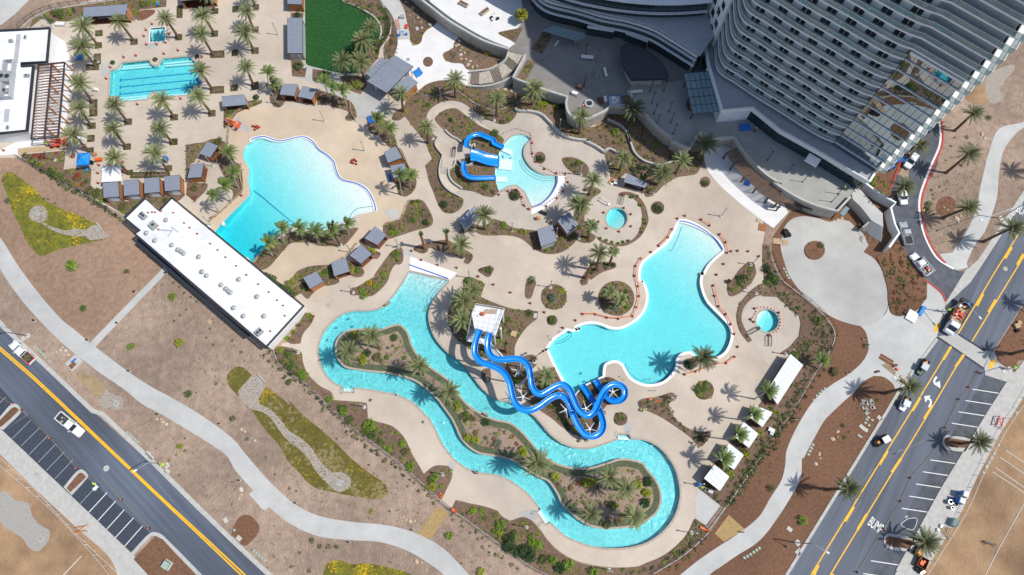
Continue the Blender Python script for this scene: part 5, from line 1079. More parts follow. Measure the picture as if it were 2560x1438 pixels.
for q,zz,l in (('C3 1340,985',4.2,'white branching column between the two blue slides'),('C3 1388,1245',4.6,'white branching column at the bend of the longer blue slide'),('C4 102,1362',3.2,'white branching column inside the lower slide bend'),('C4 368,1195',1.6,'white branching column inside the full slide loop'),('D3 1495,180',2.2,'white branching column inside the bottom slide loop'),('D3 1290,15',3.6,'white branching column above the bottom slide loop'),('C3 1800,1190',4.0,'white branching column left of the slide exits')):
    p=G(PX(q)[0],zz);t=thing('slide_column',l,'column',(p.x,p.y,0),0,'white branching columns under the blue slides')
    b=MB();b.tube([(0,0,0),(0,0,zz)],[.32,.24],10);b.build('shaft',M['rail'],t)
    b=MB();
    for k in range(5):a=k*2*math.pi/5+zz;b.tube([(0,0,zz-.2),(1.6*math.cos(a),1.6*math.sin(a),zz+.3)],[.10,.05],6)
    b.build('branches',M['rail'],t)
# slide tower
st=thing('slide_tower','white slide start tower with stairs and railings','slide tower',G(PX('C3 1030,520')[0]))
DZ=8.8
b=MB();P=area('C3 918,330! 1203,378! 1112,640! 1020,600! 905,570! 880,430!',DZ,False);b.prism(P,DZ-.3,DZ,0,(),None,True);b.build('platform',M['platform'],st,True)
b=MB();b.ribbon(P,.07,DZ+1.1,0,0,True,.06);b.ribbon(P,.05,DZ+.6,0,0,True,.05)
for p in resample(P+[P[0]],1.2):b.box((p.x,p.y,DZ+.55),(.06,.06,1.1))
b.build('railing',M['rail'],st,True)
for q in ('C3 935,345','C3 1185,385','C3 1100,620','C3 915,555','C3 1165,560'):
    p=G(PX(q)[0],DZ);b=MB();b.tube([(p.x,p.y,0),(p.x,p.y,DZ-.1)],.22,8);b.build('post',M['rail'],st,True)
def flight(qa,za,qb,zb,n,nm):
    a=[G(p,za) for p in PX(qa)];c=[G(p,zb) for p in PX(qb)];b=MB()
    for k in range(n):
        f=k/n;g=f+.72/n;z=za+(zb-za)*(k+.5)/n;p,q,r,s=a[0].lerp(c[0],f),a[1].lerp(c[1],f),a[1].lerp(c[1],g),a[0].lerp(c[0],g)
        b.hexa([(v.x,v.y,z-.06) for v in (p,s,r,q)]+[(v.x,v.y,z) for v in (p,s,r,q)])
    fo=b.build(nm,M['platform'],st,True);b=MB()
    for i in (0,1):
        for dz in (0,.55,1.0):b.bar(a[i]+Vector((0,0,dz)),c[i]+Vector((0,0,dz)),.07)
    b.build('handrail',M['rail'],fo,True)
flight('C3 885,420 945,430',DZ-.4,'C3 825,680 890,690',4.6,16,'stair_flight')
flight('C3 960,690 1000,640',4.6,'C3 1130,860 1190,850',.2,16,'stair_flight')
b=MB();b.prism(area('C3 822,640! 1000,655! 1000,720! 822,690!',4.5,False),4.35,4.5,0,(),None,True);b.build('landing',M['rail'],st,True)
b=MB()
for k in range(9):
    L=line('C3 %g,372 %g,418'%(1010+k*15,1000+k*15),DZ+.12,False);b.bar(L[0],L[1],.16,.08)
b.build('queue_slats',M['lumber'],st,True)
p=G(PX('C3 990,425')[0],DZ);b=MB();b.lathe((p.x,p.y,DZ),[(.35,0),(.42,.3),(.42,.75),(.3,.95),(.08,1.0)],12);tag(b.build('barrel',M['orange']),'orange barrel standing on the white slide platform','barrel')
# kids slides
k1=thing('kids_slide','upper bent short blue slide into the kids pool','water slide',G(PX('B3 900,60')[0]));trough(path('B3 828,118! 825,70 850,30 900,0 960,-8 A3 1010,1372 1090,1405 B3 1100,80 1192,122!',2.6,.25),.5,0,'flume',k1)
k2=thing('kids_slide','wide straight short blue slide into the kids pool','water slide',G(PX('B3 1000,220')[0]));trough(path('B3 862,195! 940,205 1040,240 1150,258!',2.4,.2),0,0,'chute',k2,.1,1.35)
k3=thing('kids_slide','lower bent short blue slide into the kids pool','water slide',G(PX('B3 900,420')[0]));trough(path('B3 797,258! 795,320 815,385 860,420 930,428 1020,428 1118,425!',2.6,.25),.5,0,'flume',k3)
for t,q,z in ((k1,'B3 860,30',1.8),(k1,'B3 1050,50',.9),(k2,'B3 900,200',2.0),(k3,'B3 800,330',1.9),(k3,'B3 950,428',.9)):
    p=G(PX(q)[0],z);b=MB();b.tube([(p.x,p.y,0),(p.x,p.y,z)],.12,8);b.build('support',M['rail'],t,True)
for q,l in (('B3 1190,112! 1285,150! 1265,190! 1165,145!','upper'),('B3 1155,230! 1280,235! 1275,345! 1140,330!','middle'),('B3 1120,408! 1225,405! 1220,465! 1118,455!','lower')):
    b=MB();b.prism(area(q,WL-.2,False),WL-.6,WL-.14);tag(b.build('splash_pad',M['plaster']),'%s pale landing pad at the foot of the short blue slides'%l,'landing pad')
S('brick_landing','B3 800,190! 860,150! 880,260! 790,260! 740,270! 745,90! 830,90!','deck2',.12,'paved start landing above the three short blue slides',False)
parapet('curved grey low wall left of the kids slide steps',['B3 545,25! 515,100 590,205! 562,300 557,400 592,492 660,560 760,612!'],.8,0,.35)
parapet('curved grey low wall right of the kids slide steps',['B3 722,250! 700,310 650,345! 652,400 690,468 780,535!'],.8,0,.35)
parapet('curved low wall at the head of the kids slide path',['A3 612,1310! 680,1370 740,1400 770,1425! B3 780,60!'],.7,0,.35)
parapet('small curved wall behind the short blue slides',['B3 870,130! 905,100 910,135!','B3 740,250! 800,310 870,300 895,255!'],1.2,0,.3)
parapet('long wavy concrete wall above the kids deck',['A3 1310,1098! 1340,1122 1470,1130 1570,1158 1650,1230 1720,1310 1800,1370 1900,1405 2045,1420 B4 100,68 200,118 288,178!'],1.1,0,.5)
parapet('short wavy concrete wall beside the blue grey kiosk bed',['B4 285,172! 310,150 345,148 420,188!'],1.1,0,.45)
parapet('curved grey concrete wall inside the shaded hill bed',['B4 505,-20! 545,90 575,170 640,240 720,280 830,302 960,272!','A4 310,1205! 440,1270 510,1350 540,1438!'],1.0,0,.4)
b=MB()
for k in range(5):
    L=line('B3 %g,%g %g,%g'%(572,312+k*14,640,318+k*14),.1,False);b.bar(L[0],L[1],.35,.25)
tag(b.build('brick_stairs',M['stone']),'short brick steps on the kids slide path','steps')
# ================================================================ fences
def fence(label,s,h=1.7,m='fence',group=None,pk=.22,curb=True,rails=(.15,1.6),post=2.4,z0=0,pr=.022,name='fence'):
    L=line(s,z0);t=thing(name,label,'fence',L[len(L)//2],0,group)
    b=MB()
    for q in rails:b.ribbon(L,.05,z0+q,0,0,False,.05)
    if pk:
        for p in resample(L,pk):b.box((p.x,p.y,z0+h*.5),(pr,pr,h*.95))
    for p in resample(L,post):b.box((p.x,p.y,z0+h/2),(.09,.09,h))
    b.build('railing',M[m],t,True)
    if curb:c=MB();c.ribbon(L,.18,z0+.2,0,0,False,.2);c.build('curb',M['kerb'],t,True)
    return t
fence('black metal fence along the upper left field edge','B1 185,215! 640,475 900,605 1080,735 1215,830!')
fence('black metal fence along the lower left of the resort','C2 815,790! 870,920 1010,1035 1200,1165 1400,1390 D2 960,30 1100,165 1500,470 1860,795!')
fence('black metal fence along the bottom of the resort','D3 300,880! 430,960 600,1085 800,1235 1000,1375 1130,1438! F 1420,1470!')
fence('black metal fence behind the white cabins','D4 250,1430! 450,1310 600,1195 740,1060!')
fence('long black metal fence between the white cabins and the mulch','D4 880,850! 1150,455 1470,0! C5 440,765! 545,605 578,480 520,370 400,250 250,130 160,50 B5 90,940 70,850!')
fence('black metal fence at the top left planting strip','A1 200,290! 330,180 500,100 700,60 1000,25 1250,-10!')
fence('black fence beside the lawn hedge','A2 1880,-10! 1900,60 1960,140 1988,250 1962,370 1880,490 1862,580!')
fence('curved black fence with a white curb below the white plaza','A3 325,930! 420,960 520,965 640,925 720,905! 790,950 900,1030 1020,1085 1120,1100 1240,1070 1340,1020 1405,965!')
fence('black gate across the lower right entrance','D4 700,1010! 730,1050! 870,855!',1.7)
fence('black gate at the lower left granite path','D3 205,800! 300,875!',1.7)
fence('white railed construction fence along the lower left dirt lot','F -120,1010! D1 0,450 300,720 480,880 700,1110 860,1290 980,1438! F 330,1500!',1.5,'wpaint','white railed construction fences',0,False,(1.5,),3.0,0)
fence('low white railed fence line inside the lower left sidewalk edge','D1 0,420! 300,690! 640,1060! 1040,1438!',.5,'wpaint','white railed construction fences',0,False,(.5,),3.0,0)
fence('white railed construction fence along the right sidewalk','F 2620,890! D5 1985,0! 1840,215 1640,600 1500,910 1170,1438! F 2290,1470!',1.8,'wpaint','white railed construction fences',0,False,(1.8,),3.0,0)
def rope(label,s,col='lumber'):
    L=line(s,0);t=thing('rope_fence',label,'fence',L[len(L)//2],0,'timber and rope fences near the wave pool')
    b=MB();b.ribbon(L,.08,.95,0,0,False,.07);b.ribbon(L,.08,.5,0,0,False,.07)
    for p in resample(L,1.6):b.box((p.x,p.y,.5),(.14,.14,1.0))
    b.build('railing',M[col],t,True)
rope('timber rail fence curving above the upper left of the wave pool','A2 365,1430! 375,1300 400,1200 450,1130 540,1080 700,1020!')
rope('timber rail fence along the left palm strip of the wave pool','B2 500,290! 490,420 515,520 500,570 400,670 280,780 180,860!')
rope('timber rail fence right of the wave pool palms','A2 1580,1020! 1600,1150 1650,1220!')
rope('timber rail fence beside the upper right cabanas','B3 130,100! 200,220 260,330 310,420!')
rope('timber rail fence at the right end of the wave pool','B3 260,650! 230,700 210,760 170,830 60,880 0,905!')
rope('timber rail fence along the cabanas below the wave pool','B2 1650,1080! 1560,1190 1480,1240! C2 1000,170!')
rope('timber rail fence along the lower shore of the wave pool','B2 620,1270! 720,1150 840,1030 960,950!')
# ================================================================ lamps
def lampkind(h,m,arm=0):
    t=thing('deck_lamp','','lamp');b=MB();b.lathe((0,0,0),[(.42,0),(.42,.12),(.38,.16)],14);b.build('base',M['box'],t)
    b=MB();b.tube([(0,0,.1),(0,0,h)],[.10,.08],8);b.build('pole',M[m],t)
    b=MB();b.lathe((0,0,h),[(.10,-.5),(.16,-.48),(.16,.0),(.10,.06)],10);b.build('lantern',M[m],t);return t
LAMPS=[]
lp=lampkind(4.6,'pole');first=True
for s in 'A1 525,275 1358,212 985,622 A2 860,352 1325,1215 855,1040 1885,385 1120,672 1945,600 A3 570,985 1102,1208 1752,1295 490,1388 B1 555,245 1685,275 B2 1725,152 215,305 1590,1165 190,890 B3 1280,950 1962,392 910,932 1945,1030 1720,1000 145,1112 855,1420 B4 335,278 40,395 780,585 25,1030 1448,805 1748,1290 C2 1612,208 1062,807 1722,1350 C3 710,600 1030,1078 1662,155 C4 1800,218 965,1270 D3 235,572 950,1025 1660,1392 D4 580,1075 640,665 C5 200,640'.split():
    if s in TI:cur=s;continue
    p=G(PX(cur+' '+s)[0]);o=lp if first else copy_tree(lp);first=False;o.location=(p.x,p.y,.08);LAMPS.append(o)
def tlamp(s,z,h):
    p=G(PX(s)[0],z);return p
TL=[];pl=None
for s in 'A4 735,917 875,907 755,1028 925,1117 780,1137 945,1227 805,1242 970,1337 A5 55,1243 210,1342 B5 328,358 600,450 552,512 A4 95,550 80,860'.split():
    if s in TI:cur=s;continue
    p=G(PX(cur+' '+s)[0],TZ)
    if pl is None:
        pl=thing('terrace_lamp','','lamp');b=MB();b.lathe((0,0,0),[(.2,0),(.2,.1),(.1,.15)],10);b.build('base',M['black'],pl);b=MB();b.tube([(0,0,.1),(0,0,4.2)],.07,8);b.build('pole',M['black'],pl);b=MB();b.box((0,0,4.15),(.5,.16,.1));b.build('lantern',M['black'],pl);o=pl
    else:o=copy_tree(pl)
    o.location=(p.x,p.y,TZ);TL.append(o)
def tall(label,s,top,h,m='black'):
    a=G(PX(s)[0]);t=thing('light_mast',label,'lamp',a);e=G(PX(top)[0],h)-a
    b=MB();b.lathe((0,0,0),[(.55,0),(.55,.25),(.3,.3)],14);b.build('base',M['box'],t)
    b=MB();b.tube([(0,0,.2),(0,0,h*.62),(e.x*.3,e.y*.3,h*.86),(e.x*.62,e.y*.62,h*.96),(e.x,e.y,h)],[.15,.13,.11,.1,.08],8);b.build('mast',M[m],t)
    b=MB()
    for f in (.55,.8):b.box((e.x*f,e.y*f,h*.97),(.5,.4,.35))
    b.build('floodlight',M[m],t)
tall('tall black light mast beside the lower shore palms of the wave pool','B2 1485,1100','B2 1405,830',9)
tall('curved black light mast leaning over the activity pool','C3 1505,897','C3 1645,760',7)
def street(label,s,head,h,sign=True):
    a=G(PX(s)[0]);t=thing('street_light',label,'street light',a,0,'street lights along the roads');e=G(PX(head)[0],h)-a
    b=MB();b.box((0,0,.1),(1.0,1.0,.2),.6);b.build('base',M['box'],t)
    b=MB();b.tube([(0,0,.2),(0,0,h-.5),(e.x*.15,e.y*.15,h-.1),(e.x,e.y,h)],[.13,.10,.08,.06],8);b.build('pole',M['pole'],t)
    b=MB();b.box((e.x,e.y,h),(.8,.4,.14),math.atan2(e.y,e.x),0,.8,.7);b.build('lamp_head',M['wpaint'],t)
    if sign:
        d=Vector((e.x,e.y,0)).normalized()
        b=MB();q=Vector((0,0,2.9));u=Vector((-d.y,d.x,0));r=.55
        b.hexa([q+u*r-d*.03,q-Vector((0,0,r))-d*.03,q-u*r-d*.03,q+Vector((0,0,r))-d*.03,q+u*r+d*.03,q-Vector((0,0,r))+d*.03,q-u*r+d*.03,q+Vector((0,0,r))+d*.03])
        b.box((0,0,2.05),(.5,.5,.35));b.build('sign',M['hivis'],t)
street('street light with a yellow sign beside the left street','D1 1437,495','D1 1160,540',8)
street('street light at the far left edge of the left street','C1 282,640','C1 -30,560',8,False)
street('street light with no sign beside the lower right avenue','D4 1490,1160','D5 355,1243',8,False)
street('street light arching over the flatbed truck','C5 1425,310','C5 1705,355',8)
street('street light beside the right path near the upper avenue','B5 1862,640','B5 1715,650',8,False)
street('short pole with a yellow sign at the far side of the crosswalk','C5 1928,755','C5 1890,772',4)
# ================================================================ vegetation
LM=[(400,180,'the lap pool'),(395,85,'the plunge pool'),(290,25,'the top left pavilion'),(60,60,'the upper left corner pad'),(205,400,'the blue canopy tent'),(90,330,'the left pergola'),(345,480,'the row of four cabanas'),(130,540,'the yellow flower swale'),(522,390,'the left wave pool cabanas'),(755,235,'the upper wave pool cabanas'),(590,110,'the right palm grove'),(830,80,'the turf lawn'),(965,200,'the restroom hut'),(1050,40,'the grey service path'),(1170,130,'the boulder bed'),(1215,195,'the curved brick stairs'),(1120,285,'the winding garden path'),(1205,385,'the short blue slides'),(1330,420,'the kids pool'),(990,405,'the right wave pool cabanas'),(800,420,'the wave pool beach'),(740,590,'the lower wave pool shore'),(570,430,'the left wave pool shore'),(860,660,'the lower wave pool cabanas'),(560,690,'the long white building'),(970,680,'the river beach'),(740,850,'the long building end'),(1215,790,'the slide tower'),(1330,930,'the bend of the blue slides'),(1480,1030,'the full slide loop'),(1541,545,'the left spa'),(1918,802,'the right spa'),(1710,650,'the upper activity pool'),(1700,880,'the lower activity pool'),(1541,745,'the round palm bed'),(1384,743,'the round planted circle'),(1390,580,'the two angled cabanas'),(1170,560,'the shaded blue cabana'),(1590,450,'the blue grey kiosk'),(1470,255,'the fire pit'),(1600,370,'the shaded hill wall'),(1640,170,'the oval bar pavilion'),(1860,430,'the slatted pergola'),(2060,650,'the round forecourt'),(2255,740,'the driveway bed'),(2300,480,'the driveway'),(2420,430,'the right path'),(1950,940,'the long white cabin'),(1860,1080,'the small white cabins'),(1800,1290,'the lower right gate'),(1090,1200,'the lower left gate'),(780,1080,'the olive swale'),(420,1010,'the curving path'),(200,760,'the spur path'),(1330,1380,'the bottom fence'),(900,870,'the river island tip'),(1130,1000,'the middle river island'),(1540,1230,'the right river island'),(2080,1260,'the lower right walk'),(2180,1060,'the flagstone pile'),(1290,480,'the kids pool tree pits'),(2160,960,'the entry concrete'),(2480,1120,'the right parking bays'),(2350,1370,'the lower right parking bays'),(200,1200,'the left parking strip'),(60,1320,'the lower left gravel basin'),(600,1330,'the lower left street'),(60,900,'the loaded white pickup'),(1660,1030,'the long thin deck bed'),(1850,690,'the leaf shaped bed'),(2480,760,'the upper right avenue'),(1110,610,'the crooked palm bed'),(930,1030,'the lower left river steps')]
ORD='leftmost,second,third,fourth,fifth,sixth,seventh,eighth,ninth,tenth,eleventh,twelfth,thirteenth,fourteenth,fifteenth,sixteenth,seventeenth,eighteenth,nineteenth,twentieth'.split(',')
def toPX(v):
    d=Vector(v)-Vector((0,0,H));X=d.x;Y=d.y*CT+d.z*ST;Zc=d.y*ST-d.z*CT
    return 1280+FPX*X/Zc,719-FPX*Y/Zc
def autolabel(items,cat,group=None,prep='near'):       # items: (object, phrase)
    g={}
    for o,ph in items:
        x,y=toPX(o.location);l=min(LM,key=lambda q:(q[0]-x)**2+(q[1]-y)**2)[2]
        g.setdefault((ph,l),[]).append((x,o))
    for (ph,l),L in g.items():
        L.sort(key=lambda q:q[0]);n=len(L)
        for i,(x,o) in enumerate(L):
            if n==1:s='%s %s %s'%(ph,prep,l)
            elif n==2:s='%s one of two, %s %s %s'%(('left','right')[i],ph,prep,l)
            else:
                s='%s, %s %s %s'%(ph,('leftmost' if i==0 else 'rightmost' if i==n-1 else ORD[i]+' from left' if i<20 else '%dth from left'%(i+1)),prep,l)
            tag(o,s,cat,group)
def frondmesh(seed,nf,Lf,e_hi,e_lo,droop,leaf,seg=9,wind=None,wl=.0,dead=0):
    r=random.Random(seed);b=MB()
    for k in range(nf):
        f=k/nf;az=k*2.39996+r.uniform(-.25,.25);el=math.radians(e_hi+(e_lo-e_hi)*(f**.85)+r.uniform(-7,7));L=Lf*r.uniform(.82,1.08)*(1-.25*(1-f))
        if wind is not None:
            dx=math.cos(az)+wl*math.cos(wind);dy=math.sin(az)+wl*math.sin(wind);az=math.atan2(dy,dx);L*=.75+.25*math.hypot(dx,dy)
        p=Vector((0,0,0));st=L/seg;pts=[];
        for i in range(seg+1):
            pts.append((p.copy(),az,el));p=p+Vector((math.cos(az)*math.cos(el),math.sin(az)*math.cos(el),math.sin(el)))*st
            el-=math.radians(droop)*(.6+i*.13)
            if wind is not None:az+=.10*math.sin(wind-az)*wl
        w=.055
        for i in range(seg):
            a,c=pts[i][0],pts[i+1][0];u=Vector((-math.sin(az),math.cos(az),0))*w*(1-i/seg*.7)
            b.add([a+u,a-u,c-u*.8,c+u*.8],[(0,1,2,3)],1)
            d=(c-a).normalized();sd=Vector((-math.sin(pts[i][1]),math.cos(pts[i][1]),0));up=sd.cross(d)
            for h in (0.25,.75):
                t=(i+h)/seg
                if t<.1:continue
                l=leaf*(math.sin(math.pi*(.16+.80*t))**.7)*r.uniform(.85,1.15);q=a.lerp(c,h)
                for s in (-1,1):
                    tip=q+(sd*s*.78+d*.62+up*r.uniform(-.12,.3)-Vector((0,0,.12)))*l
                    b.add([q-d*.085,q+d*.085,tip],[(0,1,2)])
    return b
KIND={'date':dict(nf=38,Lf=3.55,e_hi=80,e_lo=-16,droop=5.2,leaf=.52),'king':dict(nf=17,Lf=3.0,e_hi=80,e_lo=5,droop=9,leaf=.62,wind=.75,wl=.6),'tied':dict(nf=22,Lf=1.7,e_hi=88,e_lo=62,droop=3,leaf=.4),'fan':dict(nf=30,Lf=1.7,e_hi=80,e_lo=-45,droop=4,leaf=.9),'small':dict(nf=26,Lf=2.1,e_hi=80,e_lo=-5,droop=7,leaf=.5),'road':dict(nf=36,Lf=3.5,e_hi=80,e_lo=-20,droop=5.2,leaf=.52,wind=-.2,wl=.35)}
PM={'date':('date','bark'),'king':('king','barkp'),'tied':('date','barkr'),'fan':('kingy','barkr'),'small':('date','bark'),'road':('dated','bark')}
CR={}
for k,d in KIND.items():
    CR[k]=[]
    for v in range(3 if k in('date','king','road') else 2):
        o=frondmesh(len(k)*13+v,**d).build('crown',[M[PM[k][0]],M['leaf_t' if k!='king' else 'leaf_g']]);CR[k].append(o.data);bpy.data.objects.remove(o)
PALMS=[]
def palm(kind,base,top,sc=1.0):
    t=thing('palm_tree','','palm',(base.x,base.y,base.z));h=top-base
    b=MB();n=7;P=[];rr=[]
    for i in range(n):
        f=i/(n-1);P.append(Vector((h.x*f**1.3,h.y*f**1.3,h.z*f)));rr.append(({'king':.13,'fan':.2,'tied':.33}.get(kind,.27))*(1.25-.3*f if i else 1.5)*sc)
    b.tube(P,rr,9);b.build('trunk',M[PM[kind][1]],t)
    if kind not in('king','tied'):
        c=MB();c.lathe((h.x,h.y,h.z-.55),[(.25,0),(.42,.25),(.40,.6),(.15,.95)],9);c.build('crown_shaft',M['leaf_t'],t)
    me=CR[kind][R.randrange(len(CR[kind]))];o=bpy.data.objects.new('crown',me);C.objects.link(o);o.parent=t;o.location=(h.x,h.y,h.z)
    o.rotation_euler=(R.uniform(-.2,.2),R.uniform(-.2,.2),R.uniform(-.35,.35) if kind in('king','road') else R.uniform(0,6.28));s=sc*R.uniform(.84,1.12);o.scale=(s,s,s*.92)
    PALMS.append((t,{'date':'feathery date palm','king':'windswept king palm','tied':'young tied palm','fan':'bushy fan palm','small':'small young palm','road':'dark fronded palm'}[kind]))
    return t
def two(kind,s,sc=1.0,lo=3.0,hi=11.5):
    P=PX(s)
    for i in range(0,len(P),2):
        a=G(P[i]);best=min([lo+.1*k for k in range(int((hi-lo)*10))],key=lambda h:(G(P[i+1],h).xy-a.xy).length)
        palm(kind,a,G(P[i+1],best),sc)
def crown(kind,s,h,sc=1.0,z=0):
    for p in PX(s):
        q=G(p,h);palm(kind,Vector((q.x+R.uniform(-.3,.3),q.y+R.uniform(-.3,.3),z)),q,sc)
two('date','A1 985,460 830,260 1335,405 1190,210 1790,385 1650,180 960,665 815,470 930,1025 800,830 1285,1225 1145,1050 1745,1175 1620,1000 920,1260 800,1080 B1 895,155 735,-10 1265,110 1130,-70 1730,75 1600,-70 1290,380 1140,210 1680,345 1545,170 A2 235,110 145,-70 640,70 570,-70 235,350 110,160 215,550 90,340 620,300 545,110 620,510 530,320 620,860 540,670 205,895 80,700 200,1140 60,960',1.0,5)
two('date','A2 1835,455 1785,270 1740,560 1700,400 1555,810 1500,610 1720,800 1680,620 A3 715,975 710,790 1125,1165 1125,985 1475,1050 1500,890 1945,1340 1970,1165 195,1115 170,930 445,1430 420,1265 B3 1010,935 1000,790 780,1215 770,1080 1920,830 1945,700 B4 440,345 470,220 130,590 170,440 990,385 1055,240 815,490 860,370 5,830 50,680 200,1340 235,1170',.97,4)
two('small','B4 120,1020 150,900 330,1290 380,1150 C4 285,275 335,195 430,345 445,270',.95,2)
two('road','B4 1205,225 1290,80',1.0,5)
two('fan','A3 1375,310 1370,140',1.15,3)
two('king','A2 790,950 750,735 830,905 800,840 1380,990 1310,820 1465,1025 1390,880 1545,1055 1490,910 1870,1340 1840,1195 1985,1430 1960,1290 B2 425,310 350,170 470,525 400,370 395,655 310,500 275,770 190,600 925,1075 890,930 1110,1030 1060,920 1265,1070 1225,960 1425,1045 1380,940 1565,985 1540,880 805,1200 750,1070 B3 180,590 150,395 265,520 255,400 C4 1780,1270 1910,1190 D4 990,100 1110,60 868,270 985,235 755,450 845,440',.95,3,9)
two('tied','B3 410,1125 365,985 635,1085 622,965 C3 1225,800 1207,720',.9,2.5,8)
two('tied','B4 95,1420 150,1290',.9,3,8)
crown('date','C2 1560,790 1790,640 C3 345,935 650,1190 D3 1040,470',9.2,1.0)
crown('date','D3 1660,590 1800,690 1500,910 1880,935 C3 880,175 790,285 775,470 1620,1040',7.6,.95)
two('road','C4 1135,920 1260,855 A5 1505,1015 1650,880 1440,1340 1620,1190 B5 1420,635 1610,560 1730,820 1950,715 955,515 1110,395 1130,130 1235,70 C5 965,940 1155,890 D5 1490,308 1650,290 1065,1168 1190,1155 350,702 530,690 C5 1940,637 2130,590',1.0,5,12)
two('road','F 2585,432 2655,390 2600,770 2680,735',1.0,5,12)
two('king','C5 445,755 470,690',.95,3,9)
for kd,s,z in (('date','A4 545,1180 565,1085',TZ),):
    P=PX(s);palm('road',G(P[0],0),G(P[1],6.5),1.0)
pg_=[(o,p) for o,p in PALMS]
autolabel(pg_,'palm','palm trees')
for o,p in PALMS:o['group']={'date':'date palms','king':'king palms'}.get(p.split()[-2],'other palms')
# --- leaf clumps -------------------------------------------------
def clump(b,c,r,h,n,rnd,mi=0,ls=.34):
    for _ in range(n):
        a=rnd.uniform(0,6.283);u=rnd.random()**.5;e=rnd.random()
        x=math.cos(a)*u;y=math.sin(a)*u;zt=math.sqrt(max(0,1-u*u))*(.25+.75*e)
        p=Vector((c[0]+x*r,c[1]+y*r,c[2]+.05*h+zt*h*.9));s=r*ls*rnd.uniform(.6,1.25)
        nrm=Vector((x*.9+rnd.uniform(-.6,.6),y*.9+rnd.uniform(-.6,.6),.45+zt+rnd.uniform(-.3,.4))).normalized()
        t=nrm.orthogonal().normalized();t.rotate(Matrix.Rotation(rnd.uniform(0,6.28),3,nrm));w=nrm.cross(t)
        b.add([p-t*s,p+w*s*.5,p+t*s,p-w*s*.5],[(0,1,2,3)],mi)
SH={}
def shrubdata(col,kind,v):
    key=(col,kind,v)
    if key not in SH:
        rnd=random.Random(len(SH)+5);b=MB()
        if kind=='r':clump(b,(0,0,0),1,1.0,150,rnd,0,.22)
        elif kind=='b':
            for i in range(6):
                a=i*1.05+rnd.uniform(-.3,.3);q=rnd.uniform(.3,.62);clump(b,(math.cos(a)*q,math.sin(a)*q,rnd.uniform(0,.2)),rnd.uniform(.36,.52),rnd.uniform(.7,1.1),42,rnd,0,.3)
        else:                              # spiky, big-leaved tropical plant
            for i in range(26):
                a=i*2.4;l=rnd.uniform(.6,1.1);e=rnd.uniform(.3,1.2);d=Vector((math.cos(a)*math.cos(e),math.sin(a)*math.cos(e),math.sin(e)));u=Vector((-math.sin(a),math.cos(a),0))
                m=d*l*.55;t=d*l-Vector((0,0,.25*l));b.add([(0,0,.05),m+u*.17,t,m-u*.17],[(0,1,2,3)])
        me=b.build('shrub',M['leaf_'+col]);d=me.data;bpy.data.objects.remove(me);SH[key]=d
    return SH[key]
CN={'g':'green','d':'dark green','o':'olive','y':'yellow green','l':'bright green','r':'rust red','f':'yellow flowering','s':'pale sage','t':'straw coloured'}
SHR=[]
def shrub(p,r,col,kind='r',z=.1,h=1.0):
    o=bpy.data.objects.new('shrub',shrubdata(col,kind,R.randrange(3)));C.objects.link(o);o.location=(p.x,p.y,z);o.rotation_euler=(0,0,R.uniform(0,6.28));o.scale=(r,r,r*h)
    SHR.append((o,('large ' if r>1.15 else 'small ' if r<.55 else '')+CN[col]+{'r':' round shrub','b':' bushy shrub','p':' leafy tropical plant'}[kind]));return o
def SHB(s):                                   # x,y,r,colour+kind
    cur='F'
    for k in s.split():
        if k in TI:cur=k;continue
        a=k.split(',');x,y,_=PX('%s %s,%s'%(cur,a[0],a[1]))[0];r=float(a[2])/TI[cur][2]/10.8;p=G((x,y),r*.6)
        shrub(p,r,a[3][0],a[3][1] if len(a[3])>1 else 'r')
SHB('A1 575,115,70,gb 690,120,35,l 735,105,25,d 500,205,45,gb 600,165,40,gb 1420,40,40,g 1480,20,35,l 1350,120,30,l 1120,620,28,d 1545,590,28,d 1965,560,26,d 1560,10,35,y 800,150,26,g 440,165,30,g')
SHB('A2 1050,150,50,db 1050,650,60,gb 1320,730,60,gb 635,965,35,d 630,1020,40,gb 1640,840,45,yb 1580,870,30,l 370,1110,35,g 355,1165,32,l 420,1105,28,g 260,1400,45,db 1230,790,26,o 1880,180,30,g 1850,400,30,g 1700,80,20,g 1640,60,22,d 1790,120,22,g 1560,15,20,g 1665,880,30,g')
SHB('A3 1025,520,48,fb 665,1195,34,db 1110,1320,52,gb 440,1045,28,g 400,1055,22,g 365,1165,16,r 295,445,16,f 270,350,12,f 285,400,14,f 315,430,15,f 340,420,14,f 320,360,14,f 350,355,14,f 372,350,13,f 395,325,13,f 415,300,13,f 435,285,13,f 465,268,12,f 495,250,12,f 600,540,13,f 605,570,13,f 625,605,14,f 680,620,13,f 710,628,10,f 1000,655,13,f 1048,662,13,f 1075,650,11,f 1315,340,35,lb 1240,340,30,f 1420,660,32,gb 1375,745,30,yb 1560,1030,40,yb 1610,1020,30,y 1710,1060,28,y 1690,1120,22,y 1770,1060,45,db 1820,1160,50,db 1730,1230,26,o 1890,1300,30,o 1520,1080,30,l 1870,1260,24,o 750,1260,14,r 690,1270,22,s 560,1130,14,g 820,1165,14,l 840,1200,12,l 895,1240,16,l 1180,1210,35,gb 1250,1180,30,lb 1020,1170,25,gb')
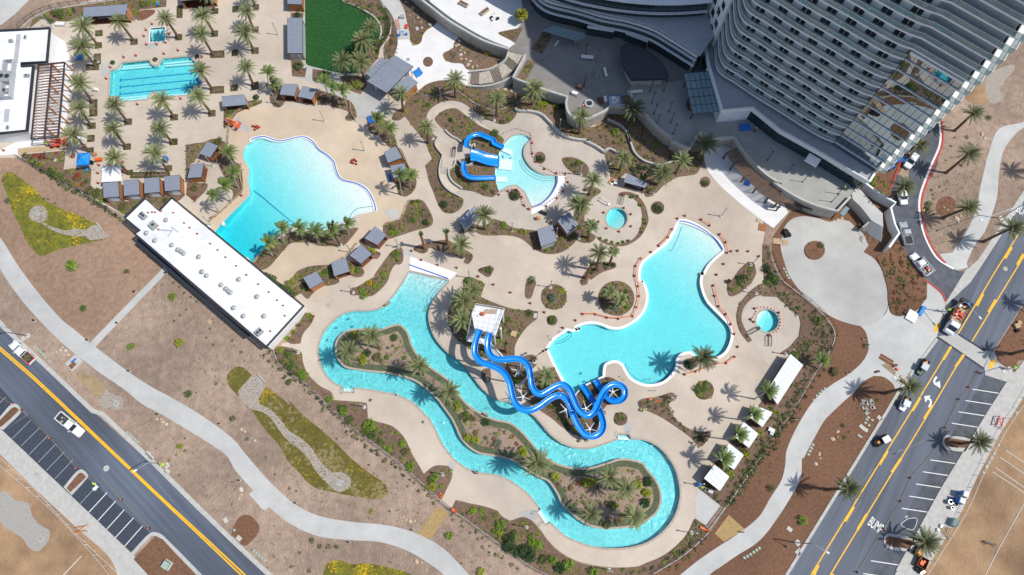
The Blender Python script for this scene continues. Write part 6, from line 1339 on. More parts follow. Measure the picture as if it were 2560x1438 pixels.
SHB('B3 300,510,14,r 860,370,14,r 1010,510,40,gb 1555,220,55,db 1305,590,58,db 590,680,50,db 580,530,20,g 630,585,18,g 680,610,18,g 765,655,18,g 740,700,18,g 675,755,18,g 625,750,18,g 700,650,16,o 1195,880,42,lb 1390,950,42,yb 1045,1330,45,gb 120,1165,48,lb 100,1210,18,g 130,1245,18,d 290,840,36,gb 415,860,44,db 100,910,35,ob 90,965,30,lb 210,890,18,l 160,925,16,g 290,660,26,o 340,650,26,g 365,755,18,g 290,780,18,g 240,800,18,g 1620,1130,35,lp 1700,1090,30,gp 1870,1020,40,gp 1900,980,35,gp 1680,1120,35,gp 1590,1080,20,gp 1950,910,28,g 1030,330,22,l 850,510,20,o 820,510,16,l 990,580,16,g 1075,550,18,d 1930,270,28,g 1880,290,24,d 1975,270,18,g 1830,240,20,o')
SHB('B4 800,85,34,lb 570,330,44,db 640,310,44,db 620,365,24,d 690,320,34,db 1295,470,45,gb 820,720,62,db 640,685,34,lp 560,600,40,gp 610,600,28,gp 680,830,32,lp 690,870,30,gp 660,920,30,lp 650,960,28,gp 240,1020,28,gp 300,1040,30,lp 360,1060,30,lp 420,1070,30,lp 470,1055,28,gp 520,1045,28,gp 370,1280,32,db 155,1360,26,d 680,440,12,s 715,450,12,s 90,535,20,d 190,560,20,g 540,160,12,g 580,270,20,s 20,265,24,g 60,270,16,d')
SHB('A4 400,1310,55,lb 800,1420,30,lb 650,1190,20,l 790,1330,24,g')
SHB('B1 705,1290,76,lb 1265,1350,36,ob 345,265,20,g 395,285,16,l 410,200,40,r 340,195,28,r 560,175,22,r 770,390,32,r 820,480,26,r 590,390,30,g 530,370,40,gb 490,340,40,gb 620,430,28,o 720,480,20,g 750,420,30,r 760,480,22,f 880,540,50,ob 960,580,50,gb 860,450,26,g 800,430,24,g 960,540,30,o 1225,690,60,ob 1330,690,24,l 1345,700,20,g 1370,660,18,s 1655,640,40,gb 1650,645,22,d 1230,750,26,l 1010,640,30,l 1060,640,22,l 70,640,36,sb 435,630,14,g 480,630,12,g 545,670,14,g 830,810,9,g 1560,645,20,s 1510,650,18,s')
SHB('B2 265,65,45,ob 70,105,22,l 20,515,45,ob 1650,1340,35,g 1640,1300,20,g 1810,1140,35,yb 1770,1130,25,y 2000,910,45,ob 1990,965,40,lb 2040,965,30,l 1330,1350,42,gb 1340,1390,24,l 1605,1340,30,y 1580,1290,20,g 700,1290,18,l 735,1255,16,g 850,1160,14,g 840,1120,14,g 820,1140,14,g 970,1070,12,g 1310,1080,16,g 1350,1080,14,g 1160,1320,22,s 1230,1310,18,s 1275,1310,16,g')
SHB('C2 1000,70,20,y 1040,45,20,y 1070,42,18,y 960,115,16,y 1010,97,14,y 1050,20,14,y 1110,140,42,db 1770,105,42,fb 1830,145,38,lb 1700,190,34,lb 1665,160,20,g 1775,195,20,g 1920,60,30,lb 1900,20,28,l 1830,70,14,g 1165,430,48,lp 1110,480,30,lp 1060,530,34,gp 1005,600,36,lp 950,660,44,lp 960,820,55,gb 870,780,40,yb 900,890,35,ob 990,930,50,gb 1090,1010,48,lb 1110,1050,40,lb 1370,1270,44,lb 1510,1380,55,gb 1460,1330,24,g 1620,640,55,yb 2015,650,40,gb 1850,850,50,ob 1700,860,50,yb 1700,900,40,yb 1740,830,55,db 1945,850,26,g 1955,755,16,s 2005,735,16,s 1710,240,46,lb 1780,1280,16,g 960,1100,28,g 910,1060,16,d 1600,1060,9,s 210,725,14,g 145,655,14,g 400,685,13,g 178,565,13,g 45,297,12,g 490,800,18,o 435,1250,9,f 180,780,12,f 240,1115,18,g 1030,1085,14,g 1080,1060,14,g'.replace('','').replace('1740,830,55,db ','1745,815,48,db '))
SHB('C1 1715,240,46,lb 825,360,40,gb 1305,740,48,lb 1780,700,50,yb 1875,1220,40,gb 1553,152,10,f 1730,105,12,g 1790,148,14,g 1840,207,14,g 1903,250,14,g 1963,297,14,g 1858,378,13,g 1792,433,15,g 1735,490,14,g 435,795,11,g')
SHB('C3 105,650,42,gb 205,855,28,lb 30,850,26,lb 35,755,16,s 90,735,16,s 735,1350,45,yb 720,1310,40,lb 830,1420,35,lb 640,1310,30,g 1450,410,42,gb 1680,480,48,gb 1475,70,44,gb 830,80,40,gb 1240,470,45,gp 1210,520,32,gp 1170,640,40,lp 1150,690,36,lp 1170,600,30,gp 1190,560,26,gp 1680,260,50,sb 1660,240,30,g 1330,1080,40,lb 1670,1340,40,gp 1290,1130,22,g 860,745,24,l 960,820,30,d 1215,730,26,s')
SHB('C4 470,120,30,yp 500,195,26,g 510,270,30,d 385,360,34,s 500,350,24,g 1225,1170,50,gb 1280,1160,42,gb 1300,1110,28,g 1230,1220,28,l 1140,930,50,db 905,1260,40,ob 650,1330,20,s 750,1290,18,s 700,1320,18,s 750,1340,20,s 800,1330,16,g 860,1345,14,l 1660,50,48,db 1640,110,34,g 1620,60,30,d 1950,30,40,db 1920,110,30,g 1960,190,18,g 1900,80,20,g 400,1240,36,lp 430,1170,36,gp 380,1170,28,gp 2000,100,40,db')
SHB('D3 440,255,36,yb 515,275,40,yb 595,125,40,db 420,70,50,gb 485,90,34,ob 700,305,40,sb 665,265,18,r 830,245,18,r 865,308,18,r 645,325,14,r 915,375,48,yb 935,390,36,yb 1200,590,44,yb 1465,640,48,yb 1510,640,34,y 1440,640,34,gb 1220,660,14,r 1330,690,22,t 1690,840,44,gb 1730,840,20,y 1910,660,42,yb 1980,725,40,yb 2000,640,44,db 1970,820,44,db 1290,570,16,g 600,260,20,g 1830,540,14,y 1745,970,36,tb 520,215,30,tb 1640,1010,34,ob 1370,830,18,g 725,1005,44,lb 690,1060,36,lb 720,1075,30,y 775,1050,18,g 985,1110,30,lb 1000,1160,40,lb 1050,1175,38,l 800,1120,55,db 810,1200,60,db 880,1240,60,db 960,1240,70,db 990,1280,50,db 850,1080,30,g 490,880,30,l 550,890,18,l 400,910,14,g 1180,1310,44,lb 1305,1350,58,lb 1230,1380,50,db 1530,1410,45,lb 1100,1300,40,gb 285,1100,36,lb 700,1125,18,o 560,1410,40,yb 160,590,44,lb 130,620,40,gb 140,680,40,yb 215,675,22,l 1550,125,24,gp 1240,90,36,gp 1290,140,36,gp 1310,180,26,gp 1745,90,18,g 1780,75,18,l 1730,55,16,d 1400,278,18,d 1465,272,18,g 780,1180,40,d')
SHB('D4 1540,965,46,lb 1265,690,32,ob 45,540,14,y 120,660,40,yb 195,730,38,yb 210,635,40,db 185,820,42,db 920,560,40,yp 930,600,30,lp 1060,400,40,yp 1040,380,30,gp 1170,215,38,yp 1300,35,30,yp 1270,5,28,gp 890,545,30,gp 1010,360,28,gp 1245,245,14,g 625,225,14,l 660,250,26,gp 600,220,14,s 415,90,14,g 440,120,14,g 485,135,14,g 510,165,14,g 548,195,13,g')
SHB('C5 270,640,34,gb 445,380,40,gb 80,1050,22,lp 130,1090,22,lp 10,1250,26,yp 815,570,18,o 580,770,36,o 915,990,14,g 645,1190,16,d 660,1280,16,g 690,1240,9,g 1120,70,16,g 1140,20,14,g 1090,70,14,g 1085,170,14,g 1140,180,16,g 1135,220,14,g 1090,240,14,g 1060,290,14,g 1130,300,14,g 1045,240,13,g 1150,270,13,g 1015,15,12,g')
SHB('B5 475,845,34,ob 800,365,34,lb 860,340,36,lb 880,375,34,lb 850,420,34,lb 950,460,34,lb 900,470,26,l 930,440,24,g 1000,640,18,lb 1010,590,22,lb 1040,720,22,lb 1020,690,16,l 1015,765,14,l 1310,520,28,gb 1300,560,24,g 1100,970,12,g 1050,1020,13,g 1080,1045,12,g 1045,1055,12,g 1100,1100,14,g 1110,1130,13,g 1010,1070,12,g 1070,1110,13,g 1345,485,10,g 1395,395,10,g 1330,415,12,g 1340,455,9,g 1350,605,10,g 60,1030,44,db 80,1090,36,db 120,1110,40,gb 50,1130,24,g 90,1150,16,g')
SHB('A5 1780,910,30,ob 1480,1130,12,g 1510,1065,10,g 1605,1060,18,g 1630,1110,16,g 1560,1280,14,g 1490,1220,9,l 1440,1240,9,l')
SHB('D1 1545,330,30,yb 1590,370,14,g 1455,455,14,l 1515,405,12,l 1590,262,8,d 1995,828,8,g')
SHB('D2 70,90,24,o 195,265,16,g 560,690,12,g 750,1140,22,g 965,1195,18,g 820,1190,18,g 900,1195,22,t 1265,890,20,y 1425,890,9,g 1245,490,10,d 580,1365,14,s 730,1400,16,g 650,1245,12,g 970,262,10,g 620,715,9,g 1250,145,60,lb 1080,95,40,gb 1020,30,50,lb 1220,200,40,gb 1320,185,20,l 1350,220,22,g 1340,285,36,gb 1270,230,50,gb 1530,290,30,lb 1530,310,30,l 1375,335,22,lb 1415,355,26,l 1560,380,40,ob 1600,500,44,lb 1450,395,18,o 1710,120,12,g 360,420,9,g 1580,675,9,g 440,570,9,g')
SHR.sort(key=lambda q:-q[0].scale.x);SMALL=SHR[295:];SHR=SHR[:295];autolabel(SHR,'shrub','garden shrubs')
# ================================================================ countless small plants
GC=MB();GM=list(LEAF)
def tuft(x,y,z,r,c,n=9):clump(GC,(x,y,z),r,r*.8,n,R,GM.index(c),.42)
def scatter(P,den,pal,z):
    xs=[p[0] for p in P];ys=[p[1] for p in P];A=abs(signed(P));n=int(A*den*1.25)
    for _ in range(n):
        for _ in range(6):
            x=R.uniform(min(xs),max(xs));y=R.uniform(min(ys),max(ys))
            if inside(x,y,P):tuft(x,y,z,R.choice((.2,.24,.3,.36,.42,.52))*R.uniform(.8,1.2),R.choice(pal+('ylly' if den>=1 and len(pal)>3 else '')),11);break
for o,ph in SMALL:
    c=o.data.materials[0].name;c=[k for k in GM if M['leaf_'+k].name==c][0];r=o.scale.x;clump(GC,(o.location.x,o.location.y,.09),r,r*.9,40,R,GM.index(c),.3)
    bpy.data.objects.remove(o)
for P,den,pal,z in BEDS:
    if den>0:scatter(offset(P,-.25),den,pal,z)
for P in HEDGES:                                  # clipped hedge along each planter edge
    Q=offset(P,-.28)
    for i in range(4):
        a,c=Q[i],Q[(i+1)%4];n=max(2,int((c-a).length/.34))
        for k in range(n):
            if R.random()<.9:
                p=a.lerp(c,k/n);tuft(p.x,p.y,.1,.30,R.choice('gdg'),14)
    for _ in range(5):
        p=Q[0].lerp(Q[1],R.uniform(.2,.8)).lerp(Q[3].lerp(Q[2],R.uniform(.2,.8)),R.random());tuft(p.x,p.y,.1,.2,'o',7)
def rowtuft(s,step,r,c,jit=.2,off=0,n=14):
    L=line(s)
    for p in resample(L,step):
        if R.random()<.93:tuft(p.x+R.uniform(-jit,jit)+off,p.y+R.uniform(-jit,jit),.08,r*R.uniform(.75,1.2),R.choice(c),n)
for s in ('C5 150,170 200,260 300,340 400,380 460,450 490,530 520,620','C5 190,160 250,250 340,330 430,370 490,440 520,530 550,620','C5 440,700 300,930 130,1190 -60,1480','C5 540,680 400,880 250,1120 60,1430','C5 480,640 440,560 430,480','D4 1420,60 1340,170 1250,300 1150,430 1060,560 960,700 850,850','D4 1330,60 1310,140 1220,290 1110,450 1010,590 920,700','D4 1250,330 1170,450 1080,590 1000,730 900,860','C5 340,520 380,620 340,680','C5 360,560 250,700'):rowtuft(s,1.5,.62,'dgd',.35)
for s in ('D4 190,1400 320,1350 460,1250 560,1160 640,1060','D4 400,1390 520,1300 600,1210 700,1140 760,1090','D4 60,1420 160,1400','D4 470,1260 600,1150'):rowtuft(s,1.6,.6,'dgo',.4)
for s in ('C2 720,830 860,980 980,1060 1150,1170 1280,1310 1400,1430','C2 760,810 900,960 1040,1080 1180,1200 1300,1330','D2 860,20 1000,130 1100,240 1300,380 1500,530 1680,710 1800,800','D2 900,0 1060,160 1250,340 1450,490 1600,620'):rowtuft(s,1.7,.45,'dg',.4)
for s in ('D3 310,930 500,1060 680,1240 900,1400','D3 330,970 480,1090 640,1240 760,1290','D3 60,720 160,800'):rowtuft(s,1.9,.4,'gd',.4)
for s in ('B1 230,215 640,500 860,620 1100,760 1220,850','B1 260,190 500,370 700,470'):rowtuft(s,.8,.55,'dgd',.3)
for s in ('A2 1900,80 1960,200 1950,320 1890,440 1840,540','A2 1860,60 1930,180 1930,310 1870,430 1820,520','A2 1500,20 1640,80 1780,165 1860,250'):rowtuft(s,.6,.5,'dgd',.2)
for s in ('C2 700,10 860,120 1000,210','C2 720,10 880,120 1030,225','C2 850,820 960,960 1080,1060'):rowtuft(s,.9,.7,'dg',.3,0,20)
for s in ('C3 1780,150 1815,230 1800,320 1740,370','C3 1760,160 1790,240 1770,320','C4 450,110 530,180 565,280 530,370 470,430 390,430','C4 500,180 535,270 500,360 440,400','C4 330,410 280,380 250,330','C4 1350,1160 1360,1220 1330,1270','C4 900,1310 960,1400','C4 1780,30 1740,110 1650,190 1560,235','C4 1520,130 1525,210','C3 430,310 440,400','C4 1640,300 1615,400 1615,500 1660,600 1720,680','D4 560,290 640,330 740,230 650,215','B1 1865,100 1860,430','B1 1880,95 2040,75','B2 -10,290 60,270 150,70'):rowtuft(s,.75,.33,'gdo',.12)
for s in ('A3 190,60 240,200 265,320','A3 30,100 110,260 140,400 120,540','A3 5,450 60,380'):rowtuft(s,1.0,.22,'dgo',.15)
for k in range(12):rowtuft('D1 %g,%g %g,%g'%(1230+k*26,1290-k*6+k*k*1.1,1160+k*26+60,1380+k*10),.8,.12,'o',.15,0,5)
for k in range(14):rowtuft('B5 %g,%g %g,%g'%(1300+k*30,420-k*10,1290+k*22,880-k*6),1.6,.18,'odt',.3,0,6)
# sparse weeds on the open soil
for s,n,pal in (('D2 0,100 400,500 700,800 1400,1000 1700,1000 1800,850 1100,200 850,20 600,0 430,600 200,100',260,'gotr'),('C2 0,250 500,750 750,830 1000,1250 480,900 350,1000 300,1400 0,1400',130,'god'),('D2 0,480 300,850 700,1130 1500,1250 1800,1438 0,1438',220,'gots'),('C1 230,0 1590,0 900,690 600,400',60,'ot'),('C1 960,750 1650,50 2040,350 2040,1400 1500,1100',90,'gots'),('D3 250,960 900,1438 460,1438 150,1130',70,'gor'),('D1 900,70 1500,120 2043,560 2043,1150',110,'got'),('B5 1420,200 1700,150 1640,560 1450,850 1290,700 1260,500',120,'odt'),('C5 880,860 1040,900 800,1400 420,1400',30,'gd'),('D4 1200,150 1440,230 1300,700 950,870',50,'od')):
    P=area(s,0,False);xs=[p[0] for p in P];ys=[p[1] for p in P];k=0
    while k<n:
        x=R.uniform(min(xs),max(xs));y=R.uniform(min(ys),max(ys));k+=1
        if inside(x,y,P):tuft(x,y,.02,R.uniform(.12,.30),R.choice(pal),7)
# wildflowers and grass blades on the swales
for nm,pal,n in (('swale','fyllog',700),('swale.001','fool',300),('swale.002','ffyo',260)):
    o=bpy.data.objects.get(nm)
    if not o:continue
    fs=[p for p in o.data.polygons if p.normal.z>.5];cum=[];t=0
    for p in fs:t+=p.area;cum.append(t)
    import bisect
    for _ in range(n):
        p=fs[bisect.bisect(cum,R.random()*t)];a,b_,c=(o.data.vertices[i].co for i in p.vertices[:3]);u=R.random();v=R.random()
        if u+v>1:u,v=1-u,1-v
        q=a+(b_-a)*u+(c-a)*v;tuft(q.x,q.y,.02,R.uniform(.14,.32),R.choice(pal),6)
tag(GC.build('ground_cover',[M['leaf_'+k] for k in GM]),'countless small bedding plants and weeds in beds and soil','ground cover',None,'stuff')
# ================================================================ cones and tapes
cn=thing('safety_cone','','cone');b=MB();b.box((0,0,.05),(.62,.62,.10));b.build('base',M['rubber'],cn)
b=MB();b.lathe((0,0,.1),[(.22,0),(.17,.35),(.10,.8),(.05,1.05)],10);b.build('cone',M['redo'],cn)
CONES=[];first=True
for s in ('A1 1520,245 1460,305 1440,365 1465,450 1568,448 1655,430 1690,345 1680,250 1780,508 1640,542 1360,560 1238,575 1105,678 1065,790 1375,1045 1805,990 2015,575 '
 'B3 275,1150 372,1240 535,1290 725,1318 938,1405 1235,555 1145,590 1375,615 1395,695 1445,735 1725,625 1815,378 1720,378 1480,75 1480,180 1510,262 1600,335 1620,705 1785,550 1835,465 1325,545 '
 'C3 940,48 1092,128 1262,208 1460,315 1600,405 1785,560 1910,485 1980,422 '
 'B4 1085,800 1010,828 960,935 918,1015 825,1100 745,1162 645,1228 597,1305 588,1400 1245,838 1330,898 1430,985 1492,1065 1505,1170 1545,1155 1610,1150 1715,1155 1822,1205 1470,1282 1400,1388 275,768 222,858 302,925 428,958 545,785 545,905 475,722 '
 'C4 588,42 618,145 628,245 602,355 562,445 420,470 305,458 190,424 65,422 1400,30 1370,138 1380,242 1420,345 1492,425 1540,525 1575,622 1610,750 1578,850 1495,912 1385,918 1190,997 1082,1025 1780,368 1770,500 1742,478 2020,410 C2 1212,443 A2 610,1265 630,1272 650,1265 670,1275 655,1285 630,1300 B2 1600,250 1620,240 1640,255 1610,275 1640,285 1590,270 495,598 A3 1265,495 1330,547 1065,745 1092,812 500,195 515,190 532,188 B1 985,475 980,375 1230,350 1225,265 990,295 40,148').split():
    if s in TI:cur=s;continue
    p=G(PX(cur+' '+s)[0]);o=cn if first else copy_tree(cn);first=False
    o.location=(p.x,p.y,.09);o.scale=(.8,.8,.9);o.rotation_euler=(0,0,R.uniform(0,1.5));CONES.append((o,'orange traffic cone'))
for o in RC:                                       # small red drains on the long roof
    for ch in list(cn.children):copy_tree(ch,o)
    o.scale=(.6,.6,.6)
autolabel(CONES,'traffic cone','orange traffic cones','near')
RC.sort(key=lambda o:o.location.x)
for i,o in enumerate(RC):tag(o,'red roof marker cone, %s on the long white roof'%('leftmost' if i==0 else 'rightmost' if i==len(RC)-1 else ORD[i]+' from left' if i<20 else '%dth from left'%(i+1)),'traffic cone','red markers on the long white roof')
def stripe(name,label,s,cat,m='orange',w=.16,z=.85,grp='orange tapes and barriers around the pools'):
    L=line(s,0,False,1);b=MB()
    for i in range(len(L)-1):
        a,c=L[i],L[i+1];n=6
        P=[a.lerp(c,k/n)+Vector((0,0,z-.25*math.sin(math.pi*k/n))) for k in range(n+1)]
        for k in range(n):b.bar(P[k],P[k+1],w,.05)
    tag(b.build(name,M[m]),label,cat,grp)
stripe('caution_tape','orange caution tape left of the activity pool neck','B4 960,935 918,1015 825,1100','caution tape')
stripe('caution_tape','orange caution tape along the upper left activity pool edge','B4 645,1228 597,1305 588,1400 C4 618,145 628,245 602,355 562,445 420,470 305,458 190,424 65,422','caution tape')
stripe('caution_tape','orange caution tape above the activity pool beach','B4 1245,838 1330,898','caution tape')
stripe('caution_tape','orange caution tape at the right tip of the activity pool beach','B4 1430,985 1492,1065 1505,1170','caution tape')
stripe('caution_tape','orange caution tape along the right side of the activity pool','C4 1370,138 1420,345 1492,425 1540,525 1575,622','caution tape')
stripe('caution_tape','orange caution tape below the leaning pool palm','C4 1578,850 1495,912 1385,918 1190,997 1082,1025','caution tape')
stripe('plastic_fence','orange plastic mesh lying in the long thin bed','C4 725,1268 825,1302','barrier','orange',.4,.4)
stripe('plastic_fence','orange barrier mesh inside the lower right gate','D4 650,1022 735,1065','barrier','orange',.4,.6)
stripe('plastic_fence','orange barrier on the fence at the lower left gate','D3 312,865 345,905','barrier','orange',.5,.8)
stripe('plastic_fence','orange barrier pieces beside the lower left gate','D3 205,738 228,745 215,778','barrier','orange',.35,.6)
def pennants(label,s):
    L=line(s,0);P=resample(L,.75);t=thing('pennant_line',label,'pennant line',L[0],0,'red pennant lines around shallow pools')
    b=MB();
    for i in range(len(L)-1):b.bar(L[i]+Vector((0,0,.95)),L[i+1]+Vector((0,0,.95)),.035)
    b.build('cord',M['wpaint'],t,True);b=MB()
    for i in range(len(P)-1):
        d=(P[i+1]-P[i]).normalized();n=Vector((-d.y,d.x,0));c=P[i]+Vector((0,0,.95))
        b.add([c-d*.24,c+d*.24,c+n*.34-Vector((0,0,.25)),c-d*.24+Vector((0,0,-.03)),c+d*.24+Vector((0,0,-.03)),c+n*.34-Vector((0,0,.28))],[(0,1,2),(5,4,3),(0,2,5,3),(1,4,5,2)])
    b.build('flags',M['redo'],t,True)
pennants('red pennant line along the top right of the kids pool','A3 1190,1350! 1330,1290! 1480,1340! B3 1485,80! 1490,180! 1515,265!')
pennants('red pennant line below the left part of the kids pool','B3 1115,590! 1235,550! 1325,540! 1380,615! 1400,695! 1450,735! 1620,695! 1725,625! 1790,545!')
pennants('red pennant line at the right corner of the kids pool beach','B3 1580,305! 1660,345! 1720,378! 1815,378! 1840,465!')
pennants('red pennant line ringing the right spa','C4 1800,370 1900,365 1990,390 2040,440 2050,540 2000,600 1930,605!')
pennants('red pennant line left of the right spa','C4 1810,400! 1790,450! 1740,478! 1775,505!')
# ================================================================ vehicles
def vehicle(label,s,w=2.0,z=.03,name='pickup_truck',cat='pickup truck',paint='carw',kind='pickup',load=None):
    f,r=[G(p,z) for p in PX(s)[:2]];d=f-r;L=d.length;t=thing(name,label,cat,((f.x+r.x)/2,(f.y+r.y)/2,z),math.atan2(d.y,d.x));h=L/2;P=M[paint]
    def loft(secs,nm,m,par,bev=None):               # cross sections (x, halfwidth low, halfwidth high, z0, z1)
        b=MB();n=len(secs)
        for x,a,c,z0,z1 in secs:
            zm=z0+(z1-z0)*.72
            b.v+=[(x,-a*.94,z0),(x,a*.94,z0),(x,a,z0+(z1-z0)*.35),(x,(a+c)/2*1.0,zm),(x,c*.86,z1),(x,-c*.86,z1),(x,-(a+c)/2,zm),(x,-a,z0+(z1-z0)*.35)]
        for i in range(n-1):
            for k in range(8):b.f.append((i*8+k,i*8+(k+1)%8,(i+1)*8+(k+1)%8,(i+1)*8+k));b.m.append(0)
        b.f+= [tuple(reversed(range(8))),tuple(range((n-1)*8,n*8))];b.m+=[0,0]
        return b.build(nm,m,par)
    W=w/2
    if kind=='pickup':
        loft([(-h,W*.95,W*.95,.45,.95),(-h+.1,W,W*.97,.38,1.0),(-h*.2,W,W*.97,.35,1.02),(h*.42,W,W*.96,.35,1.08),(h*.85,W*.98,W*.9,.35,1.02),(h*.97,W*.9,W*.8,.42,.85),(h,W*.8,W*.7,.48,.75)],'body',P,t)
        loft([(-h*.18,W*.92,W*.78,1.0,1.55),(-h*.12,W*.93,W*.8,1.0,1.82),(h*.16,W*.93,W*.8,1.02,1.86),(h*.27,W*.92,W*.79,1.04,1.72),(h*.46,W*.9,W*.86,1.04,1.12)],'cab',P,t)
        b=MB();z1=1.12
        b.hexa([(h*.29,-W*.72,1.70),(h*.455,-W*.78,1.14),(h*.455,W*.78,1.14),(h*.29,W*.72,1.70),(h*.31,-W*.70,1.76),(h*.475,-W*.76,1.19),(h*.475,W*.76,1.19),(h*.31,W*.70,1.76)]);b.build('windscreen',M['carglass'],t)
        b=MB();b.hexa([(-h*.215,-W*.72,1.08),(-h*.215,W*.72,1.08),(-h*.165,W*.7,1.5),(-h*.165,-W*.7,1.5),(-h*.19,-W*.72,1.1),(-h*.19,W*.72,1.1),(-h*.14,W*.66,1.72),(-h*.14,-W*.66,1.72)]);b.build('rear_window',M['carglass'],t)
        for sgn in (-1,1):
            b=MB();b.hexa([(-h*.1,sgn*W*.90,1.18),(h*.34,sgn*W*.90,1.18),(h*.2,sgn*W*.80,1.66),(-h*.1,sgn*W*.80,1.66),(-h*.1,sgn*W*.95,1.18),(h*.34,sgn*W*.95,1.18),(h*.2,sgn*W*.85,1.66),(-h*.1,sgn*W*.85,1.66)]);b.build('side_window',M['carglass'],t)
            b=MB();b.box((h*.3,sgn*(W+.12),1.15),(.16,.24,.18));b.build('mirror',P,t)
        b=MB();b.box((-h*.6,0,1.025),(h*.70,w*.80,.02));bd=b.build('bed',M['bedliner'],t)
        b=MB()
        for sgn in (-1,1):b.box((-h*.6,sgn*W*.92,1.12),(h*.76,.1,.24))
        b.box((-h*.975,0,1.12),(.08,w*.86,.24));b.build('bed_sides',P if load!='red' else M['lampr'],t)
        if load:
            b=MB()
            if load in('red','leaf'):clump(b,(-h*.55,0,1.05),.85,.5,60,R,0,.3);b.build('load',M['leaf_o'],bd)
            elif load=='tools':
                for i in range(14):b.box((-h*.6+R.uniform(-.9,.9),R.uniform(-.7,.7),1.15+R.random()*.3),(R.uniform(.15,.6),R.uniform(.15,.5),.3),R.random()*3,i%4)
                b.build('load',[M['redo'],M['rubber'],M['wpaint'],M['lumber']],bd)
                k=MB()
                for sgn in (-1,1):
                    k.bar((-h*1.02,sgn*W*.95,1.95),(h*.4,sgn*W*.95,1.95),.07)
                    for x in (-h*.9,-h*.2):k.bar((x,sgn*W*.95,1.1),(x,sgn*W*.95,1.95),.06)
                for x in (-h*.9,-h*.3):k.bar((x,-W*.95,1.95),(x,W*.95,1.95),.06)
                k.build('rack',M['rail'],t)
            else:
                for i in range(5):b.box((-h*.6+R.uniform(-.7,.7),R.uniform(-.5,.5),1.15),(.5,.4,.3),R.random()*3,i%2)
                b.build('load',[M['hvac'],M['greenglass']],bd)
        wx=(h*.62,-h*.58)
    elif kind=='suv':
        loft([(-h,W*.9,W*.85,.45,1.0),(-h+.2,W,W*.95,.38,1.1),(0,W,W*.96,.35,1.1),(h*.5,W,W*.95,.35,1.08),(h*.85,W*.96,W*.88,.35,.98),(h,W*.8,W*.7,.45,.78)],'body',P,t)
        loft([(-h*.95,W*.88,W*.76,1.05,1.2),(-h*.86,W*.92,W*.8,1.05,1.72),(-h*.4,W*.93,W*.82,1.05,1.8),(h*.08,W*.93,W*.82,1.05,1.78),(h*.44,W*.9,W*.85,1.05,1.13)],'cabin',P,t)
        b=MB();b.hexa([(h*.12,-W*.74,1.7),(h*.43,-W*.78,1.16),(h*.43,W*.78,1.16),(h*.12,W*.74,1.7),(h*.14,-W*.72,1.77),(h*.45,-W*.76,1.2),(h*.45,W*.76,1.2),(h*.14,W*.72,1.77)]);b.build('windscreen',M['carglass'],t)
        b=MB();b.hexa([(-h*.95,-W*.7,1.25),(-h*.95,W*.7,1.25),(-h*.86,W*.68,1.68),(-h*.86,-W*.68,1.68),(-h*.92,-W*.7,1.28),(-h*.92,W*.7,1.28),(-h*.83,W*.66,1.72),(-h*.83,-W*.66,1.72)]);b.build('rear_window',M['carglass'],t)
        for sgn in (-1,1):
            b=MB();b.hexa([(-h*.75,sgn*W*.90,1.18),(h*.3,sgn*W*.90,1.18),(h*.1,sgn*W*.82,1.66),(-h*.7,sgn*W*.82,1.66),(-h*.75,sgn*W*.96,1.18),(h*.3,sgn*W*.96,1.18),(h*.1,sgn*W*.87,1.66),(-h*.7,sgn*W*.87,1.66)]);b.build('side_window',M['carglass'],t)
            b=MB();b.box((h*.3,sgn*(W+.1),1.1),(.15,.2,.16));b.build('mirror',P,t)
        wx=(h*.6,-h*.6)
    elif kind=='flatbed':
        b=MB();b.box((0,0,.75),(L*.97,.9,.3));b.build('chassis',M['black'],t)
        loft([(h*.42,W*.95,W*.9,.5,2.3),(h*.5,W,W*.95,.45,2.5),(h*.68,W,W*.95,.45,2.5),(h*.84,W*.98,W*.93,.45,1.5),(h*.95,W*.95,W*.88,.45,1.35),(h,W*.85,W*.8,.5,1.1)],'cab',P,t)
        b=MB();b.hexa([(h*.70,-W*.8,2.35),(h*.83,-W*.85,1.55),(h*.83,W*.85,1.55),(h*.70,W*.8,2.35),(h*.715,-W*.78,2.4),(h*.845,-W*.83,1.6),(h*.845,W*.83,1.6),(h*.715,W*.78,2.4)]);b.build('windscreen',M['carglass'],t)
        b=MB();b.box((-h*.29,0,1.02),(L*.69,w*1.12,.16));bd=b.build('bed',M['lumber'],t)
        b=MB()
        for sgn in (-1,1):
            for zz in (1.3,1.6,1.9):b.bar((-h*.96,sgn*W*1.12,zz),(h*.38,sgn*W*1.12,zz),.06)
            for i in range(9):b.bar((-h*.96+i*h*1.34/8,sgn*W*1.12,1.05),(-h*.96+i*h*1.34/8,sgn*W*1.12,1.95),.06)
        b.build('stake_rails',M['black'],t)
        b=MB()
        for i in range(26):b.box((-h*.3+R.uniform(-.6,.62)*h,R.uniform(-.8,.8),1.25+R.random()*.25),(R.uniform(.3,1.1),R.uniform(.2,.6),.35),R.random()*3,R.choice((0,0,1,2,3)))
        b.build('load',[M['redo'],M['lumber'],M['rubber'],M['wpaint']],bd)
        b=MB();b.box((h*.36,0,1.6),(.5,w*1.0,.7));b.build('tool_box',M['cars'],t)
        b=MB();b.box((-h*.97,0,1.5),(.9,w*1.2,.9));b.box((-h*.9,.3,2.1),(.6,.5,.3),0,1);b.build('lift_gate',[M['black'],M['bluep']],t)
        wx=(h*.72,-h*.45)
    else:                                          # cart
        loft([(-h,W*.9,W*.9,.35,.7),(-h*.1,W,W,.3,.72),(h*.5,W,W*.95,.3,.8),(h,W*.8,W*.7,.35,.65)],'body',P,t)
        b=MB()
        for x in (-h*.15,h*.42):
            for sgn in (-1,1):b.bar((x,sgn*W*.85,.7),(x*.9,sgn*W*.8,1.85),.06)
        b.build('roof_posts',M['black'],t)
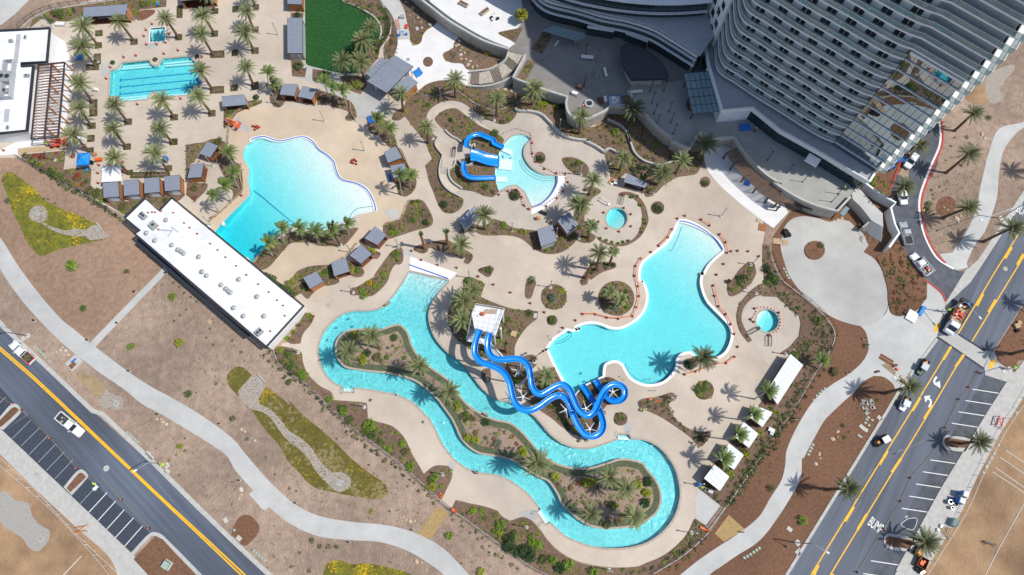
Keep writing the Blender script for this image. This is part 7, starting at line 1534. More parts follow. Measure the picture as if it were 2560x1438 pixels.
        b=MB();b.box((h*.12,0,1.9),(h*.85,w*.95,.07),0,0,.9,.9);b.build('roof',M['wpaint' if load=='w' else 'cars'],t)
        b=MB();b.box((h*.05,0,.85),(.5,w*.8,.3));b.box((-h*.14,0,1.1),(.12,w*.8,.5));b.build('seat',M['rubber'],t)
        b=MB();b.box((-h*.6,0,.8),(h*.75,w*.85,.06));b.box((-h*.6,W*.85,.95),(h*.75,.06,.3));b.box((-h*.6,-W*.85,.95),(h*.75,.06,.3));bd=b.build('cargo_bed',M['bedliner'],t)
        b=MB();b.box((-h*.6,.1,.95),(.7,.5,.3),.3,0);b.box((-h*.75,-.3,.95),(.4,.4,.3),.8,1);b.build('load',[M['orangey'],M['rubber']],bd)
        wx=(h*.6,-h*.6)
    rr=.38 if kind in('pickup','suv') else .46 if kind=='flatbed' else .28
    for x in wx+((-h*.68,) if kind=='flatbed' else ()):
        for sgn in (-1,1):
            b=MB();b.tube([(x,sgn*(W-.26),rr),(x,sgn*(W+.02),rr)],rr,14);wh=b.build('wheel',M['rubber'],t)
            b=MB();b.tube([(x,sgn*(W+.0),rr),(x,sgn*(W+.035),rr)],rr*.58,10);b.build('rim',M['rim'],wh)
    if kind!='cart':
        zz=.85 if kind!='flatbed' else .95
        for sgn in (-1,1):
            b=MB();b.box((h*.985,sgn*W*.66,zz),(.12,.34,.16));b.build('headlight',M['lampw'],t)
            b=MB();b.box((-h*.995,sgn*W*.82,zz+.05),(.08,.18,.3));b.build('tail_light',M['lampr'],t)
    return t
vehicle('white pickup with a red tailgate and plant load on the left street','C1 140,718 345,905',2.0,load='red')
vehicle('white pickup driving down beside the yellow centre line','D1 722,230 520,65',2.0,load='box')
vehicle('silver grey pickup with an empty black bed on the driveway','B5 1092,680 1140,855',2.0,paint='cars')
vehicle('white work pickup full of tools at the driveway mouth','B5 1165,925 1295,1085',2.05,load='tools')
vehicle('white car under the palm on the driveway','B5 1105,542 1075,425',1.95,name='suv',cat='car',kind='suv')
vehicle('white car highest on the driveway beside the glass tower','B5 1122,255 1190,158',1.95,name='suv',cat='car',kind='suv')
vehicle('white flatbed truck loaded with orange gear at the crosswalk','C5 1435,482 1570,250',2.3,name='flatbed_truck',cat='truck',kind='flatbed')
vehicle('dark green utility cart parked at the kerb','C5 1218,795 1278,685',1.55,name='utility_cart',cat='cart',paint='card',kind='cart')
vehicle('utility cart with a white front in the right parking lane','C5 1085,1075 1130,970',1.55,name='utility_cart',cat='cart',kind='cart')
vehicle('small utility cart with a white square roof crossing the road','C5 1000,1275 880,1340',1.4,name='utility_cart',cat='cart',paint='card',kind='cart',load='w')
# ================================================================ people
def person(label,s,vest='hivis',z=.08,rz=0,bend=0,hat='wpaint'):
    p=G(PX(s)[0],z);t=thing('person',label,'person',(p.x,p.y,z),rz);b=bend
    V=[(0,0,.93),(.02+b*.12,0,1.12),(.03+b*.3,0,1.36),(.04+b*.42,0,1.50),(.06+b*.52,0,1.62),(.07+b*.58,0,1.72),
       (.0,.10,.88),(.06,.11,.50),(0,.12,.08),(.12,.13,.03),(0,-.10,.88),(-.04,-.11,.50),(-.08,-.12,.08),(.05,-.13,.03),
       (.03+b*.3,.20,1.40),(.06+b*.3,.27,1.13),(.20+b*.3,.26,.92),(.03+b*.3,-.20,1.40),(.04+b*.3,-.27,1.13),(.16+b*.3,-.27,.92)]
    Ed=[(0,1),(1,2),(2,3),(3,4),(4,5),(0,6),(6,7),(7,8),(8,9),(0,10),(10,11),(11,12),(12,13),(2,14),(14,15),(15,16),(2,17),(17,18),(18,19)]
    rad=[.15,.14,.17,.07,.095,.085,.10,.07,.05,.045,.10,.07,.05,.045,.075,.05,.04,.075,.05,.04]
    me=bpy.data.meshes.new('body');me.from_pydata(V,Ed,[]);o=bpy.data.objects.new('body',me);C.objects.link(o);o.parent=t
    mo=o.modifiers.new('skin','SKIN');sv=me.skin_vertices[0].data
    for i,r in enumerate(rad):sv[i].radius=(r,r)
    sv[0].use_root=True;o.modifiers.new('sub','SUBSURF').levels=1;o.modifiers['sub'].render_levels=1
    me.materials.append(M['skin'])
    k=MB();k.tube([(.01+b*.05,0,1.0),(.02+b*.14,0,1.15),(.03+b*.3,0,1.38),(.035+b*.36,0,1.46)],[.185,.18,.225,.13],10)
    for sg in (1,-1):k.tube([(.03+b*.3,sg*.20,1.42),(.05+b*.3,sg*.25,1.22)],[.10,.085],8)
    k.build('vest',M[vest],t)
    k=MB()
    for a,c,d in ((6,7,8),(10,11,12)):k.tube([V[a],V[c],V[d]],[.125,.095,.08],8)
    k.tube([(0,0,.84),(.01,0,1.02)],[.185,.185],10);k.build('trousers',M['denim'],t)
    k=MB();h=Vector((.065+b*.56,0,1.69));k.lathe(h,[(.15,0),(.14,.02),(.125,.04),(.11,.10),(.05,.145)],10);k.build('hard_hat',M[hat],t)
    k=MB();
    for sg in (9,13):k.box((V[sg][0]-.05,V[sg][1],.04),(.28,.10,.09))
    k.build('boots',M['hair'],t)
person('worker in a yellow vest marking the stall lines on the left strip','D1 845,660','hivis',.03,2.4,.5)
person('worker in a yellow vest bending beside the long thin deck bed','C4 658,1388','hivis',.08,.3,.9)
person('worker in a yellow vest standing at the blue grey kiosk','B4 704,520','hivis',.08,1.0,.2)
person('worker in a yellow vest on the terrace corner below the tower','B5 640,415','hivis',TZ+.04,2,.2)
person('worker in a white hat on the walk by the restroom hut','A3 38,1140','hivis',.08,0,.4)
person('worker in an orange vest on the terrace by the fire pit','A4 62,1090','hivo',TZ+.03,1,.2)
person('worker in an orange vest at the lowest white cabin','D4 735,505','hivo',.08,3,.6)
person('worker in an orange vest near the tower ground floor','A4 1778,1315','hivo',TZ+.03,1,.1)
person('worker in a yellow vest crossing the driveway','B5 1245,598','hivis',.03,2,.1)
person('worker in a yellow vest beside the left pergola','B1 500,105','hivis',.12,2,.3)
person('worker sitting by the lazy river edge in dark clothes','D3 525,565','shirt',.08,1.5,.7,'hair')
person('worker in an orange vest behind the left angled cabana','B3 1662,868','hivo',.08,1.2,.2)
# ================================================================ other objects
def boxes(name,label,cat,s,items,z=.08,rz=0,group=None):
    p=G(PX(s)[0],z);t=thing(name,label,cat,(p.x,p.y,z),rz,group)
    for nm,m,L in items:
        b=MB()
        for c,d in L:
            b.box(c,d)
            if nm in('leg','wheel'):b.build(nm,M[m],t);b=MB()
        if b.v:b.build(nm,M[m],t)
    return t
def tent(label,s,m,h=2.9):
    P=area(s,h,False);c=sum(P,Vector())/4;t=thing('canopy_tent',label,'canopy tent',(c.x,c.y,0));b=MB();ap=Vector((c.x,c.y,h+.9))
    n=4
    for i in range(4):
        a,d=P[i],P[(i+1)%4];mm=(a+d)/2-Vector((0,0,.12));b.add([a,mm,ap],[(0,1,2)]);b.add([mm,d,ap],[(0,1,2)]);b.add([a,d,d-Vector((0,0,.35)),a-Vector((0,0,.35))],[(0,1,2,3)])
    b.build('canopy',M[m],t,True)
    for p in P:
        k=MB();k.box((p.x,p.y,h/2),(.07,.07,h));k.build('leg',M['pole'],t,True)
tent('bright blue pop up canopy tent by the left pergola','B1 772,170 898,168 882,285 760,292','tarp')
P=area('B1 1020,310 1205,300 1218,450 1015,466',2.6,False);b=MB();c=sum(P,Vector())/4;t=thing('shade_sail','flat white shade sail beside the row of four cabanas','shade sail',(c.x,c.y,0))
b.hexa([(p.x,p.y,2.55+.2*(i%2)) for i,p in enumerate(P)]+[(p.x,p.y,2.6+.2*(i%2)) for i,p in enumerate(P)]);b.build('cloth',M['wpaint'],t,True)
for p in P:k=MB();k.box((p.x,p.y,1.3),(.08,.08,2.6));k.build('post',M['pole'],t,True)
def lounger_stack(label,s,rz,n,m):
    p=G(PX(s)[0],.08);t=thing('lounger_stack',label,'lounger',(p.x,p.y,.08),rz)
    for i in range(n):
        b=MB();x=(i-(n-1)/2)*.75;b.box((x,-.25,.35),(.62,1.3,.07));b.hexa([(x-.31,.4,.35),(x+.31,.4,.35),(x+.31,.95,.85),(x-.31,.95,.85),(x-.31,.4,.42),(x+.31,.4,.42),(x+.31,.95,.92),(x-.31,.95,.92)])
        for dx in (-.27,.27):
            for dy in (-.8,.4):b.box((x+dx,dy,.17),(.05,.05,.34))
        b.build('lounger',M[m],t)
lounger_stack('row of blue loungers beside the left pergola building','A1 795,575',.1,3,'bluep')
lounger_stack('blue lounger frames lying on the white plaza','A3 340,735',-1.0,3,'tarp')
lounger_stack('blue loungers under the slatted pergola','B4 1710,470',-.4,2,'bluep')
lounger_stack('pair of blue chairs in the shade right of the wave pool','A2 1790,1205',.3,2,'bluep')
lounger_stack('blue chair behind the lower right wave pool cabana','B3 65,430',.3,1,'bluep')
def boomlift(label,s,rz,m):
    p=G(PX(s)[0],.05);t=thing('boom_lift',label,'boom lift',(p.x,p.y,.05),rz)
    b=MB();b.box((0,0,.55),(2.2,1.3,.5),0,0,.9,.9);b.build('chassis',M[m],t)
    for x in (-.8,.8):
        for y in (-.65,.65):b=MB();b.tube([(x,y-.14,.38),(x,y+.14,.38)],.38,12);b.build('wheel',M['rubber'],t)
    b=MB();b.box((-.3,.1,1.1),(1.3,.9,.6));b.build('turret',M['hvac'],t)
    b=MB();b.bar((-.8,0,1.45),(2.2,0,2.0),.28,.3);b.bar((2.2,0,2.05),(.2,.3,2.5),.22,.24);b.build('boom',M[m],t)
    b=MB();b.box((3.0,0,1.5),(.9,1.6,.08))
    for z in (2.0,2.5):
        for y in (-.8,.8):b.bar((2.55,y,z),(3.45,y,z),.06)
        for x in (2.55,3.45):b.bar((x,-.8,z),(x,.8,z),.06)
    for x in (2.55,3.45):
        for y in (-.8,.8):b.bar((x,y,1.5),(x,y,2.5),.06)
    b.build('basket',M[m],t)
boomlift('orange boom lift at the upper left of the wave pool','A2 385,1235',-.5,'orange')
boomlift('blue boom lift at the foot of the glass tower corner','A5 1000,1300',.5,'bluep')
boomlift('orange boom lift parked under the left pergola','B1 560,95',.1,'redo')
def toilet(label,s,m,rz):
    p=G(PX(s)[0],.13);t=thing('portable_toilet',label,'portable toilet',(p.x,p.y,.13),rz,'portable toilets on the right sidewalk')
    b=MB();b.box((0,0,1.05),(1.15,1.15,2.1),0,0,.96,.96);b.build('cabin',M[m],t);b=MB();b.box((0,0,2.2),(1.2,1.2,.2),0,0,.8,.8);b.build('roof',M['wpaint'],t);b=MB();b.box((-.58,0,1.0),(.04,.75,1.8));b.build('door',M['bluep'],t)
toilet('teal portable toilet, upper of the pair by the white fence','D5 1490,745','teal',-.45);toilet('blue portable toilet, lower of the pair by the white fence','D5 1460,800','bluep',-.45)
def bin_(label,s,m,r=.32,h=.9,z=.13,cat='bin',name='barrel'):
    p=G(PX(s)[0],z);t=thing(name,label,cat,(p.x,p.y,z));b=MB();b.lathe((0,0,0),[(r*.85,0),(r,.1*h),(r,.95*h),(r*1.06,h),(r*.9,h),(r*.85,h*.8)],14);b.build('drum',M[m],t);b=MB();b.lathe((0,0,h*.82),[(r*.84,0),(.02,.02)],14);b.build('lid',M['rubber'],t)
bin_('dark barrel left of the portable toilets','D5 1390,810','rim',.45,1.0);bin_('grey bin below the portable toilets','D5 1410,860','cars');bin_('second grey bin below the portable toilets','D5 1440,830','hvac',.4)
bin_('terracotta pot beside the leaf shaped bed','C4 1518,100','woodd',.45,.8,.08,'pot','plant_pot')
t=boxes('dumpster','open brown dumpster with an orange bag on the right sidewalk','dumpster','D5 1150,1330',[('container','woodd',[((0,.85,.6),(2.2,.1,1.2)),((0,-.85,.6),(2.2,.1,1.2)),((1.05,0,.6),(.1,1.6,1.2)),((-1.05,0,.6),(.1,1.6,1.2)),((0,0,.08),(2.0,1.6,.1))]),('rubbish','orange',[((-.1,.1,.6),(.9,.7,.9)),((.4,-.3,.5),(.5,.4,.8))])],.13,1.0)
boxes('storage_cabinet','green storage cabinet on the right sidewalk','cabinet','D5 1428,985',[('body','teal',[((0,0,.6),(1.5,1.0,1.2))]),('lid','greenglass',[((0,0,1.25),(1.6,1.1,.1))])],.13,1.0)
boxes('rubbish_pile','heap of dark bags beside the open dumpster','bags','D5 1140,1400',[('bag','rubber',[((0,0,.3),(.8,.7,.6)),((.6,.3,.25),(.6,.6,.5)),((-.4,.5,.3),(.6,.7,.6))]),('sheet','cars',[((.2,-.4,.4),(.9,.3,.5))])],.13,.4)
boxes('lumber_pile','scrap timber heap along the right construction fence','lumber pile','D5 1370,1060',[('plank','lumber',[((0,i*.3-.9,.1+.06*(i%3)),(2.4-.2*i,.14,.1)) for i in range(7)]),('bag','wpaint',[((.4,1.2,.25),(.7,.5,.4)),((-.6,1.5,.2),(.5,.6,.4))])],.13,1.05)
boxes('mini_loader','small yellow loader under the lower right palm','loader','D5 1120,1235',[('body','orangey',[((0,0,.7),(1.5,.9,.7)),((-.2,0,1.3),(.8,.8,.6))]),('bucket','black',[((1.1,0,.3),(.5,1.3,.5))]),('wheel','rubber',[((.5,.5,.3),(.6,.2,.6)),((.5,-.5,.3),(.6,.2,.6)),((-.5,.5,.3),(.6,.2,.6)),((-.5,-.5,.3),(.6,.2,.6))])],.13,.9)
def barricade(label,s,rz,m):
    p=G(PX(s)[0],.14);t=thing('barricade',label,'barricade',(p.x,p.y,.14),rz);b=MB()
    for y in (-.45,.45):
        b.bar((-1.1,y,1.0),(1.1,y,1.0),.12,.25)
        for x in (-.9,.9):b.bar((x,y,1.0),(x*1.1,y*1.6,0),.1)
    b.bar((-.9,-.45,.9),(.9,.45,.9),.08);b.build('frame',M[m],t)
barricade('red folded barricade frames on the right sidewalk','D5 1815,120',1.1,'redo')
barricade('orange barricade on the left sidewalk','D1 712,1045',.2,'orangey')
boxes('striping_machine','white line striping machine on the left parking strip','machine','D1 835,690',[('body','wpaint',[((0,0,.5),(1.0,.6,.5)),((.6,0,.9),(.1,.7,.6))]),('wheel','rubber',[((.3,.35,.2),(.4,.1,.4)),((.3,-.35,.2),(.4,.1,.4)),((-.4,0,.2),(.4,.1,.4))])],.03,.8)
boxes('bench_table','white folding table beside the upper left lamp','table','A1 615,252',[('top','wpaint',[((0,0,.74),(2.4,1.0,.06))]),('cloth','wpaint',[((0,.5,.4),(2.4,.04,.6)),((0,-.5,.4),(2.4,.04,.6))])],.08,-.05)
boxes('white_cooler','white cart beside the lap pool','cart','A1 962,905',[('body','wpaint',[((0,0,.4),(1.3,.75,.6))]),('lid','wpaint',[((0,0,.74),(1.35,.8,.08))])],.08,-.1)
boxes('white_cooler','white crate in the lower left palm row','crate','B1 820,28',[('body','wpaint',[((0,0,.3),(1.6,1.0,.6))]),('lid','wpaint',[((0,0,.64),(1.65,1.05,.08))])],.08,-.1)
boxes('wheelbarrow_set','black grill beside the blue canopy tent','grill','B1 922,275',[('body','rubber',[((0,0,.6),(1.1,.8,.5))]),('lid','black',[((0,0,1.0),(.9,.7,.3))])],.08,-.3)
boxes('orange_cart','orange tool chest beside the blue canopy tent','tool chest','B1 998,248',[('body','orange',[((0,0,.5),(1.5,.7,.7))]),('lid','orange',[((0,0,.9),(1.55,.75,.1))])],.08,.2)
for q,l,rz in (('B1 958,190','wooden chair right of the blue canopy tent',.4),('B1 730,205','wooden bench left of the blue canopy tent',1.3),('B1 850,115','wooden ladder frame above the blue canopy tent',1.5),('B3 1540,828','brown wooden chair by the kids pool beach',.2)):
    boxes('wooden_chair',l,'chair',q,[('seat','wood',[((0,0,.45),(.8,.8,.08))]),('backrest','wood',[((-.38,0,.8),(.08,.8,.6))]),('leg','wood',[((.3,.3,.2),(.08,.08,.42)),((.3,-.3,.2),(.08,.08,.42)),((-.3,.3,.2),(.08,.08,.42)),((-.3,-.3,.2),(.08,.08,.42))])],.08,rz)
boxes('lounge_chair','black lounge chair by the kids pool beach','lounger','B3 1590,775',[('seat','black',[((.2,0,.35),(1.3,.7,.1))]),('backrest','black',[((-.6,0,.6),(.5,.7,.1))]),('leg','black',[((.7,.3,.17),(.07,.07,.3)),((.7,-.3,.17),(.07,.07,.3)),((-.4,.3,.17),(.07,.07,.3)),((-.4,-.3,.17),(.07,.07,.3))])],.08,-.5)
b_=[('A1 2005,835','blue wrapped umbrella at the right end of the lap pool'),('B1 1675,248','blue folded umbrella in the palm grove')]
for q,l in b_:
    p=G(PX(q)[0],.08);t=thing('umbrella',l,'umbrella',(p.x,p.y,.08));b=MB();b.lathe((0,0,.5),[(.5,0),(.62,.5),(.5,1.2),(.25,1.7),(.05,1.9)],12);b.build('canopy',M['bluep'],t);b=MB();b.tube([(0,0,0),(0,0,.6)],.05,6);b.build('pole',M['pole'],t)
for q,l in (('B1 880,340','blue surfboard sign in the left garden'),('A1 1580,45','blue lid in the planting at the top edge')):
    boxes('surfboard_sign',l,'sign',q,[('board','tarp',[((0,0,.5),(.5,1.3,.1))]),('stand','pole',[((0,0,.22),(.3,.3,.44))])],.08,.2)
# terrace things
p=G(PX('A4 130,1042')[0],TZ);t=thing('fire_pit','round grey fire pit with a black grate on the terrace','fire pit',(p.x,p.y,TZ+.02));b=MB();b.lathe((0,0,0),[(1.15,0),(1.15,.5),(.75,.5),(.72,.3)],24);b.build('ring',M['wallg'],t);b=MB()
for k in range(-2,3):b.bar((k*.25,-.62,.46),(k*.25,.62,.46),.07);b.bar((-.62,k*.25,.45),(.62,k*.25,.45),.07)
b.build('grate',M['black'],t)
def slab(label,s,d,m,rz,z,name='table',cat='table'):boxes(name,label,cat,s,[('top',m,[((0,0,.72),(d[0],d[1],.07))]),('leg','pole',[((x*d[0]*.42,y*d[1]*.38,.35),(.07,.07,.7)) for x in (-1,1) for y in (-1,1)])],z,rz)
slab('long white table on the shaded terrace','A4 110,585',(3.0,1.0),'wpaint',-.12,TZ+.02)
slab('narrow white plank table in the middle of the terrace','A4 290,735',(.6,2.6),'wpaint',.15,TZ+.02)
slab('pale green plank on trestles on the terrace','A4 200,758',(.5,2.0),'greenglass',-.35,TZ+.02)
slab('white narrow bench on the upper terrace paving','A3 1722,450',(.35,2.0),'wpaint',-.55,TZ+.02,'bench','bench')
slab('white long counter on the lower terrace edge','A4 600,930',(3.0,.8),'wpaint',.1,TZ+.02,'counter','counter')
boxes('machine','white floor machine near the terrace parapet','machine','A3 1905,945',[('body','wpaint',[((0,0,.5),(1.6,.8,.7))]),('handle','pole',[((.9,0,.9),(.1,.7,.5))])],TZ+.02,-.4)
boxes('cushion_pile','brown round lounge seat on the terrace','seat','A3 1950,875',[('seat','woodd',[((0,0,.3),(1.5,1.2,.4))]),('cushion','lumber',[((0,.1,.55),(1.1,.8,.15))])],TZ+.02,-.4)
boxes('tarp_pile','blue edged sheet with white bags behind the fire pit','tarp','A4 385,1010',[('sheet','wallg',[((0,0,.03),(2.9,2.9,.05))]),('edge','bluep',[((0,1.5,.05),(3.1,.18,.08)),((1.5,0,.05),(.18,2.8,.08)),((-1.5,0,.05),(.18,2.8,.08))]),('bag','wpaint',[((-.3,.6,.25),(1.0,.8,.4)),((.5,0,.2),(.7,.9,.3)),((-.2,-.6,.2),(1.2,.6,.3))])],TZ+.02,.0)
boxes('board_stack','brown board stack right of the fire pit','boards','A4 243,1010',[('board','woodd',[((0,0,.1),(1.2,1.9,.16)),((.05,.05,.22),(1.1,1.7,.06))])],TZ+.02,.15)
boxes('white_bags','white bag pile right of the fire pit boards','bags','A4 292,997',[('bag','wpaint',[((0,.35,.3),(.7,.8,.5)),((0,-.4,.3),(.7,.7,.5))])],TZ+.02,.1)
boxes('blue_pallet','blue wrapped pallet near the tower ground floor','pallet','A4 1680,1285',[('load','bluep',[((0,0,.55),(2.4,1.6,.8))]),('pallet','lumber',[((0,0,.07),(2.5,1.7,.14))])],TZ+.03,.1)
boxes('red_machine','dark red machine beside the glass canopy','machine','A4 1125,1075',[('body','woodd',[((0,0,.5),(.9,1.8,.9))]),('panel','redo',[((.3,0,1.0),(.4,1.0,.15))])],TZ+.03,.15)
for q,l,rz in (('A3 795,50','upper long stone planter box on the white terrace',-.55),('A3 1005,125','lower long stone planter box on the white terrace',.75)):
    boxes('planter_box',l,'planter',q,[('box','stone',[((0,.42,.35),(2.6,.14,.7)),((0,-.42,.35),(2.6,.14,.7)),((1.23,0,.35),(.14,.7,.7)),((-1.23,0,.35),(.14,.7,.7))]),('soil','wetsoil',[((0,0,.28),(2.3,.7,.5))])],TZ+.04,rz)
boxes('scooter_group','white wrapped furniture cluster on the white terrace','furniture','A3 1110,180',[('cover','wpaint',[((0,0,.5),(1.3,1.0,.9)),((.8,.7,.4),(.9,.8,.7)),((-.7,-.4,.35),(.9,.7,.6))]),('frame','black',[((.3,-.7,.3),(1.0,.4,.5)),((-.9,.3,.3),(.5,.7,.5))])],TZ+.04,.5)
boxes('step_ladder','red and white ladder lying on the grey service path','ladder','A3 145,250',[('rail','orange',[((-.3,0,.5),(.08,3.4,.08)),((.3,0,.5),(.08,3.4,.08))]),('rung','orange',[((0,-1.5+i*.5,.5),(.6,.06,.06)) for i in range(7)]),('leg','pole',[((-.3,1.4,.25),(.08,.08,.5)),((.3,1.4,.25),(.08,.08,.5))])],.08,.2)
boxes('compressor','grey compressor on the grey service path','compressor','A3 182,178',[('tank','cars',[((0,0,.5),(1.2,.7,.6))]),('base','black',[((0,0,.1),(1.2,.7,.2))])],.08,.05)
boxes('hose_cart','red hose reel on the grey service path','hose reel','A3 225,272',[('reel','redo',[((0,-.3,.3),(.6,.6,.5)),((0,.4,.25),(.7,.5,.4))]),('stand','pole',[((0,0,.1),(.5,1.0,.1))])],.08,.0)
boxes('scaffold','blue scaffold frame at the end of the grey service path','scaffold','A3 180,355',[('frame','tarp',[((-.5,0,.8),(.1,.1,1.6)),((.5,0,.8),(.1,.1,1.6)),((0,0,1.6),(1.1,.1,.1)),((0,.4,.8),(1.1,.1,.1))]),('board','bluep',[((-.9,0,.2),(.6,.6,.3)),((1.2,.1,.3),(.5,.5,.5))])],.08,.1)
boxes('wrapped_pallet','blue tarp bundle on the entry concrete','bundle','C5 1248,308',[('sheet','wallg',[((0,0,.05),(1.3,3.0,.08))]),('bundle','tarp',[((-.05,.1,.35),(.7,2.4,.5))])],.03,-.65)
boxes('board_stack','white board stack beside the forecourt exit','boards','C5 1172,345',[('board','wpaint',[((0,0,.3),(2.2,2.6,.12))]),('support','lumber',[((-.6,-.6,.12),(.3,.3,.24)),((.6,.6,.12),(.3,.3,.24))]),('rope','rubber',[((-1.5,-.4,.15),(1.1,.5,.3))])],.03,-.6)
boxes('plywood','plywood sheet lying on the entry concrete','plywood','C5 978,680',[('sheet','woodd',[((0,0,.05),(3.0,1.3,.06))]),('batten','lumber',[((0,0,.1),(2.8,.1,.05))])],.03,-.6)
boxes('lumber_pile','loose timber boards on the entry concrete','lumber','C5 1005,750',[('board','lumber',[((0,i*.3-.45,.08+.05*(i%2)),(3.4-.3*i,.16,.08)) for i in range(4)]),('clamp','redo',[((1.2,.9,.2),(.5,.4,.3))])],.03,-.75)
boxes('potted_plants','two black pots on the entry concrete','pots','C5 905,775',[('pot','rubber',[((-.25,0,.2),(.4,.4,.4)),((.3,.05,.2),(.4,.4,.4))]),('soil','wetsoil',[((-.25,0,.41),(.3,.3,.03)),((.3,.05,.41),(.3,.3,.03))])],.03,.2)
boxes('boxed_plants','yellow crate and small boards at the kerb','crate','C5 1100,845',[('crate','orangey',[((.2,0,.25),(.7,.5,.4))]),('board','lumber',[((-.6,.2,.06),(1.2,.2,.08)),((-.4,-.3,.06),(1.0,.2,.08))])],.03,.2)
boxes('grate_stack','grey grates beside the mulch bed tip','grates','C5 1065,815',[('grate','hvac',[((-.6,0,.05),(.7,.5,.06)),((.1,.1,.05),(.5,.6,.06))]),('frame','lumber',[((.8,.1,.05),(.5,.4,.06))])],.03,.2)
boxes('crates','wooden crates beside the upper right sidewalk','crates','C5 1985,420',[('crate','lumber',[((0,0,.3),(1.2,1.0,.6)),((.9,.5,.25),(.8,.8,.5))]),('bin','rubber',[((-.5,-1.0,.3),(.8,.7,.6))])],.13,.3)
boxes('orange_truck_gear','red wheelbarrow and shovel in the crate area','tools','C5 1040,728',[('tray','woodd',[((0,0,.35),(.9,.6,.25))]),('wheel','rubber',[((.6,0,.2),(.4,.1,.4))]),('handle','redo',[((-.7,.22,.4),(.8,.05,.05)),((-.7,-.22,.4),(.8,.05,.05))])],.03,.4)
boxes('wooden_pallet','orange slatted timber pallet at the end of the white walk','pallet','B4 1862,915',[('slat','wood',[((0,-.8+i*.27,.2),(1.7,.16,.06)) for i in range(7)]),('bearer','lumber',[((x,0,.1),(.12,1.8,.14)) for x in (-.7,0,.7)])],.09,-.25)
boxes('board_stack','flat cardboard boards near the end of the white walk','boards','B4 1822,845',[('board','lumber',[((0,0,.1),(1.0,.7,.12))]),('strap','wpaint',[((0,0,.17),(.1,.72,.02))])],.09,-.3)
boxes('plywood','plywood sheets outside the forecourt gate','plywood','B5 130,825',[('sheet','lumber',[((0,.3,.06),(1.7,1.4,.06)),((1.9,.1,.06),(1.2,1.5,.06))]),('batten','woodd',[((0,-.6,.1),(1.6,.12,.05))])],.03,-.1)
boxes('tyre_stack','heap of dark bags by the round forecourt','bags','B5 198,760',[('bag','rubber',[((0,.3,.4),(1.2,.8,.8)),((.2,-.5,.35),(1.4,.9,.7)),((.1,.9,.3),(.6,.5,.6))]),('sheet','black',[((-.2,0,.8),(.6,.6,.1))])],.03,.2)
boxes('tool_pile','pile of tools and orange helmets at the kiosk','tools','B4 365,470',[('helmet','orange',[((-.4,.5,.3),(.4,.35,.35)),((.2,1.0,.3),(.4,.35,.35))]),('box','wpaint',[((-.3,-.3,.2),(.6,.4,.3)),((.5,-.2,.2),(.5,.5,.3)),((.9,-.4,.15),(.4,.4,.3))]),('bag','lumber',[((.7,.4,.2),(.8,.5,.3)),((-.7,.2,.2),(.5,.4,.3))]),('case','rubber',[((.1,.3,.15),(.6,.4,.3)),((.4,-.7,.15),(.5,.3,.25))])],.08,.2)
boxes('white_container','white wrapped box on the fence path by the cabins','box','D4 1258,200',[('box','wpaint',[((0,.2,.4),(1.3,.8,.7))]),('tank','cars',[((.3,-.5,.3),(.7,.6,.6))])],.09,-.45)
boxes('blue_tank','blue bin beside the lowest white cabin','bin','D4 642,663',[('bin','bluep',[((0,0,.5),(.7,.7,1.0))]),('board','hivis',[((.7,-.7,.2),(.8,.3,.1))]),('lid','bluep',[((0,0,1.03),(.75,.75,.08))])],.09,.3)
boxes('wheelbarrow','grey wheelbarrow below the lowest white cabin','wheelbarrow','D4 740,720',[('tray','cars',[((0,0,.5),(1.0,.7,.25))]),('wheel','rubber',[((.7,0,.2),(.4,.12,.4))]),('handle','pole',[((-.8,.3,.45),(.8,.05,.05)),((-.8,-.3,.45),(.8,.05,.05))])],.09,-.4)
boxes('utility_cabinet','green utility box in the lower mulch bed','utility box','D1 1440,1350',[('pad','kerb',[((0,0,.06),(1.7,1.7,.12))]),('cabinet','teal',[((0,0,.6),(1.3,1.3,1.0))])],.15,-.5)
for q,l,rz in (('C1 742,905','pale concrete pad with dark spoil beside the curving path',-.75),):
    boxes('concrete_pad',l,'pad',q,[('pad','kerb',[((0,0,.06),(2.6,3.0,.10))]),('spoil','wetsoil',[((.3,-.6,.16),(1.0,1.4,.12)),((.6,-.9,.14),(.6,.6,.1))]),('tools','bluep',[((-.4,.2,.16),(.4,1.2,.1))])],.0,rz)
for q,l in (('D2 995,642','small grey drain grate in the olive swale gravel'),('B1 377,777','small grey drain grate in the yellow flower swale gravel'),('C1 1162,1312','small grey drain grate in the gravel by the left street'),('D1 352,1125','small grey drain grate in the lower left gravel basin')):
    boxes('drain_grate',l,'drain grate',q,[('frame','kerb',[((0,0,.06),(1.3,1.0,.10))]),('grate','hvac',[((0,0,.13),(.95,.7,.05))])],.02,-.5)
for q,l,rz in (('C2 685,1080','pale concrete headwall at the top of the olive swale',-.78),('B1 985,925','pale concrete headwall at the end of the yellow flower swale',-.85)):
    boxes('headwall',l,'headwall',q,[('wall','kerb',[((0,.5,.3),(2.7,.25,.6))]),('stones','ggravel',[((0,-.15,.08),(1.9,1.1,.16))])],.02,rz)
boxes('tile_pallets','patch of stacked grey flagstones in the right mulch bed','flagstones','C5 840,1040',[('flagstone','ggravel',[((R.uniform(-1.3,1.3),R.uniform(-1.6,1.6),.08+.04*(i%3)),(R.uniform(.5,.9),R.uniform(.4,.8),.08)) for i in range(16)]),('moss','sage',[((R.uniform(-1.2,1.2),R.uniform(-1.4,1.4),.2),(.4,.3,.04)) for i in range(6)])],.02,.4)
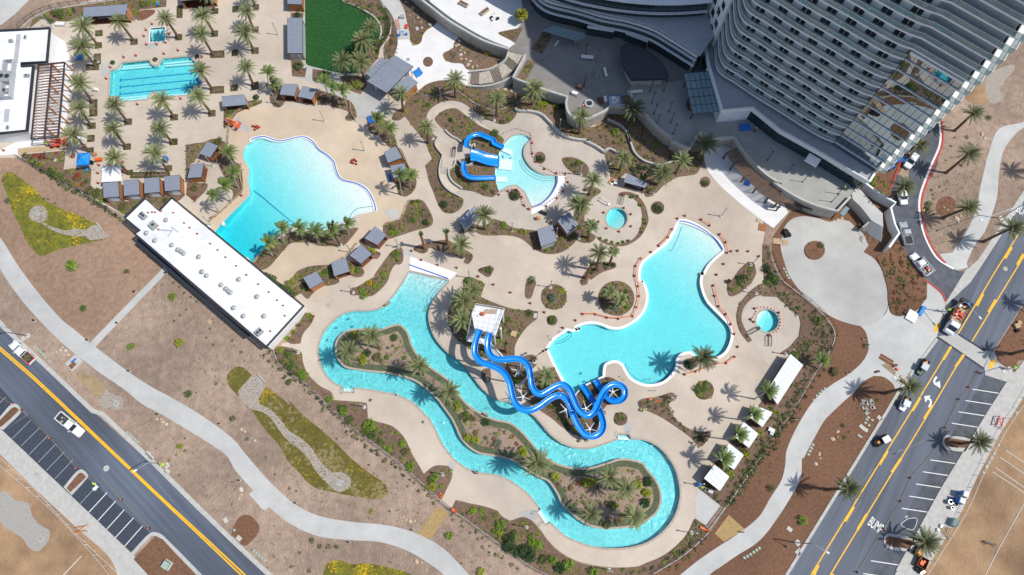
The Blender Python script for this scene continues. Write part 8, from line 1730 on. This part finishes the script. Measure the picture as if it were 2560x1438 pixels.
boxes('plank_trestle','dark wooden trestle on the right dirt lot','trestle','D5 1740,1165',[('plank','black',[((0,0,.6),(2.4,.3,.1))]),('leg','black',[((-.9,.2,.3),(.1,.1,.6)),((-.9,-.4,.3),(.1,.1,.6)),((.9,.2,.3),(.1,.1,.6)),((.9,-.4,.3),(.1,.1,.6))])],.02,-.3)
boxes('white_planter','orange work frame left of the restroom hut','frame','A3 60,930',[('frame','orange',[((0,0,1.2),(1.8,.15,.15)),((0,.6,1.2),(1.4,.15,.15)),((-.8,.3,.6),(.12,.12,1.2)),((.8,.3,.6),(.12,.12,1.2))]),('panel','redo',[((.1,.3,1.3),(.9,.6,.1))])],.08,.7)
# pool access lifts and ramps near the spas
for q,l,rz in (('B4 280,660','white curved access lift left of the left spa',-.6),('B4 455,640','dark stair rail frame above the left spa',1.3),('C4 1775,590','dark access lift left of the right spa',.5),('C4 1925,690','dark rack of rails below the right spa',1.45),('B3 700,170','dark rail panels above the kids slide steps',1.5)):
    p=G(PX(q)[0],.08);t=thing('access_lift',l,'handrail',(p.x,p.y,.08),rz);b=MB()
    for y in (-.35,.35):
        b.tube([(-1.2,y,0),(-1.2,y,.9),(1.1,y,.9),(1.1,y,0)],.06,6);b.bar((-1.2,y,.45),(1.1,y,.45),.07)
    b.build('rail',M['wpaint' if 'white' in l else 'black'],t)
    b=MB();b.box((1.3,0,.4),(.6,.6,.08));b.build('seat',M['wpaint' if 'white' in l else 'woodd'],t)
# handrails at pool steps
for q,l,rz in (('C2 1560,1185','lower left lazy river steps',0.05),('D3 1050,950','lower middle lazy river steps',-1.0),('D3 1785,228','upper right lazy river steps',0.05),('B3 740,40','kids slide path',1.4),('C4 500,1020','rounded end of the activity pool',.8),('C4 765,1130','bottom of the activity pool',1.57),('C3 1715,640','left notch of the activity pool',.4)):
    p=G(PX(q)[0],.08);t=thing('grab_rails','pair of thin steel grab rails at the '+l,'handrail',(p.x,p.y,.08),rz);b=MB()
    for x in (-1.3,1.3):b.tube([(x,.6,0),(x,.5,.85),(x,-.3,.85),(x,-.7,0)],.05,6)
    b.build('rail',M['pole'],t)
for s,z0,l in (('C2 1512,1150! 1512,1190! 1610,1195! 1616,1152!',0,'lower left'),('D3 1075,872! 1047,897! 1120,998! 1158,980!',0,'lower middle'),('D3 1742,232! 1738,272! 1832,276! 1828,232!',0,'upper right')):
    P=area(s,0,False);b=MB()
    for k in range(4):
        f0=k/4;f1=(k+1)/4;A=[P[1].lerp(P[0],f0),P[2].lerp(P[3],f0),P[2].lerp(P[3],f1),P[1].lerp(P[0],f1)];z=WL-.12-.16*k
        b.hexa([(p.x,p.y,-1.0) for p in A]+[(p.x,p.y,z) for p in A])
    tag(b.build('entry_steps',M['plaster']),'white %s entry steps of the lazy river'%l,'steps')
for s,l in (('B2 290,862! 318,856! 328,885! 302,892!','white wave pool inlet at the lower left end'),('B2 540,1215! 556,1208! 580,1250! 565,1255!','white box at the lower end of the wave pool'),('B2 145,890! 165,885! 192,930! 180,938!','white box beside the long building roof edge')):
    b=MB();b.prism(area(s,.5,False),-.5,.5);tag(b.build('inlet_box',M['wpaint']),l,'box')
L=line('B2 598,522 700,600 840,720 960,820 1050,880',0,False);q=PF['wave_pool'];b=MB();b.ribbon(L,.13,WL-min(q(p.x,p.y) for p in L)+.03,0,0,False,.02);b.build('depth_line',M['bluel'],bpy.data.objects['wave_pool'],True)
# --- boulders, lids, path lights ---------------------------------
def rockdata(seed):
    r=random.Random(seed);bm=MB();n=8;rows=5
    for i in range(rows):
        th=math.pi*.5*(i/(rows-1))
        for k in range(n):
            a=2*math.pi*k/n;q=math.cos(th)*r.uniform(.8,1.12);bm.v.append((math.cos(a)*q,math.sin(a)*q*.75,math.sin(th)*.7*r.uniform(.85,1.1)-.1))
    for i in range(rows-1):
        for k in range(n):bm.f.append((i*n+k,i*n+(k+1)%n,(i+1)*n+(k+1)%n,(i+1)*n+k));bm.m.append(0)
    o=bm.build('boulder',M['rock'] if seed%3 else M['rockw']);d=o.data;bpy.data.objects.remove(o);return d
RD=[rockdata(i) for i in range(6)];RO=[]
for s in 'A3 285,85,24 245,30,13 300,215,18 370,225,15 330,290,28 380,280,17 460,250,28 340,180,17 220,20,15 260,155,12 755,410,26 720,460,22 745,450,18 760,505,20 780,480,14 765,550,24 805,530,18 770,590,18 815,595,22 860,615,24 840,650,26 805,635,15 680,505,15 885,675,24 930,660,18 1135,890,22 1210,895,26 1270,905,30 1230,880,20 C1 655,785,19 605,780,15 680,830,18 628,752,10 568,800,9 640,830,9 620,875,8 D1 1350,95,14 1385,97,10 1400,120,18 1430,140,15 D2 150,185,17 180,205,10 265,280,13 240,262,8 145,700,24 150,745,12 130,780,15 1540,940,11 1565,965,14 1600,975,21 1640,970,11 1518,950,8 1655,1320,22 1700,1330,11 1740,1390,11 1745,1358,9 D5 440,205,17 395,268,22 440,248,8 280,395,18 250,480,17 290,432,9 A5 1720,1040,22 1740,1070,16 B5 1520,640,26 1555,620,15 1535,665,13 1425,555,9 1452,572,9 595,652,14 632,637,16 795,800,30 745,715,16 770,688,14'.split():
    if s in TI:cur=s;continue
    x,y,r=s.split(',');p=G(PX('%s %s,%s'%(cur,x,y))[0]);i=R.randrange(6);o=bpy.data.objects.new('boulder',RD[i]);C.objects.link(o);q=float(r)/TI[cur][2]/10.6
    o.location=(p.x,p.y,.05);o.rotation_euler=(0,0,R.uniform(0,6.28));o.scale=(q,q,q*.9);RO.append((o,('large ' if q>.55 else 'small ')+('pale boulder' if i%3==0 else 'tan boulder')))
autolabel(RO,'boulder','landscape boulders')
ld=MB();ld.box((0,0,.05),(.55,.42,.1));lo=ld.build('utility_cover',M['teal']);ld2=MB();ld2.box((0,0,.06),(1.1,.8,.12));lo2=ld2.build('ground_vault',M['box']);UL=[]
f1=f2=True
for s in 'D5 705,82,0 690,100,0 738,105,0 678,128,0 710,150,0 800,88,1 647,163,1 677,187,1 622,235,0 640,248,0 228,318,0 215,345,0 203,372,0 190,400,0 1975,42,0 1822,320,0 1785,392,0 1762,430,0 1740,470,0 1722,500,0 1718,512,0 1693,557,0 D4 1422,1042,1 1490,1160,1 1495,1245,1 1508,1215,0 1140,1222,0 1115,1240,0 1088,1258,0 1062,1275,0 1163,1205,0 1035,1288,0 B5 1145,1015,0 1160,1030,0 1175,1045,0 1192,1065,0 1205,1082,0 185,1030,0 200,1055,0 210,1080,0 222,1100,0 C5 502,905,0 480,922,0 462,942,0 440,960,0 415,995,0 395,1362,0 410,1338,0 385,1388,0 D1 1098,212,0 1120,232,0 1140,250,0 1165,272,0 1185,290,0 1275,392,1 1303,425,1 1440,545,1 1945,965,0 D2 260,1225,0 283,1248,0 305,1270,0 330,1290,0 352,1310,0 15,965,1 90,1050,0 130,1120,1 C1 350,745,0 375,765,0 398,783,0 417,803,0 437,823,0 457,850,0 497,888,0 235,665,1 D4 975,505,0 990,490,0 1005,475,0 870,680,0 885,655,0 900,632,0 855,692,0'.split():
    if s in TI:cur=s;continue
    x,y,k=s.split(',');p=G(PX('%s %s,%s'%(cur,x,y))[0])
    if k=='1':o=lo2 if f2 else lo2.copy();f2=False
    else:o=lo if f1 else lo.copy();f1=False
    if o.name not in C.objects:C.objects.link(o)
    o.location=(p.x,p.y,.02);o.rotation_euler=(0,0,R.uniform(-.9,-.5));UL.append((o,'pale concrete utility pad' if k=='1' else 'small teal utility lid'))
autolabel(UL,'utility cover','ground utility covers')
bo=thing('path_light','','path light');b=MB();b.box((0,0,.05),(.5,.35,.1));b.build('base',M['box'],bo);b=MB();b.box((0,0,.5),(.18,.18,.9));b.build('post',M['black'],bo);b=MB();b.box((.08,0,.93),(.4,.24,.1));b.build('lamp_cap',M['black'],bo)
BO=[];f=True
for s in 'C1 350,490 882,685 1178,515 1352,205 1295,995 1578,1425 1662,16 D2 137,625 622,820 1078,1157 1622,1050 D1 1360,58 1893,140 D4 1008,1068 1480,95 C5 285,1138 820,572 680,785 805,520'.split():
    if s in TI:cur=s;continue
    p=G(PX(cur+' '+s)[0]);o=bo if f else copy_tree(bo);f=False;o.location=(p.x,p.y,.03);BO.append((o,'short black path light'))
autolabel(BO,'path light','black path lights beside the walks')
# red parking markers
mk=thing('lane_marker','','marker');b=MB();b.lathe((0,0,0),[(.25,0),(.25,.06),(.06,.1)],10);b.build('base',M['rubber'],mk);b=MB();b.tube([(0,0,.08),(0,0,1.05)],.09,8);b.build('post',M['redo'],mk);b=MB();b.tube([(0,0,.6),(0,0,.8)],.095,8);b.build('band',M['wpaint'],mk)
MK=[];f=True
for s in 'D1 190,18 437,265 665,523 1050,790 1288,1035 C1 135,1320 C5 1680,778 1610,895 1535,988 1430,1208 D5 1060,602 978,803 830,1038 605,1412'.split():
    if s in TI:cur=s;continue
    p=G(PX(cur+' '+s)[0]);o=mk if f else copy_tree(mk);f=False;o.location=(p.x,p.y,.03);MK.append((o,'red delineator post on the asphalt'))
autolabel(MK,'marker','red delineator posts')
autolabel([(o,'slim grey deck lamp post') for o in LAMPS],'lamp','grey deck lamps')
autolabel([(o,'slim black terrace lamp post') for o in TL],'lamp','black terrace lamps')
# thin ropes between delineators
for s,l in (('D1 -40,-120 190,18 437,265 665,523','upper thin rope along the left parking strip'),('D1 870,590 1050,790 1288,1035','lower thin rope along the left parking strip'),('C5 1680,778 1610,895 1535,988 1430,1208 D5 1240,400 1060,602 978,803 830,1038 605,1412','long thin rope along the right parking bays')):
    tag(MB().tube([p+Vector((0,0,.12)) for p in line(s,0,False)],.035,5).build('rope',M['dgcover']),l,'rope')
# manhole covers
for q,l,r,m,z in (('D1 915,520','pale round manhole cover on the left street',.62,'kerb',.03),('D1 316,565','round manhole cover on the left sidewalk',.4,'stone',.14),('C2 1365,330','round brown manhole cover near the end of the long building',.62,'stone',.09),('A3 240,597','dark round manhole cover on the white plaza',.5,'hvac',.09),('B3 750,585','round brown lid at the foot of the kids slide steps',.45,'stone',.09),('B5 1900,1030','faint round manhole cover on the right avenue',.55,'stone',.03)):
    p=G(PX(q)[0]);b=MB();b.lathe((p.x,p.y,z),[(r,-.02),(r,.015),(r*.9,.02),(.02,.022)],20);tag(b.build('manhole_cover',M[m]),l,'manhole')
b=MB();P=area('C3 1262,610! 1283,585! 1335,600! 1313,652! 1262,632!',.6,False);b.prism(P,.1,.6);tag(b.build('access_hatch',M['lumber']),'square tan access lid right of the slide tower','lid')
b=MB();P=area('C3 1497,412! 1532,415! 1522,460! 1490,455!',.5,False);b.prism(P,.1,.5);tag(b.build('access_hatch',M['box']),'grey framed access hatch at the tip of the slide tower bed','lid')
b=MB();P=area('C2 175,468! 210,495! 178,527! 147,498!',.1,False);b.prism(P,.0,.12);tag(b.build('access_hatch',M['lumber']),'square cream lid on the soil below the long building','lid')
